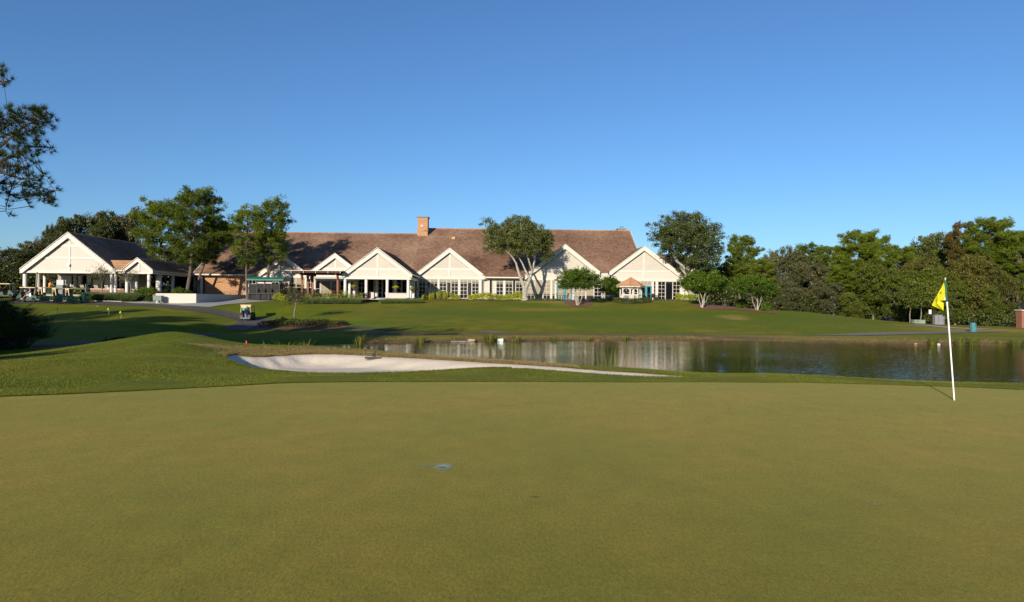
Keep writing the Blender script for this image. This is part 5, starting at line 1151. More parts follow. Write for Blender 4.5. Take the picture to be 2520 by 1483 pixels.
RW = [(P1,1824,108,574,100,'tall pine right behind the large oak'),(P2,1872,104,632,80,'lower pine boughs right of the tall pine'),(P1,1795,106,650,110,'low pine behind the widest ligustrum'),
    (OD,1745,112,660,110,'dark oak filling the gap behind the large oak'),(OD,1830,112,690,150,'low dark oak behind the far right ligustrum'),
    (OG,1902,108,622,100,'greyish oak, first of the wood right of the tall pine'),(OG,1950,106,614,115,'greyish oak with pale twigs above the far lawn crest'),(OG,2005,104,650,110,'wide greyish oak in the middle of the wood'),
    (P1,1995,116,596,120,'pine top rising behind the greyish oaks'),(P2,2048,112,600,90,'pine between greyish oaks and the highest pine'),
    (P1,2112,98,561,140,'highest pine in the middle of the right wood'),(P2,2158,103,572,110,'pine beside the highest middle pine'),(P1,2080,96,650,120,'low pine boughs reaching toward the lawn'),
    (P2,2218,108,600,110,'pine left of the dark rounded oak'),(OD,2300,112,576,150,'dark rounded oak on the skyline'),(OD,2250,116,612,130,'dark oak lower on the skyline'),
    (OB,2150,92,648,140,'yellow-green tree with pale double trunk'),(OB,2225,88,664,140,'yellow-green tree behind the utility boxes'),(OB,2300,85,655,130,'yellow-green tree right behind the flag'),
    (OR_,2265,92,640,130,'brownish tree left of the flag'),(OR_,2385,84,632,150,'autumn-tinted tree right of the flagstick'),(OB,2350,83,690,120,'low yellow-green tree right of the flagstick'),
    (OR_,2445,84,660,120,'autumn-tinted tree at the right end of the row'),(OB,2430,82,700,110,'low green tree above the teal barrel'),
    (P3,2368,98,545,90,'rust-coloured pine top on the skyline'),(P1,2434,95,529,150,'tallest pine at the right edge of the wood'),(P2,2505,92,556,120,'pine cut by the right edge of the photo'),(P1,2560,96,550,120,'pine just outside the right edge'),
    (P1,2460,104,570,130,'pine behind the tallest right pine'),(P2,2345,104,590,100,'pine behind the autumn-tinted trees'),(OD,2500,104,640,130,'dark oak in the gap at the right edge'),(OD,2560,90,640,120,'dark oak beyond the brick pillar'),
    (OG,1935,98,690,90,'low grey bush-like oak at the lawn crest'),(OG,2050,94,700,100,'low grey oak under the pines'),(OB,2095,90,720,80,'low leafy tree at the foot of the middle pine')]
for i, (pr, px, D, top, w, lab) in enumerate(RW):
    put(pr, px, D, top, w, i*1.7, lab, 'pine_tree' if pr in (P1,P2,P3) else 'oak_tree', 'pine tree' if pr in (P1,P2,P3) else 'tree', GR_)
# visible bare trunks in the wood
rg = rngn(91)
for i, (px, py0, py1, r_, D, pale, lab) in enumerate([(2095,782,690,.15,97,0,'brown pine trunk standing at the lawn crest'),(2174,792,715,.22,93.5,1,'thick pale trunk at the crest of the lawn'),(2168,791,718,.15,94,1,'second pale trunk leaning beside the thick one'),(2321,802,720,.15,86,1,'pale trunk just left of the flagstick'),(2392,806,735,.15,83,1,'flared pale trunk, left of two behind the barrel'),(2409,807,735,.13,84,1,'flared pale trunk, right of two behind the barrel'),(2452,760,610,.15,97,0,'tall bare pine trunk near the right edge'),(2515,800,620,.2,93,0,'thick pine trunk behind the brick pillar'),(1813,752,715,.22,97,0,'pine trunk seen below the tall pine')]):
    x, y, zt = at(px, py1, D); zb_ = g(x, y)-.2; root = MB().tube(bez((x,y,zb_),(x+rg.normal()*.15,y,zt),rg,.03,6), np.linspace(r_*1.25,r_*.8,6), 9).obj('tree_trunk', BARKW if pale else BARKP, None, True); tag(root, lab, 'tree trunk')
thin_tree(2238,798,80,705,84,361,'thin young tree left of the low green box',.42,26,200,leafm=L_BROAD,leaf=.17)
thin_tree(2267,799,80,690,80,362,'taller thin young tree at the low green box',.5,26,200,leafm=L_BROAD,leaf=.17)
# understorey
def mass(name, label, pts, h, w, leafm, seed, n, leaf, D0=None):
    return row_blob(name, label, pts, 0, h, w, leafm, seed, leaf, n, 'undergrowth', .55, kind='stuff', tint=.35)
mass("undergrowth", 'dark undergrowth along the foot of the right wood', [(29,101),(36,99),(42,97),(48,94),(54,92),(60,90),(68,88),(78,86)], 3.6, 3.5, L_OAKD, 301, 26000, .3)
mass("undergrowth", 'second band of dark undergrowth deep in the right wood', [(28,116),(45,116),(60,110),(80,104),(96,96)], 8.0, 6, L_OAKD, 302, 45000, .34)
mass("undergrowth", 'low green undergrowth before the right wood', [(51,83),(55,81),(60,80),(66,79),(72,78)], 1.5, 1.8, L_OAK, 303, 5000, .2)
mass("undergrowth", 'dark undergrowth behind the carts and the pavilion', [(-90,96),(-76,96),(-66,97),(-64,104),(-56,118),(-40,120)], 3.6, 4, L_OAKD, 304, 26000, .26)
mass("undergrowth", 'distant band of woodland behind the pavilion', [(-120,122),(-85,124),(-66,126),(-52,124)], 7.0, 6, L_OAKD, 305, 30000, .34)
# ------------------------------------------------------------------ near pine at the left edge (trunk outside the frame)
D = 27.0
np_ = empty("pine_tree"); tag(np_, 'near pine whose dark boughs hang in from the left edge of the sky', 'pine tree')
tk = MB(); bx, by = -26.2, 27.5; zg = g(bx, by)
tk.tube([(bx,by,zg-.3),(bx+.1,by,3),(bx,by,6),(bx+.2,by,9),(bx,by,11.6)], [.30,.27,.22,.15,.05], 10); tk.obj('trunk', BARKP, np_, True)
limbs = [[(-330,400,.5),(-150,395,.3),(0,361,0),(58,312,0),(90,296,0),(128,290,.1)], [(-330,500,0),(-120,460,0),(0,451,0),(44,454,0),(90,460,-.1),(135,470,-.1)], [(-300,410,.4),(-80,405,.3),(0,400,.2),(40,380,.2),(72,362,.2),(112,362,.2),(126,366,.2)],
         [(-280,440,-.5),(-90,430,-.4),(5,425,-.3),(52,441,-.2),(70,439,-.2),(95,446,-.1),(108,432,-.1)], [(-330,250,0),(-140,240,0),(-30,215,0),(8,205,0),(28,200,0)], [(-300,330,.6),(-100,330,.5),(0,322,.4),(35,300,.3),(60,290,.2)], [(-150,300,-.6),(-60,285,-.5),(0,290,-.3),(20,280,-.2)],
         [(30,452,0),(24,478,.1),(17,500,.1),(14,520,.1),(22,534,.1)], [(55,455,0),(56,472,.1),(64,490,.1),(74,508,.1)], [(98,461,-.1),(96,480,0),(104,498,0),(122,503,0),(130,506,0)], [(110,463,0),(124,474,.1),(129,490,.1)], [(0,400,.2),(30,410,.2),(58,398,.2),(70,392,.2)], [(0,425,0),(20,425,0),(48,412,0)]]
br = MB(); nd = []
for L_ in limbs:
    p = np.array([at(a,b_,D+d*1.6) for a,b_,d in L_]); r0 = .09 if L_[0][0] < -100 else .018
    br.tube(p, np.linspace(r0, .012, len(p)), 6); 
    for k in range(len(p)-1):
        for q in np.linspace(0,1,5): nd.append(p[k]*(1-q)+p[k+1]*q)
nd = np.array(nd)
rg = rngn(401); tf = [(30,196),(14,178),(8,165),(20,205),(4,188),(128,287),(136,296),(112,268),(102,276),(96,288),(120,300),(128,365),(134,372),(118,352),(126,376),(110,374),(96,372),(139,466),(145,470),(36,483),(36,496),(20,510),(30,532),(24,528),(64,495),(75,510),(70,502),(105,498),(125,500),(133,508),(110,430),(102,436),(118,438),(10,470),(6,460),(82,405),(74,398),(70,412),(58,414),(44,412),(90,340),(86,352),(92,362)]
P_ = [at(a,b_,D+rg.normal()*.25) for a,b_ in tf]
for (x0,x1,y0,y1,n) in ((-60,30,262,330,75),(20,110,264,335,95),(-60,60,330,425,110),(40,100,325,400,42),(80,132,268,318,26),(-60,40,425,475,42),(45,130,445,490,46),(-60,12,165,215,24),(-200,-20,160,520,110),(-20,10,300,440,16),(95,135,484,508,8),(55,100,418,460,10),(0,60,470,492,7)):
    for _ in range(n): P_.append(at(rg.uniform(x0,x1), rg.uniform(y0,y1), D+rg.normal()*.7))
P_ = np.array(P_)
for q in P_:
    j = np.argmin(((nd-q)**2).sum(1)); br.tube([nd[j], (nd[j]+q)/2+rg.normal(size=3)*.06, q], [.014,.010,.007], 4, cap=False)
tag(br.obj('branch', BARKD, np_), kind='stuff')
j = np.array([np.argmin(((nd-q)**2).sum(1)) for q in P_]); Dn = unit(P_-nd[j]+np.array((.1,0,.12)))
mb = MB(); needles(mb, P_, Dn, 46, .25, .013, rg, np.full(len(P_), .35), .55); mb.obj('crown', L_PINED, np_)

# trees standing to the left, outside the frame, whose shade lies over the valley
GS = 'shade trees outside the left edge'
def put_at(proto, x, y, h, w, rz, label):
    root, w0, h0 = proto; o = copy_tree(root); z = g(x, y); o.location = (x,y,z-.1); o.scale = (w/2/w0, w/2/w0, h/h0); o.rotation_euler = (0,0,rz)
    for k_ in ('label','category','group'):
        if k_ in o: del o[k_]
    tag(o, label, 'tree', GS); o.name = 'oak_tree'
SH = [(-28,-6,9.2,9),(-23.5,5,5.4,7),(-23.2,21,9,6.5),(-27,22.5,12,8.5),(-29,17,13,9),(-31,26,12,9),(-36,28.5,12.5,10),(-42,32,13,10),(-50,36,12.5,10),(-59,40,12.5,11),(-33.5,-3,9.5,7.5),(-29.5,-9,9.3,6),(-29,19,11,8),(-24,24,9,7.5),(-27,20,9,8),(-38,30,10,9),(-46,35,9,9),(-34,-1,10,8),(-33,9,12,9),(-36,18,12,10),(-55,37,9,9),(-30,12,11,8.5),(-44,29,11,9),(-52,22,12,10),(-32,28,8,7),(-35,-7,10.5,8),(-31,2,9.5,8),(-27.2,10,10.5,8),(-31,5,11,8),(-28,16,11.5,9),(-33,20,12,10),(-40,24,12.5,11),(-48,27,12,11),(-56,29,12,11),(-64,33,12,11),(-36,12,11,10),(-44,16,11,10),(-31,24,10.5,8),(-23.5,19,6,6),(-34,33,7,7),(-72,38,12,12)]
for i, (x, y, h, w) in enumerate(SH): put_at((OD,OG)[i % 2], x, y, h, w, i*.9, 'shade oak standing left of the photo, %s in the row counted from the viewer' % ('first','second','third','fourth','fifth','sixth','seventh','eighth','ninth','tenth','eleventh','twelfth','thirteenth','fourteenth','fifteenth','sixteenth','seventeenth','eighteenth','nineteenth','twentieth','twenty-first','twenty-second','twenty-third','twenty-fourth','twenty-fifth','twenty-sixth','twenty-seventh','twenty-eighth','twenty-ninth','thirtieth','thirty-first','thirty-second','thirty-third','thirty-fourth','thirty-fifth','thirty-sixth','thirty-seventh','thirty-eighth','thirty-ninth','fortieth','forty-first')[i])

# palmettos in the dark lower left
def palmetto(px, py, D, w, h, seed, label, n=70):
    rg = rngn(seed); x, y, z = at(px, py, D); root = empty("palmetto_clump", (x, y, g(x, y))); tag(root, label, 'palmetto'); mb = MB(); st_ = MB()
    for i in range(n):
        a = rg.random()*6.3; r_ = w*rg.random()**.6; zz = h*(.35+.65*rg.random())*(1-.5*(r_/w)**2); c_ = np.array((math.cos(a)*r_, math.sin(a)*r_, zz)); d = unit(np.array((math.cos(a), math.sin(a), .55+rg.random())))
        st_.tube([(c_[0]*.3,c_[1]*.3,0), c_*.7, c_], [.02,.015,.01], 3, cap=False)
        s1 = unit(np.cross(d, (0,0,1))); L_ = .65+.3*rg.random()
        for k in range(13):
            t = (k-6)/6*1.35; dd = d*math.cos(t)+s1*math.sin(t); wv = unit(np.cross(dd, np.cross(d, s1)))*.022; mb.add([c_-wv, c_+wv, c_+dd*L_+np.array((0,0,-.12))], [(0,1,2)], .4+.1*rg.normal())
    mb.obj('fronds', L_HEDGE, root); tag(st_.obj('stems', BARKD, root), kind='stuff')
palmetto(-10, 862, 34, 2.4, 2.6, 411, 'largest palmetto clump in the dark lower left corner of the valley', 110)
palmetto(50, 850, 35.5, 1.3, 1.9, 412, 'smaller palmetto clump with spiky fronds right of the large one', 60)
palmetto(20, 800, 38, 1.8, 2.6, 413, 'palmetto clump standing behind the other two', 70)
leafball("round_shrub", 'dark shrub mass filling the lower left corner', -8, 752, 858, 120, 34.6, L_OAKD, 414, .2, 2.2, tint=.3)
leafball("round_shrub", 'low dark bush in the shaded valley', 300, 832, 852, 110, 41, L_HEDGE, 415, .16, 1.4, tint=.25)
palmetto(1945, 765, 96, 1.2, 1.6, 416, 'small palmetto at the foot of the grey oaks', 26)
palmetto(2085, 762, 93, 1.6, 2.6, 417, 'yellowish palmetto beside the brown pine trunk', 36)

# reeds
def reed(px, py, D, w, h, n, seed, label, lean=.35, tint=.6, name="reed_clump", blunt=.03):
    rg = rngn(seed); x, y, z = at(px, py, D); zg = max(g(x, y), ZW) - .03; root = MB(); 
    for i in range(n):
        a = rg.random()*6.3; r_ = w/2*rg.random()**.7; b = np.array((x+math.cos(a)*r_, y+math.sin(a)*r_*.6, zg)); hh = h*(.5+.6*rg.random()); l_ = np.array((math.cos(a), math.sin(a)*.5, 0))*hh*lean*(.4+rg.random())
        p1 = b+l_*.3+np.array((0,0,hh*.6)); p2 = b+l_+np.array((0,0,hh*(.92 if rg.random() > .25 else .7))); wv = np.array((math.cos(a+1.5), math.sin(a+1.5), 0))*blunt/2
        root.add([b-wv, b+wv, p1+wv, p1-wv, p2], [(0,1,2,3)], tint+.2*rg.normal()); root.add([p1-wv, p1+wv, p2], [(0,1,2)], tint)
    o = root.obj(name, L_REED); return tag(o, label, 'reeds', 'reed clumps along the pond bank')
RD = [(885,852,44,.9,1.1,70,'reed clump at the left end of the far bank, half in shade'),(1036,842,46.6,.8,.75,70,'yellow-green reed clump, first right of the shaded bank'),(1208,841,48.5,1.05,.95,120,'fullest reed clump, left of the white bucket'),(1272,839,49.3,.8,.7,50,'thin dark reed clump right of the white bucket'),(1362,838,50.3,.5,.55,40,'short bright reed clump midway along the bank'),(1395,839,50.8,.35,.5,20,'sparse reed tuft midway along the bank'),(1447,838,51.4,.5,.5,30,'dry bent reed tuft midway along the bank'),(1539,839,52.2,.55,.65,34,'reed tuft with an upright stem right of the middle'),(2295,849,50.3,.75,.85,90,'reed clump behind the flagstick, left one'),(2362,848,50.0,.95,1.0,110,'brownish reed clump right of the flagstick, left of a pair'),(2396,848,49.8,.95,.95,110,'reed clump right of the flagstick, right of a pair'),(2500,847,49.8,1.3,.8,130,'reed clump at the right edge of the bank'),(2462,845,50.3,.8,.5,60,'low dry reed tuft near the right edge of the bank')]
for i, (px, py, D_, w, h, n, lab) in enumerate(RD): reed(px, py, D_, w*.9, h*.8, n, 430+i, lab, .6)
reed(752,851,31.5,.9,.75,60,450,'dark spiky reed clump behind the crest left of the bunker', .5); reed(700,851,31,1.6,.6,30,451,'loose tall reeds with curled tips behind the crest', .9); reed(655,850,31,.5,.6,14,452,'few reed blades beside the red stake', .6)
reed(1500,912,21.8,1.9,.85,46,453,'sparse tall grass stalks before the pond reflection', .5, .75, blunt=.012)

# grass blades in the rough around green and bunker, and dry blades on the bunker lip
rg = rngn(461)
def blades(name, x, y, h, wd, m, label, tint, lean=.5):
    n = len(x); z = H(x, y); b = np.stack([x, y, z-.005], 1); a = rg.random(n)*2*math.pi; w_ = np.stack([np.cos(a), np.sin(a), 0*a], 1)*wd/2; l_ = rg.normal(size=(n,3))*np.array((1,1,0))*(h*lean)[:,None]; tip = b+l_+np.stack([0*h,0*h,h],1)
    mb = MB(); mb.add(np.stack([b-w_, b+w_, tip], 1).reshape(-1,3), np.arange(n*3).reshape(-1,3), np.repeat(np.clip(tint,0,1), 3)); return tag(mb.obj(name, m), label, 'grass', kind='stuff')
n = 420000; y = 10.5 + 20*rg.random(n)**1.5; x = (rg.random(n)*2-1)*.80*y
dgr = polydist(x, y, GREEN); dbk = polydist(x, y, BUNK); k = (dgr < -.02) & (dbk < .0)
x, y, dgr, dbk = x[k], y[k], dgr[k], dbk[k]; k2 = H(x, y) > ZW+.02; x, y, dgr, dbk = x[k2], y[k2], dgr[k2], dbk[k2]
col_ = np.clip((-dgr)/1.7, 0, 1)          # collar is shorter than the rough
h = (.011 + .011*sst((col_-.7)/.3))*(.6+.8*rg.random(len(x)))
patch = .5 + .22*np.sin(x*1.3+2*np.sin(y*.9)) * np.cos(y*1.7+x*.4) + .10*rg.normal(size=len(x))
blades("rough_grass", x, y, h, .013, L_BLADE, 'short rough grass between green, bunker and crest', patch*.85 + .15*(col_ < .75))
# dry lip
nb = len(BUNK); i = rg.integers(0, nb, 60000); t = rg.random(60000); p = BUNK[i]*(1-t)[:,None] + BUNK[(i+1) % nb]*t[:,None]; seglen = np.linalg.norm(BUNK[(i+1) % nb]-BUNK[i], axis=1); k = rg.random(60000) < seglen/seglen.max(); p = p[k]; p = p + rg.normal(size=p.shape)*np.array((.14,.11))
dd = polydist(p[:,0], p[:,1], BUNK); cxm = np.interp(p[:,0], [-12,-8,-4,0,4,7], [22.2,21.3,20,18.8,17.4,16.6]); farside = p[:,1] > cxm
k = (dd < .04) & farside & (p[:,0] < 1.5); q = p[k]; blades("dry_grass", q[:,0], q[:,1], .05*(.5+rg.random(len(q))), .014, L_DRYB, 'dry straw-coloured grass fringe on the far lip of the bunker', .4+.25*rg.normal(size=len(q)), .8)
k = (dd < .03) & ~(farside & (p[:,0] < 1.5)); q = p[k]; blades("rough_grass", q[:,0], q[:,1], .035*(.5+rg.random(len(q))), .013, L_BLADE, 'green grass fringe along the near lip of the bunker', .3+.2*rg.normal(size=len(q)), .7)
n = 60000; x = -11 + 13*rg.random(n); cy = np.interp(x, [-12,-8,-4,0,2.5], [23.2,25.4,24.3,21.8,19.9]); y = cy + rg.normal(size=n)*.45; k = (polydist(x, y, BUNK) < -.03); blades("dry_grass", x[k], y[k], .035*(.5+rg.random(k.sum())), .016, L_DRYB, 'straw-coloured dry band behind the bunker', .45+.25*rg.normal(size=k.sum()), 1.0)
# collar edge
E = GREEN[2:-1]; n = 50000; i = rg.integers(0, len(E)-1, n); t = rg.random(n); p = E[i]*(1-t)[:,None]+E[i+1]*t[:,None]; off = np.abs(rg.normal(size=n))*.05
blades("collar_grass", p[:,0], p[:,1]+off, .030*(.6+.6*rg.random(n)), .012, L_BLADE, 'raised grass edge of the collar around the green', .12+.12*rg.normal(size=n), .5)
# bank fringe
n = 13000; px_ = 880+1660*rg.random(n); Dd = np.interp(px_, [700,950,1125,1300,1500,1700,2000,2250,2400,2540], [43.5,46.6,48.9,50.9,52.8,54,53,51.6,51.1,51]) + rg.normal(size=n)*.35; x = (px_-1260)/1680*Dd
blades("bank_grass", x, Dd, .10*(.3+rg.random(n))*(.3+.9*np.sin(px_*.021+np.sin(px_*.05))**2), .04, L_DRYB, 'tufted dry grass on the eroded far bank', .0+.22*rg.normal(size=n), .6)

# ------------------------------------------------------------------ flagstick
fx, fy = at(2349,988,12)[0], 12.0; fb = np.array(at_z(2349,988,0.0)); fx, fy = fb[0], fb[1]
top = np.array(at(2326.3,690.5,fy)); mid = np.array(at(2330.4,741.5,fy)); fb[2] = g(fx, fy)-.05
FS = empty("flagstick", (0,0,0)); tag(FS, 'white golf flagstick with green upper shaft leaning in the hole of the green', 'flagstick')
MB().tube([fb, mid], [.0125,.0125], 10).obj('pole', mat('white_pole_paint', (.80,.79,.77), .4, var=.03), FS, True)
MB().tube([mid, top], [.0145,.0135], 10).obj('sleeve', GREENM, FS, True)
MB().tube([top, top+np.array((0,0,.03)), top+np.array((-.004,0,.05))], [.010,.012,.009], 8).obj('cap', LGREY, FS, True)
MB().tube([mid+np.array((0,0,-.012)), mid+np.array((0,0,.01))], [.017,.017], 8).obj('collar', METAL, FS)
m, t, p = node_mat("yellow_flag"); p.inputs['Base Color'].default_value = (.80,.74,.015,1); p.inputs['Roughness'].default_value = .8
trn = t.nodes.new('ShaderNodeBsdfTranslucent'); trn.inputs[0].default_value = (.8,.7,.02,1); ms = t.nodes.new('ShaderNodeMixShader'); ms.inputs[0].default_value = .3
t.links.new(p.outputs[0], ms.inputs[1]); t.links.new(trn.outputs[0], ms.inputs[2]); t.links.new(ms.outputs[0], t.nodes['Material Output'].inputs[0])
n_ = t.nodes.new('ShaderNodeTexNoise'); n_.inputs['Scale'].default_value = 14; b_ = t.nodes.new('ShaderNodeBump'); b_.inputs['Strength'].default_value = .5; b_.inputs['Distance'].default_value = .02; t.links.new(n_.outputs[0], b_.inputs['Height']); t.links.new(b_.outputs[0], p.inputs['Normal'])
FLAG = m
def fp(a, b, d=0): return np.array(at(2276.4+.06638*a, 676.8+.06638*b, fy+d))
def panel(rows, nsub=8):
    """cloth sheet lofted between two polylines"""
    A, B = [np.array(r_) for r_ in rows]; V = []; k = len(A)
    for j in range(nsub+1):
        q = j/nsub; V += list(A*(1-q)+B*q)
    V = np.array(V); F = [(j*k+i, j*k+i+1, (j+1)*k+i+1, (j+1)*k+i) for j in range(nsub) for i in range(k-1)]
    return V, F
mb = MB()
V, F = panel([[fp(712,290), fp(735,520), fp(752,740), fp(768,945)], [fp(700,296,-.01), fp(600,480,-.02), fp(470,720,-.03), fp(445,975,-.05)]]); V[:,1] += .006*np.sin(V[:,2]*40+V[:,0]*20); mb.add(V, F)
V, F = panel([[fp(700,296,-.01), fp(600,480,-.02), fp(470,720,-.03), fp(430,985,-.06), fp(445,1060,-.07), fp(470,1140,-.06), fp(515,1260,-.05)], [fp(700,296,-.01), fp(590,495,-.02), fp(450,740,-.02), fp(400,820,0), fp(350,925,.01), fp(300,1030,.02), fp(245,1130,.03)]]); V[:,1] += .005*np.sin(V[:,2]*45-V[:,0]*30); mb.add(V, F)
# folded-back tail
V, F = panel([[fp(440,985,-.055), fp(560,975,-.07), fp(690,1050,-.085)], [fp(450,1070,-.06), fp(560,1190,-.08), fp(688,1340,-.09)]]); mb.add(V, F)
V, F = panel([[fp(425,1010,-.05), fp(470,1140,-.03), fp(515,1262,-.02)], [fp(452,1070,-.06), fp(560,1195,-.08), fp(688,1342,-.09)]]); mb.add(V, F)
weld(mb.obj('flag', FLAG, FS, True), .002)
MB().bar(fp(700,880,-.012), fp(700,945,-.012), .001, .001)
q = MB(); q.add([fp(700,845,-.03), fp(752,845,-.03), fp(768,942,-.03), fp(705,945,-.03)], [(3,2,1,0)]); q.add([fp(700,845,-.026), fp(752,845,-.026), fp(768,942,-.026), fp(705,945,-.026)], [(0,1,2,3)]); q.obj('white_tag', PAPER, FS)
q = MB()
for a, b_ in (((560,660),(548,720)),((598,632),(606,700)),((540,655),(598,640)),((560,690),(600,665))): q.bar(fp(*a,-.034), fp(*b_,-.034), .006, .002, up=(0,1,0))
tag(q.obj('lettering', DARKW, FS), kind='stuff')

# practice flags
def mini_flag(px, py, D, label, shade=False):
    b = np.array(at(px, py, D)); b[2] = g(b[0], b[1]); s = empty("practice_flag", tuple(b)); tag(s, label, 'flag', 'small flags on the practice green')
    MB().tube([(0,0,-.05),(0,0,.55)], [.022,.022], 6).obj('pole', LGREY, s); MB().tube([(0,0,.55),(0,0,.78)], [.026,.026], 6).obj('sleeve', METAL, s)
    f_ = MB(); f_.add([(0,0,.78),(-.03,-.02,.56),(-.20,-.03,.50),(-.14,.0,.66)], [(0,1,2,3)]); f_.add([(0,.01,.78),(-.03,-.01,.56),(-.20,-.02,.50),(-.14,.01,.66)], [(3,2,1,0)]); f_.obj('flag', FLAG, s)
mini_flag(141, 776, 71.5, 'small practice flag, leftmost of three, near the shaded edge'); mini_flag(268, 776, 71.5, 'small practice flag with white pole, middle one of three'); mini_flag(298, 783, 68.5, 'small practice flag standing in the shade, rightmost of three')
rg = rngn(470)
for i, (px, py, D_, lab) in enumerate([(82,776,70,'white golf ball at the palmetto edge of the practice green'),(120,780,69,'golf ball in the shade of the practice green, left one'),(177,781,68,'golf ball in the shade of the practice green, right one'),(240,758,80,'lone golf ball on the sunny practice green')]):
    x, y, z = at(px, py, D_); MB().lathe([(.0,-.05),(.035,-.035),(.05,0),(.035,.035),(.0,.05)], (x,y,g(x,y)+.045), 8).obj('golf_ball', PAPER); tag(bpy.context.scene.collection.objects[-1], lab, 'golf ball')

# stakes, barrel, bank litter, rake
def stake(px, py, D, h, w, m, label):
    x, y, z = at(px, py, D); zg = g(x, y); o = MB().prism([(-w/2,-.1),(w/2,-.1),(w/2,h-.06),(0,h),(-w/2,h-.06)], 'y', -w/2, w/2).obj('stake', m); o.location = (x, y, zg); return tag(o, label, 'stake')
stake(606.5, 847, 27.6, .15, .05, mat('red_paint', (.75,.01,.02), .5), 'short red hazard stake on the crest left of the bunker')
stake(261, 848, 31.5, .62, .06, DARKW, 'dark wooden stake in the shaded hollow')
x, y, z = at(2394.5,820,62); zg = g(x, y); B_ = empty("bollard", (x, y, zg)); tag(B_, 'teal cylindrical post with flat top on the grass at right', 'bollard')
mb = MB(); mb.lathe([(.24,-.1),(.26,.06),(.26,.78),(.24,.84),(.10,.86),(.0,.86)], (0,0,0), 8); mb.obj('body', mat('teal_plastic', (.05,.17,.19), .55, var=.12), B_); MB().box(-.1,.1,-.262,-.25,.2,.5).obj('panel', TEAL, B_)
def log(px, py, D, L_, r_, ang, m, label, name='log'):
    x, y, z = at(px, py, D); zg = max(g(x,y), ZW)+r_*.7; o = MB().tube([(-L_/2,0,0),(-L_*.2,0,.01),(L_*.2,0,0),(L_/2,0,.01)], [r_*.8,r_,r_*.9,r_*.7], 8).obj(name, m, None, True); o.location = (x,y,zg); o.rotation_euler = (0,0,ang); return tag(o, label, name.replace('_',' '))
log(1133,840,47.6,1.3,.055,.1,BARKO,'grey washed-up pole on the far bank left of the reed clump','driftwood'); log(1160,837,48.4,.5,.12,.2,mat('tan_rock',(.36,.29,.20),.9),'tan lump of wood on the far bank beside the pole','driftwood')
log(2254,847,50.2,.22,.07,.3,mat('tan_brick',(.40,.25,.14),.9),'small tan block at the waterline left of the flagstick reeds','block'); log(1470,841,51.3,.35,.035,.1,mat('orange_block',(.26,.13,.05),.9),'small orange piece of litter on the middle bank','litter')
x, y, z = at(1231,842,48.8); bk = empty("bucket", (x,y,max(g(x,y),ZW)+.10), .2); tag(bk, 'white bucket lying on its side at the far waterline', 'bucket')
o = MB().lathe([(.12,-.2),(.13,.16),(.14,.16),(.14,.2),(.11,.2),(.10,-.15)], (0,0,0), 14).obj('pail', mat('pale_green_plastic',(.62,.72,.64),.5), bk, True); o.rotation_euler = (0,R(90),0)
o = MB().lathe([(.0,.0),(.125,.0)], (0,0,.205), 14).obj('rim', GREENM, bk); o.rotation_euler = (0,R(90),0)
x, y, z = at(2310,849,50.1); o = MB().lathe([(.0,0),(.10,.0),(.12,.05),(.06,.1),(0,.1)], (0,0,0), 10).obj('litter', PAPER); o.location = (x,y,max(g(x,y),ZW)); tag(o, 'small white scrap at the waterline beside the flagstick reeds', 'litter')
# rake in the bunker
a = np.array(at_z(905,884,-.33)); b_ = np.array(at_z(931,886.5,-.33)); 
RK = empty("bunker_rake", tuple((a+b_)/2)); tag(RK, 'dark green bunker rake left standing in the white sand', 'rake'); c0 = (a+b_)/2
zs_ = float(zsand(np.array([c0[0]]), np.array([c0[1]]))[0]); RK.location = (c0[0], c0[1], zs_+.05); hw = np.linalg.norm(b_-a)/2
MB().box(-hw,hw,-.02,.03,-.01,.045).obj('head', METAL, RK); MB().tube([(-.02,0,.02),(-.14,.8,.16),(-.22,1.3,.26)], [.018,.018,.018], 6).obj('handle', GREENM, RK)
for k in range(11): MB().box(-hw+.03+k*(hw*2-.07)/10,-hw+.045+k*(hw*2-.07)/10,-.01,.005,-.07,-.01).obj('tine', METAL, RK)
RK.rotation_euler = (0,0,-.05)

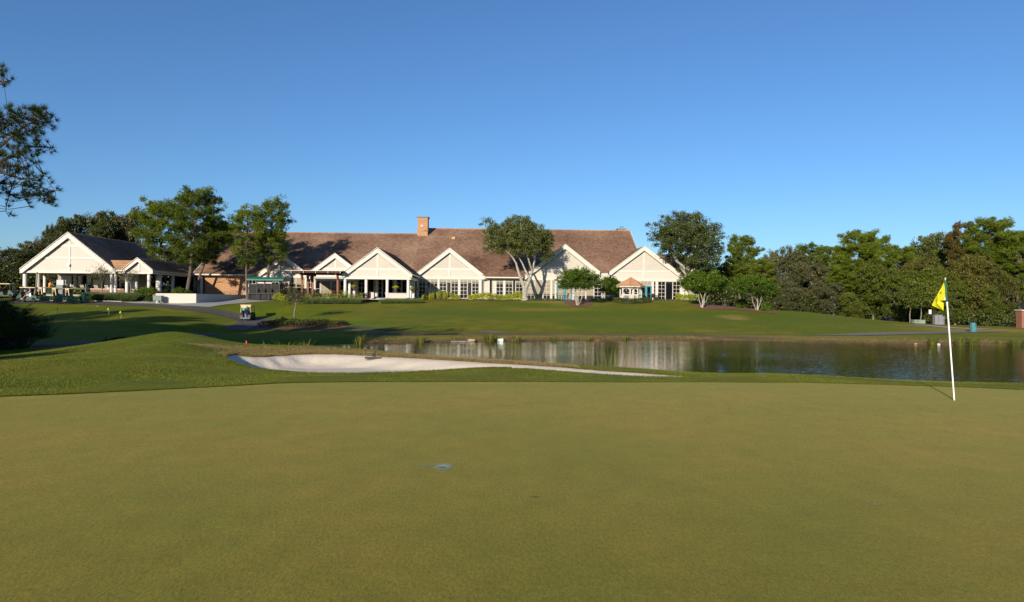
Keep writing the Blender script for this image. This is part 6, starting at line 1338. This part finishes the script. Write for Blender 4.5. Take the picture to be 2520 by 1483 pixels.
# ------------------------------------------------------------------ gazebo
x, y, _ = at(1552,738,92.8); zg = g(x, y); GZ = empty("gazebo", (x, y, zg), R(22.5), 'small white octagonal gazebo with tan tiled roof behind a curved hedge', 'gazebo')
GZ.rotation_euler = (0,0,R(8)); an = [k*math.pi/4+math.pi/8 for k in range(8)]; r1 = 1.42; r2 = 1.93; ze = 2.12; za = 3.30
MB().lathe([(1.55,-.3),(1.55,.08)], (0,0,0), 8).obj('floor', CONC, GZ)
for k in range(8):
    c_, s_ = math.cos(an[k]), math.sin(an[k]); c2, s2 = math.cos(an[(k+1)%8]), math.sin(an[(k+1)%8])
    MB().bar((c_*r1,s_*r1,0),(c_*r1,s_*r1,ze),.13).obj('post', TRIM, GZ)
    p0 = np.array((c_*r1,s_*r1,0)); p1 = np.array((c2*r1,s2*r1,0)); dn = (p1-p0)/np.linalg.norm(p1-p0)
    MB().bar(p0+(0,0,ze-.12), p1+(0,0,ze-.12), .08, .24).obj('header', TRIM, GZ)
    for q_, sg in ((p0,1),(p1,-1)): MB().bar(q_+(0,0,1.60), q_+dn*sg*.34+(0,0,ze-.2), .05, .07).obj('brace', TRIM, GZ)
    if k != 1:
        MB().bar(p0+(0,0,.98), p1+(0,0,.98), .09, .14).obj('rail', TRIM, GZ); MB().bar(p0+(0,0,.14), p1+(0,0,.14), .05, .10).obj('rail', TRIM, GZ)
        for j in range(1, 8): q_ = p0+(p1-p0)*j/8; MB().bar(q_+(0,0,.18), q_+(0,0,.92), .055, .03, up=tuple(dn)).obj('baluster', TRIM, GZ)
    MB().bar((c_*r2*.99,s_*r2*.99,ze-.02),(c2*r2*.99,s2*r2*.99,ze-.02),.05,.20).obj('fascia', TRIM, GZ)
    nc = 5
    for j in range(nc):
        f0 = 1-j/nc; f1 = 1-(j+1)/nc*.985; za_ = lambda f: ze+.06+(za-ze)*(1-f)
        f0 = f0*1.03; q0 = np.array((c_*r2*f0,s_*r2*f0,za_(f0))); q1 = np.array((c2*r2*f0,s2*r2*f0,za_(f0))); u0 = np.array((c_*r2*f1,s_*r2*f1,za_(f1))); u1 = np.array((c2*r2*f1,s2*r2*f1,za_(f1))); up_ = np.array((0,0,.07))
        t_ = MB().add([q0,q1,q0+up_,q1+up_,u0+(0,0,.01),u1+(0,0,.01)], [(0,1,3,2),(2,3,5,4)], .3+.4*random.Random(k*9+j).random()); t_.F.append(np.array([(0,2,4),(1,5,3)])); t_.obj('roof_tile', TILEO, GZ)
    MB().tube([(c_*r2*1.01,s_*r2*1.01,ze+.12),(0,0,za+.10)], [.06,.05], 6, tint=.6).obj('hip_tile', TILEO, GZ)
MB().lathe([(1.9,0),(0,.01)], (0,0,ze-.08), 8).obj('ceiling', SOFF, GZ)

# ------------------------------------------------------------------ green-roofed shelter
x0, y0, _ = at(611,733,93); x1 = at(699,733,93)[0]; zg = ZB-.15; KS = empty("screened_shelter", (0,0,0)); tag(KS, 'dark screened shelter under a long green awning beside the brick wall', 'shelter')
ya, yb = 92.8, 95.0; x0 += .2; x1 -= .55
MB().box(x0,x1,ya,yb,zg-.3,zg+1.85).obj('screen_box', SCREEN, KS)
for k in range(5): xx = x0+(x1-x0)*k/4; MB().box(xx-.04,xx+.04,ya-.06,ya-.01,zg,zg+2.45).obj('post', METAL, KS)
for k, mt in ((1,PAPER),(2,PAPER)): xx = x0+(x1-x0)*k/4+.1; MB().box(xx,xx+.95,ya-.03,ya,zg+1.92,zg+2.28).obj('notice_board', mt, KS)
MB().box(x0+(x1-x0)*.5+.02,x0+(x1-x0)*.5+.2,ya-.05,ya-.032,zg+1.9,zg+2.3).obj('orange_notice', mat('orange_print',(.55,.10,.03),.7), KS)
for k in range(3): xx = x0+(x1-x0)*(.30+.22*k); MB().lathe([(0,0),(.16,.02),(.2,.2),(.1,.45),(0,.5)], (xx,ya-.12,zg+.75), 8).obj('barrel_lid', mat('olive_drab',(.022,.020,.010),.8) if k == 0 else bpy.data.materials['olive_drab'], KS)
mb = MB(); mb.prism([(ya-.75,zg+2.30),(ya-.75,zg+2.50),(ya-.15,zg+2.78),(yb+.3,zg+2.78),(yb+.3,zg+2.30)], 'x', x0-.15, x1+.75); mb.obj('awning', GREENM, KS)
MB().box(x0-.3,x1+.5,ya-.4,ya-.36,zg+.5,zg+.55).obj('rail', METAL, KS)
for k in range(4): xx = x0+(x1-x0)*k/3; MB().box(xx-.03,xx+.03,ya-.42,ya-.36,zg-.5,zg+.6).obj('rail_post', METAL, KS)

# bench-like box at the retaining wall
x, y, _ = at(391,744,85.2); zg = g(x, y); UB = empty("cooler_stand", (x, y, zg), 0, 'grey-green box on legs standing against the white retaining wall', 'box stand')
MB().box(-.62,.42,-.25,.35,.42,.98).box(-.66,.46,-.29,.39,.98,1.03).obj('box', mat('grey_green_paint',(.15,.19,.18),.6), UB)
for a, b_ in ((-.5,-.15),(.32,-.15),(-.5,.25),(.32,.25)): MB().box(a-.06,a+.06,b_-.05,b_+.05,-.05,.42).obj('leg', GREY, UB)
MB().box(-.55,.38,-.2,-.14,.02,.10).obj('foot_rail', GREY, UB); MB().lathe([(0,0),(.11,.02),(.12,.3),(.05,.36),(0,.36)], (-.2,.0,.04), 10).obj('jug', COLM, UB)

# starter kiosk by the pavilion
x, y, _ = at(150,742,86.8); zg = g(x, y); SK = empty("club_washer_stand", (x, y, zg), 0, 'tall grey stand with pale panel between the parked carts and the pavilion', 'stand')
MB().box(-.42,.38,-.3,.3,0,1.55).obj('cabinet', GREY, SK); MB().box(-.35,.52,-.36,-.1,1.5,2.15).obj('panel', LGREY, SK); MB().box(.02,.08,0,.06,1.55,2.5).obj('pole', GREENM, SK)
for a in (-.16,.12): MB().lathe([(0,0),(.11,0),(.11,.04)], (0,0,0), 10).obj('dial', METAL, SK).matrix_local = Matrix.Translation((a,-.3,1.02)) @ Matrix.Rotation(R(90),4,'X')
x, y, _ = at(211,735,86.2); zg = g(x,y); tag(MB().box(x-.05,x+.05,y-.05,y+.05,zg,zg+1.9).obj('sign_post', GREENM), 'green post behind the first parked cart row by the pavilion door', 'post')
x, y, _ = at(88,735,84.5); zg = g(x,y); o = MB().bar((x,y,zg),(x+.12,y,zg+3.6),.13).obj('post', mat('weathered_green_wood',(.16,.2,.13),.8)); tag(o, 'weathered leaning green post at the pavilion corner column', 'post')
# curb along the hedge
a = at(233,744.5,85.3); b_ = at(300,745.5,85.2); tag(MB().bar((a[0],a[1],g(a[0],a[1])+.04),(b_[0],b_[1],g(b_[0],b_[1])+.04),.15,.14).obj('kerb', CONC), 'short concrete kerb before the strap-leaved plants', 'kerb')
# ------------------------------------------------------------------ furniture
def wicker_chair():
    r_ = empty("wicker_chair"); MB().box(-.26,.26,-.25,.25,.38,.46).obj('seat', WICK, r_); MB().prism([(.20,.40),(.27,.40),(.36,.95),(.29,.95)],'x',-.27,.27).obj('backrest', WICK, r_)
    for s in (-1,1):
        MB().box(s*.27-.03,s*.27+.03,-.22,.27,.62,.67).obj('armrest', WICK, r_)
        for y in (-.22,.22): MB().box(s*.24-.025,s*.24+.025,y-.025,y+.025,0,.40 if y > 0 else .64).obj('leg', WICK, r_)
    return r_
WC = wicker_chair()
def chair_at(px, D, rz, label, first=[True]):
    o = WC if first[0] else copy_tree(WC); first[0] = False; x = at(px,740,D)[0]; o.location = (x, D, max(g(x,D), 2.0)); o.rotation_euler = (0,0,rz); tag(o, label, 'chair', 'dark wicker terrace chairs'); return o
def table_at(px, D, label):
    x = at(px,740,D)[0]; t_ = empty("terrace_table", (x, D, max(g(x,D), 2.0))); tag(t_, label, 'table'); MB().lathe([(0,.70),(.42,.70),(.42,.74),(0,.74)], (0,0,0), 16).obj('tabletop', METAL, t_); MB().tube([(0,0,0),(0,0,.7)], [.05,.04], 8).obj('pedestal', METAL, t_)
    for k in range(4): MB().bar((0,0,.06),(.3*math.cos(k*1.57),.3*math.sin(k*1.57),.02),.04).obj('leg', METAL, t_)
chair_at(1375,97.3,R(80),'dark wicker chair left of the table by the drawn blinds'); chair_at(1393,97.3,R(-80),'dark wicker chair right of the table by the drawn blinds'); table_at(1384,97.2,'small dark table between two wicker chairs by the teal double door')
chair_at(1599,96.5,R(75),'dark wicker chair nearest the teal door of the last gable'); chair_at(1616,96.8,R(-80),'dark wicker chair right of the table by the last gable'); chair_at(1610,98,R(10),'dark wicker chair behind the table by the last gable'); table_at(1608,96.6,'small dark table before the windows of the last gable')
chair_at(916,93,R(160),'dark chair in the opening of the portico low wall'); chair_at(906,93.4,R(120),'dark chair further left in the portico opening')
def slat_chair():
    r_ = empty("folding_chair"); P_ = mat('pale_wood_paint',(.52,.46,.40),.7)
    for s in (-1,1): MB().bar((s*.25,-.2,0),(s*.25,.25,.95),.04).obj('leg', P_, r_); MB().bar((s*.25,.25,0),(s*.25,-.2,.5),.04).obj('leg', P_, r_)
    MB().box(-.26,.26,-.22,.2,.44,.48).obj('seat', P_, r_)
    for k in range(4): z = .58+.10*k; MB().box(-.26,.26,.08+.045*k,.11+.045*k,z,z+.05).obj('back_slat', P_, r_)
    return r_
SCH = slat_chair(); 
for i, (px, lab) in enumerate([(179,'pale slatted chair behind the brick plinth, leftmost of four'),(204,'pale slatted chair behind the brick plinth, second from left'),(238,'pale slatted chair behind the brick plinth, right of the slender tree'),(264,'pale slatted chair behind the brick plinth, rightmost by the columns')]):
    o = SCH if i == 0 else copy_tree(SCH); x = at(px,740,91.6)[0]; o.location = (x, 91.6, ZB+.35); o.rotation_euler = (0,0,R(170)); tag(o, lab, 'chair', 'slatted chairs in the pavilion'); 
def basket(px, py, D, label):
    x, y, z = at(px, py, D); b = empty("hanging_basket", (x, y, z)); tag(b, label, 'hanging basket'); rg = rngn(int(px))
    MB().lathe([(.02,-.38),(.12,-.30),(.24,-.05),(.25,0),(0,.0)], (0,0,0), 12).obj('pot', mat('coir',(.16,.10,.05),.9) if 'coir' not in bpy.data.materials else bpy.data.materials['coir'], b)
    mb = MB(); u = unit(rg.normal(size=(420,3))); u[:,2] = np.abs(u[:,2])*.8-.1; leaves(mb, u*np.array((.42,.42,.30))*(.7+.35*rg.random((420,1))), .13, rg, np.full(420,.55), .6); mb.obj('foliage', L_YEL, b); tk = MB()
    MB().tube([(0,0,.1),(0,0,1.3)], [.012,.012], 4).obj('chain', METAL, b)
basket(871,706,91.6,'yellow-green hanging basket in the left opening of the portico'); basket(974,708,91.6,'yellow-green hanging basket in the right opening of the portico'); basket(1013,711,93.5,'darker hanging basket at the right side of the portico'); basket(1025,711,95.5,'dark hanging basket further back beside the portico')
for i, (px, py, D_, w, h, m_, lab) in enumerate([(2260,798,78.5,1.25,.36,'g','low grey-green utility box under the young trees'),(2306,799,78,.85,1.05,'l','tall grey utility cabinet left of the flagstick'),(2317,799,79,.3,.9,'l','narrow grey meter box beside the tall cabinet')]):
    x, y, _ = at(px,py,D_); zg = g(x,y); U = empty("utility_box", (x,y,zg)); tag(U, lab, 'utility box'); mt = mat('box_paint_%s' % 'abc'[i], (.20,.25,.20) if m_ == 'g' else (.20,.20,.22), .6, var=.1)
    MB().box(-w/2,w/2,-.3,.3,-.1,h).obj('cabinet', mt, U); MB().box(-w/2-.03,w/2+.03,-.33,.33,h,h+.05).obj('lid', mt, U)
    if h > .8: MB().box(-.012,.012,-.305,-.300,.1,h-.1).obj('door_gap', METAL, U)
    else: MB().bar((-w*.3,-.31,.28),(-w*.12,-.31,.2),.03,.08).obj('handle', DARKW, U)
x, y, _ = at(2294,798,77.5); zg = g(x,y); U = empty("sign", (x,y,zg)); tag(U, 'small white notice on a dark post before the grey cabinet', 'sign'); MB().box(-.03,.03,-.03,.03,0,1.6).obj('post', METAL, U); MB().box(-.42,-.12,-.05,-.03,1.15,1.65).obj('panel', PAPER, U); MB().box(-.3,-.02,-.03,.0,1.3,1.36).obj('arm', METAL, U); MB().box(-.22,-.19,-.03,0,0,1.2).obj('post', METAL, U)
# brick pillar with lantern
x, y, _ = at(2517,806,73); zg = g(x,y); BP = empty("brick_pillar", (x,y,zg)); tag(BP, 'red brick pillar with white cap and lantern at the right edge', 'pillar')
zt = at(2517,765,73)[2]-zg; MB().box(-.42,.42,-.42,.42,-.2,zt).obj('shaft', BRICKR, BP); MB().box(-.52,.52,-.52,.52,zt,zt+.09).obj('cap', TRIM, BP); MB().box(-.47,.47,-.47,.47,zt-.1,zt-.001).obj('neck', BRICKR, BP)
l_ = MB(); l_.lathe([(.10,.09),(.05,.14),(.05,.2),(.12,.24),(.17,.62),(.2,.64),(.06,.84),(.0,.88)], (0,0,zt), 6); l_.obj('lantern', METAL, BP)
# parked dark vehicle in the shade
x, y, _ = at(2208,792,89); zg = g(x,y)-.1; CR_ = empty("parked_car", (x,y,zg), R(5)); tag(CR_, 'dark blue off-road car parked in the shade under the trees', 'car')
NAVY = mat('navy_car_paint',(.006,.008,.020),.35,var=.05,spec=.4)
MB().prism([(-2.0,.45),(-2.0,1.0),(-1.9,1.08),(-.7,1.1),(-.35,1.72),(1.75,1.76),(1.95,1.05),(2.0,.45)],'y',-.85,.85).obj('body', NAVY, CR_)
MB().prism([(-.62,1.12),(-.32,1.64),(.35,1.66),(.35,1.12)],'y',-.87,-.855).obj('window', DGLASS, CR_); MB().prism([(.45,1.12),(.45,1.66),(1.62,1.68),(1.75,1.12)],'y',-.87,-.855).obj('window', DGLASS, CR_)
for a in (-1.25,1.3):
    for s in (-.8,.8):
        w_ = MB(); w_.lathe([(.2,-.12),(.38,-.12),(.40,-.08),(.40,.08),(.38,.12),(.2,.12)], (0,0,0), 16); o = w_.obj('wheel', METAL, CR_); o.matrix_local = Matrix.Translation((a,s,.40)) @ Matrix.Rotation(R(90),4,'X')
for s in (-.6,.6): MB().box(-2.02,-2.0,s-.12,s+.12,.75,.92).obj('headlight', GREY, CR_)

# ------------------------------------------------------------------ golf carts
CG = mat('cart_green',(.004,.050,.037),.45,var=.06,spec=.35); CB = mat('cart_beige',(.60,.47,.27),.55,var=.05); TYRE = mat('tyre_rubber',(.015,.015,.015),.8); RIM = mat('white_rim',(.70,.70,.70),.4); BAGK = mat('black_bag',(.012,.012,.014),.6)
def wheel(mb_name, parent, x, y, r_=.23):
    w_ = MB(); w_.lathe([(r_*.55,-.10),(r_*.92,-.10),(r_,-.06),(r_,.06),(r_*.92,.10),(r_*.55,.10)], (0,0,0), 16); M_ = Matrix.Translation((x,y,r_)) @ Matrix.Rotation(R(90),4,'X')
    o = w_.obj('wheel', TYRE, parent); o.matrix_local = M_; rm = MB(); rm.lathe([(.0,-.085),(r_*.3,-.095),(r_*.56,-.07),(r_*.56,.07),(r_*.3,.095),(0,.085)], (0,0,0), 14); q = rm.obj('rim', RIM, o)
def cart_proto(flap=True, roof_m=None, screen=True):
    c_ = empty("golf_cart"); B = lambda n, m, mb: mb.obj(n, m, c_)
    B('chassis', METAL, MB().box(-1.15,1.0,-.50,.50,.20,.32))
    B('front_cowl', CG, MB().prism([(.55,.32),(.62,.95),(.78,.98),(1.12,.72),(1.22,.55),(1.20,.30),(1.12,.30),(1.05,.46),(.86,.50),(.70,.42),(.66,.30)],'y',-.56,.56))
    B('seat_base', CG, MB().prism([(-.62,.32),(-.55,.66),(-.02,.66),(.06,.32)],'y',-.56,.56))
    for s in (-1,1): B('rear_fender', CG, MB().prism([(-1.22,.36),(-1.20,.66),(-1.05,.78),(-.60,.78),(-.56,.40),(-.62,.38),(-.72,.54),(-.98,.54),(-1.08,.36)],'y',s*.58,s*.26))
    B('bag_well', METAL, MB().box(-1.16,-.60,-.255,.255,.34,.50)); B('bumper', GREY, MB().box(-1.24,-1.17,-.5,.5,.26,.36))
    B('floor_mat', METAL, MB().box(.06,.66,-.5,.5,.321,.34)); B('sill', CG, MB().box(.0,.72,-.57,-.49,.24,.36)); B('sill', CG, MB().box(.0,.72,.49,.57,.24,.36))
    B('seat', METAL, MB().box(-.55,.0,-.52,.52,.66,.78)); B('backrest', METAL, MB().prism([(-.55,.80),(-.46,.80),(-.55,1.16),(-.64,1.16)],'y',-.52,.52))
    B('roof', roof_m or CB, MB().prism([(-1.0,1.78),(-.94,1.83),(.74,1.83),(.86,1.77),(.84,1.74),(-.98,1.74)],'y',-.58,.58))
    for s in (-1,1): B('front_strut', METAL, MB().bar((.82,s*.5,.95),(.72,s*.5,1.76),.035)); B('rear_strut', METAL, MB().bar((-.80,s*.52,.70),(-.86,s*.5,1.76),.04))
    if screen: B('windshield', CGLASS, MB().add([(.80,-.5,1.0),(.80,.5,1.0),(.72,.5,1.72),(.72,-.5,1.72)], [(0,1,2,3)]))
    if flap:
        B('rear_curtain', CB, MB().prism([(-.55,1.74),(.55,1.74),(.50,1.52),(.36,1.46),(-.36,1.46),(-.50,1.52)],'x',-.99,-.975))
        for s in (-1,1): B('curtain_strap', CB, MB().bar((-.985,s*.47,1.56),(-.93,s*.54,.95),.05,.07))
    st_ = MB(); st_.tube([(.62,.26,.80),(.36,.26,1.02)], [.02,.02], 6); a_ = np.linspace(0,2*math.pi,13); st_.tube([(.36+.09*math.sin(t)*.8,.26+.18*math.cos(t),1.02+.15*math.sin(t)*.9) for t in a_], .014, 5); B('steering_wheel', METAL, st_)
    for x_ in (.90,-.84):
        for y_ in (-.47,.47): wheel('wheel', c_, x_, y_)
    for s in (-1,1): B('tail_light', mat('red_lens',(.35,.02,.02),.3) if 'red_lens' not in bpy.data.materials else bpy.data.materials['red_lens'], MB().box(-1.235,-1.215,s*.44-.05,s*.44+.05,.58,.68)); B('headlight', RIM, MB().box(1.19,1.225,s*.40-.07,s*.40+.07,.52,.60))
    return c_
def bag_proto(col):
    b = empty("golf_bag"); MB().lathe([(.0,0),(.13,0),(.14,.05),(.12,.4),(.14,.78),(.15,.84),(.13,.85),(.0,.80)], (0,0,0), 12).obj('bag', col, b, True); MB().box(.10,.17,-.09,.09,.1,.5).obj('pocket', col, b)
    rg = rngn(7)
    for k in range(7):
        a = k*.9; x_, y_ = .07*math.cos(a), .07*math.sin(a); h_ = 1.02+.12*rg.random(); MB().tube([(x_,y_,.7),(x_*1.5,y_*1.5,h_)], [.008,.008], 4, cap=False).obj('club_shaft', LGREY, b)
        MB().lathe([(0,-.04),(.045,-.02),(.05,.02),(0,.05)], (x_*1.5,y_*1.5,h_), 8).obj('club_head', RIM if k == 2 else METAL, b)
    return b
CP0 = cart_proto(); CP0['used'] = 0
BG0 = bag_proto(BAGK); used = {'c':False,'b':False}
def place(proto, key, M_, label, cat, group):
    o = proto if not used[key] else copy_tree(proto); used[key] = True; o.matrix_world = M_; o.location = M_.translation
    if 'used' in o: del o['used']
    return tag(o, label, cat, group)
def cart_at(px, py, D, head, label, bags=(), zoff=0.0):
    x, y, _ = at(px, py, D); zg = g(x,y)+.03+zoff; M_ = Matrix.Translation((x,y,zg)) @ Matrix.Rotation(head,4,'Z'); place(CP0,'c',M_,label,'golf cart','green golf carts with beige roofs')
    for s, lab in bags: place(BG0,'b', M_ @ Matrix.Translation((-.88,s*.22,.50)) @ Matrix.Rotation(R(-14),4,'Y'), lab, 'golf bag', 'golf bags on the carts')
    return M_
C1 = cart_at(610,790.5,77.5,R(97),'golf cart driving away on the path toward the clubhouse',[(-1,'black golf bag with tilted clubs on the cart driving away')])
C2 = cart_at(72,745.5,83.5,R(183),'golf cart with a seated man in a blue shirt stepping out',[(-1,'golf bag behind the man in the blue shirt'),(1,'second golf bag behind the man in the blue shirt')])
for i, (px, py, D_) in enumerate([(121,746,83.2),(155,747,82.8),(187,748,82.4)]):
    cart_at(px,py,D_,R(52),'parked golf cart, %s of three in a row' % ('leftmost','middle','rightmost')[i],[(-1,'golf bag with white club cover on the %s parked cart' % ('leftmost','middle','rightmost')[i])])
C3 = cart_at(14,742,86.0,R(4),'golf cart cut by the left edge, facing right',[(1,'golf bag at the rear of the cart at the left edge')])
TW = mat('towel_white',(.62,.66,.74),.9,var=.2,scale=20)
q = MB().prism([(-.62,.66),(-.38,.68),(-.42,1.12),(-.56,1.14)],'y',.60,.63).obj('towel', TW); q.matrix_world = C2; tag(q, 'blue and white striped towel hanging on the side of the man\'s cart', 'towel')
q = MB().prism([(-.16,.36),(.02,.38),(.10,.80),(-.02,.82)],'x',-1.30,-1.27).obj('towel', mat('towel_blue',(.16,.18,.55),.9,var=.5,scale=14)); q.matrix_world = C1 @ Matrix.Translation((0,-.05,0)); tag(q, 'blue and white towel hanging from the bag of the cart driving away', 'towel')

# ------------------------------------------------------------------ people
SKIN = mat('skin',(.50,.27,.18),.6,var=.05)
def skin_mesh(name, nodes, edges, m, parent, lvl=2):
    me = bpy.data.meshes.new(name); me.from_pydata([n[:3] for n in nodes], edges, []); o = bpy.data.objects.new(name, me); COL.objects.link(o); o.parent = parent; me.materials.append(m)
    sk = o.modifiers.new('s','SKIN'); sk.use_smooth_shade = True
    for i, n in enumerate(nodes): me.skin_vertices[0].data[i].radius = (n[3], n[4] if len(n) > 4 else n[3])
    me.skin_vertices[0].data[0].use_root = True; ss = o.modifiers.new('b','SUBSURF'); ss.levels = lvl; ss.render_levels = lvl; return o
def hand(nodes, edges, w, d):
    """five short finger chains from wrist index w, pointing along d"""
    p = np.array(nodes[w][:3]); d = np.array(d, float); d /= np.linalg.norm(d); s = np.cross(d, (0,0,1)); s = s/np.linalg.norm(s) if np.linalg.norm(s) > .1 else np.array((1,0,0))
    pc = p+d*.07; nodes.append((*pc,.032,.022)); pi = len(nodes)-1; edges.append((w,pi))
    for k in range(4): o_ = s*(k-1.5)*.019; nodes.append((*(pc+o_+d*.045),.010)); nodes.append((*(pc+o_+d*(.075+.012*(1-abs(k-1.5)/1.5))+np.array((0,0,-.012))),.008)); n = len(nodes); edges += [(pi,n-2),(n-2,n-1)]
    nodes.append((*(p+d*.05+s*.045),.011)); nodes.append((*(p+d*.085+s*.05),.009)); n = len(nodes); edges += [(w,n-2),(n-2,n-1)]
def person(M_, label, pose, shirt, pants, shoes, hair, hat=None, sleeve=None):
    r_ = empty("person"); r_.matrix_world = M_; tag(r_, label, 'person'); P = pose
    N_ = [(*P['pelvis'],.135,.11),(*P['waist'],.125,.10),(*P['chest'],.155,.11),(*P['neck'],.055),(*P['headb'],.075,.085),(*P['headt'],.085,.095)]; E_ = [(0,1),(1,2),(2,3),(3,4),(4,5)]
    for s in ('l','r'):
        k = len(N_); N_ += [(*P['sh'+s],.062),(*P['el'+s],.042),(*P['wr'+s],.028)]; E_ += [(2,k),(k,k+1),(k+1,k+2)]; hand(N_, E_, k+2, np.array(P['wr'+s])-np.array(P['el'+s]))
        k = len(N_); N_ += [(*P['hip'+s],.085),(*P['kn'+s],.058),(*P['an'+s],.038),(*P['to'+s],.034)]; E_ += [(0,k),(k,k+1),(k+1,k+2),(k+2,k+3)]
    skin_mesh('body', N_, E_, SKIN, r_)
    A = lambda a, b_, t: tuple(np.array(P[a])*(1-t)+np.array(P[b_])*t)
    sn = [(*P['waist'],.148,.122),(*P['chest'],.178,.132),(*A('chest','neck',.75),.085),(*A('pelvis','waist',.4),.150,.125)]; se = [(0,1),(1,2),(0,3)]
    for s in ('l','r'): k = len(sn); sn += [(*P['sh'+s],.080),(*A('sh'+s,'el'+s,.85),.062)]; se += [(1,k),(k,k+1)]
    skin_mesh('shirt', sn, se, shirt, r_, 1)
    pn = [(*P['pelvis'],.150,.128),(*A('pelvis','waist',.4),.145,.12)]; pe = [(0,1)]
    for s in ('l','r'): k = len(pn); pn += [(*P['hip'+s],.105),(*A('hip'+s,'kn'+s,.9 if pants[1] == 'short' else 1.0),.078)]; pe += [(0,k),(k,k+1)]; 
    if pants[1] == 'long':
        for j, s in enumerate(('l','r')): pn.append((*A('kn'+s,'an'+s,.95),.055)); pe.append((3+2*j, len(pn)-1))
    skin_mesh('trousers' if pants[1] == 'long' else 'shorts', pn, pe, pants[0], r_, 1)
    for s in ('l','r'): d = np.array(P['to'+s])-np.array(P['an'+s]); skin_mesh('shoe', [(*(np.array(P['an'+s])-d*.25+np.array((0,0,-.03))),.042),(*P['an'+s],.048,.04),(*(np.array(P['to'+s])+d*.1),.042,.035)], [(0,1),(1,2)], shoes, r_, 1)
    hc = (np.array(P['headb'])+np.array(P['headt']))/2+np.array((0,0,.02)); f = np.array(P.get('face',(1,0,0)),float); sd_ = np.cross((0,0,1), f)
    skin_mesh('nose', [(*(hc+f*.085+(0,0,.0)),.016),(*(hc+f*.108+(0,0,-.025)),.014)], [(0,1)], SKIN, r_, 1)
    for s in (-1,1):
        MB().lathe([(0,-.010),(.010,0),(0,.010)], tuple(hc+f*.090+sd_*s*.033+np.array((0,0,.012))), 8).obj('eye', METAL, r_); skin_mesh('ear', [(*(hc+sd_*s*.085),.018,.012),(*(hc+sd_*s*.09+np.array((0,0,-.03))),.012)], [(0,1)], SKIN, r_, 1)
    MB().bar(hc+f*.092+sd_*-.022+np.array((0,0,-.05)), hc+f*.092+sd_*.022+np.array((0,0,-.05)), .010).obj('mouth', mat('lips',(.30,.10,.08),.6) if 'lips' not in bpy.data.materials else bpy.data.materials['lips'], r_)
    ht = hc+np.array((0,0,.05))-f*.015
    if hat: MB().lathe([(.0,.0),(.17,.0),(.175,.012),(.105,.02),(.10,.08),(.07,.10),(0,.105)], tuple(ht), 16).obj('hat', hat, r_, True)
    MB().lathe([(.085,-.08),(.103,-.03),(.100,.02),(.07,.065),(0,.078)], tuple(ht-f*.012), 14).obj('hair', hair, r_, True)
    return r_
sit = dict(pelvis=(-.30,.0,.86), waist=(-.34,0,1.0), chest=(-.34,0,1.22), neck=(-.33,0,1.42), headb=(-.31,0,1.50), headt=(-.30,0,1.62), shl=(-.34,.19,1.34), shr=(-.34,-.19,1.34), ell=(-.18,.27,1.10), elr=(-.18,-.27,1.10), wrl=(.06,.20,1.02), wrr=(.06,-.20,1.02), hipl=(-.26,.10,.86), hipr=(-.26,-.10,.86), knl=(.16,.13,.84), knr=(.16,-.13,.84), anl=(.22,.13,.44), anr=(.22,-.13,.44), tol=(.38,.13,.39), tor=(.38,-.13,.39))
BLUE = mat('royal_blue_shirt',(.03,.08,.50),.8,var=.1); WSH = mat('white_cloth',(.72,.72,.74),.85,var=.05); KHA = mat('khaki_cloth',(.40,.33,.22),.9); TUR = mat('turquoise_shirt',(.05,.45,.58),.8,var=.1); ORG = mat('orange_shirt',(.80,.24,.02),.8,var=.08); NVY = mat('dark_cloth',(.02,.025,.06),.9); HAIRG = mat('grey_hair',(.30,.28,.26),.9); HAIRB = mat('brown_hair',(.06,.035,.02),.9); STRW = mat('straw_hat',(.55,.43,.25),.9)
s1 = dict(sit); s1.update(knl=(.12,.30,.84), anl=(.28,.62,.44), tol=(.42,.68,.34), pelvis=(-.30,.02,.86), knr=(.20,.05,.84), wrl=(.02,.38,.98), ell=(-.16,.34,1.12), anr=(.40,.40,.38), tor=(.54,.46,.32), chest=(-.29,.02,1.22), neck=(-.25,.02,1.41), headb=(-.22,.02,1.49), headt=(-.20,.02,1.60))
p1 = person(C2 @ Matrix.Translation((0,.22,0)), 'man in blue and white shirt and straw hat sitting sideways in the cart, leg out', s1, BLUE, (WSH,'short'), WSH, HAIRG, STRW)
w_ = skin_mesh('sleeve', [(s1['shl'][0],s1['shl'][1],s1['shl'][2],.086),(*(np.array(s1['shl'])*.25+np.array(s1['ell'])*.75),.068)], [(0,1)], WSH, p1, 1)
person(C1 @ Matrix.Translation((0,.26,0)), 'driver in turquoise shirt seen from behind, left seat of the cart driving away', sit, TUR, (KHA,'short'), WSH, HAIRG, WSH)
s2 = dict(sit); s2.update(headt=(-.29,.03,1.58), chest=(-.31,0,1.20))
person(C1 @ Matrix.Translation((0,-.12,-.02)), 'passenger in darker turquoise shirt seen from behind, middle of the cart', s2, mat('teal_shirt',(.02,.26,.42),.8), (NVY,'short'), WSH, HAIRB)
stand = dict(pelvis=(0,0,.95), waist=(0,0,1.08), chest=(.03,0,1.30), neck=(.06,0,1.50), headb=(.09,0,1.57), headt=(.11,0,1.69), shl=(.02,.20,1.42), shr=(.02,-.20,1.42), ell=(.10,.27,1.16), elr=(.10,-.27,1.16), wrl=(.30,.16,1.08), wrr=(.30,-.16,1.08), hipl=(0,.10,.93), hipr=(0,-.10,.93), knl=(.02,.11,.50), knr=(-.02,-.11,.50), anl=(0,.11,.09), anr=(-.03,-.11,.09), tol=(.16,.12,.04), tor=(.13,-.12,.04))
x, y, _ = at(122,740,89.5); person(Matrix.Translation((x, y, ZB)) @ Matrix.Rotation(R(70),4,'Z'), 'person in orange shirt standing under the pavilion, back turned', stand, ORG, (NVY,'long'), NVY, HAIRB)

# first of every copied kind stands somewhere in view; nothing is left at the origin
bpy.context.view_layer.update()
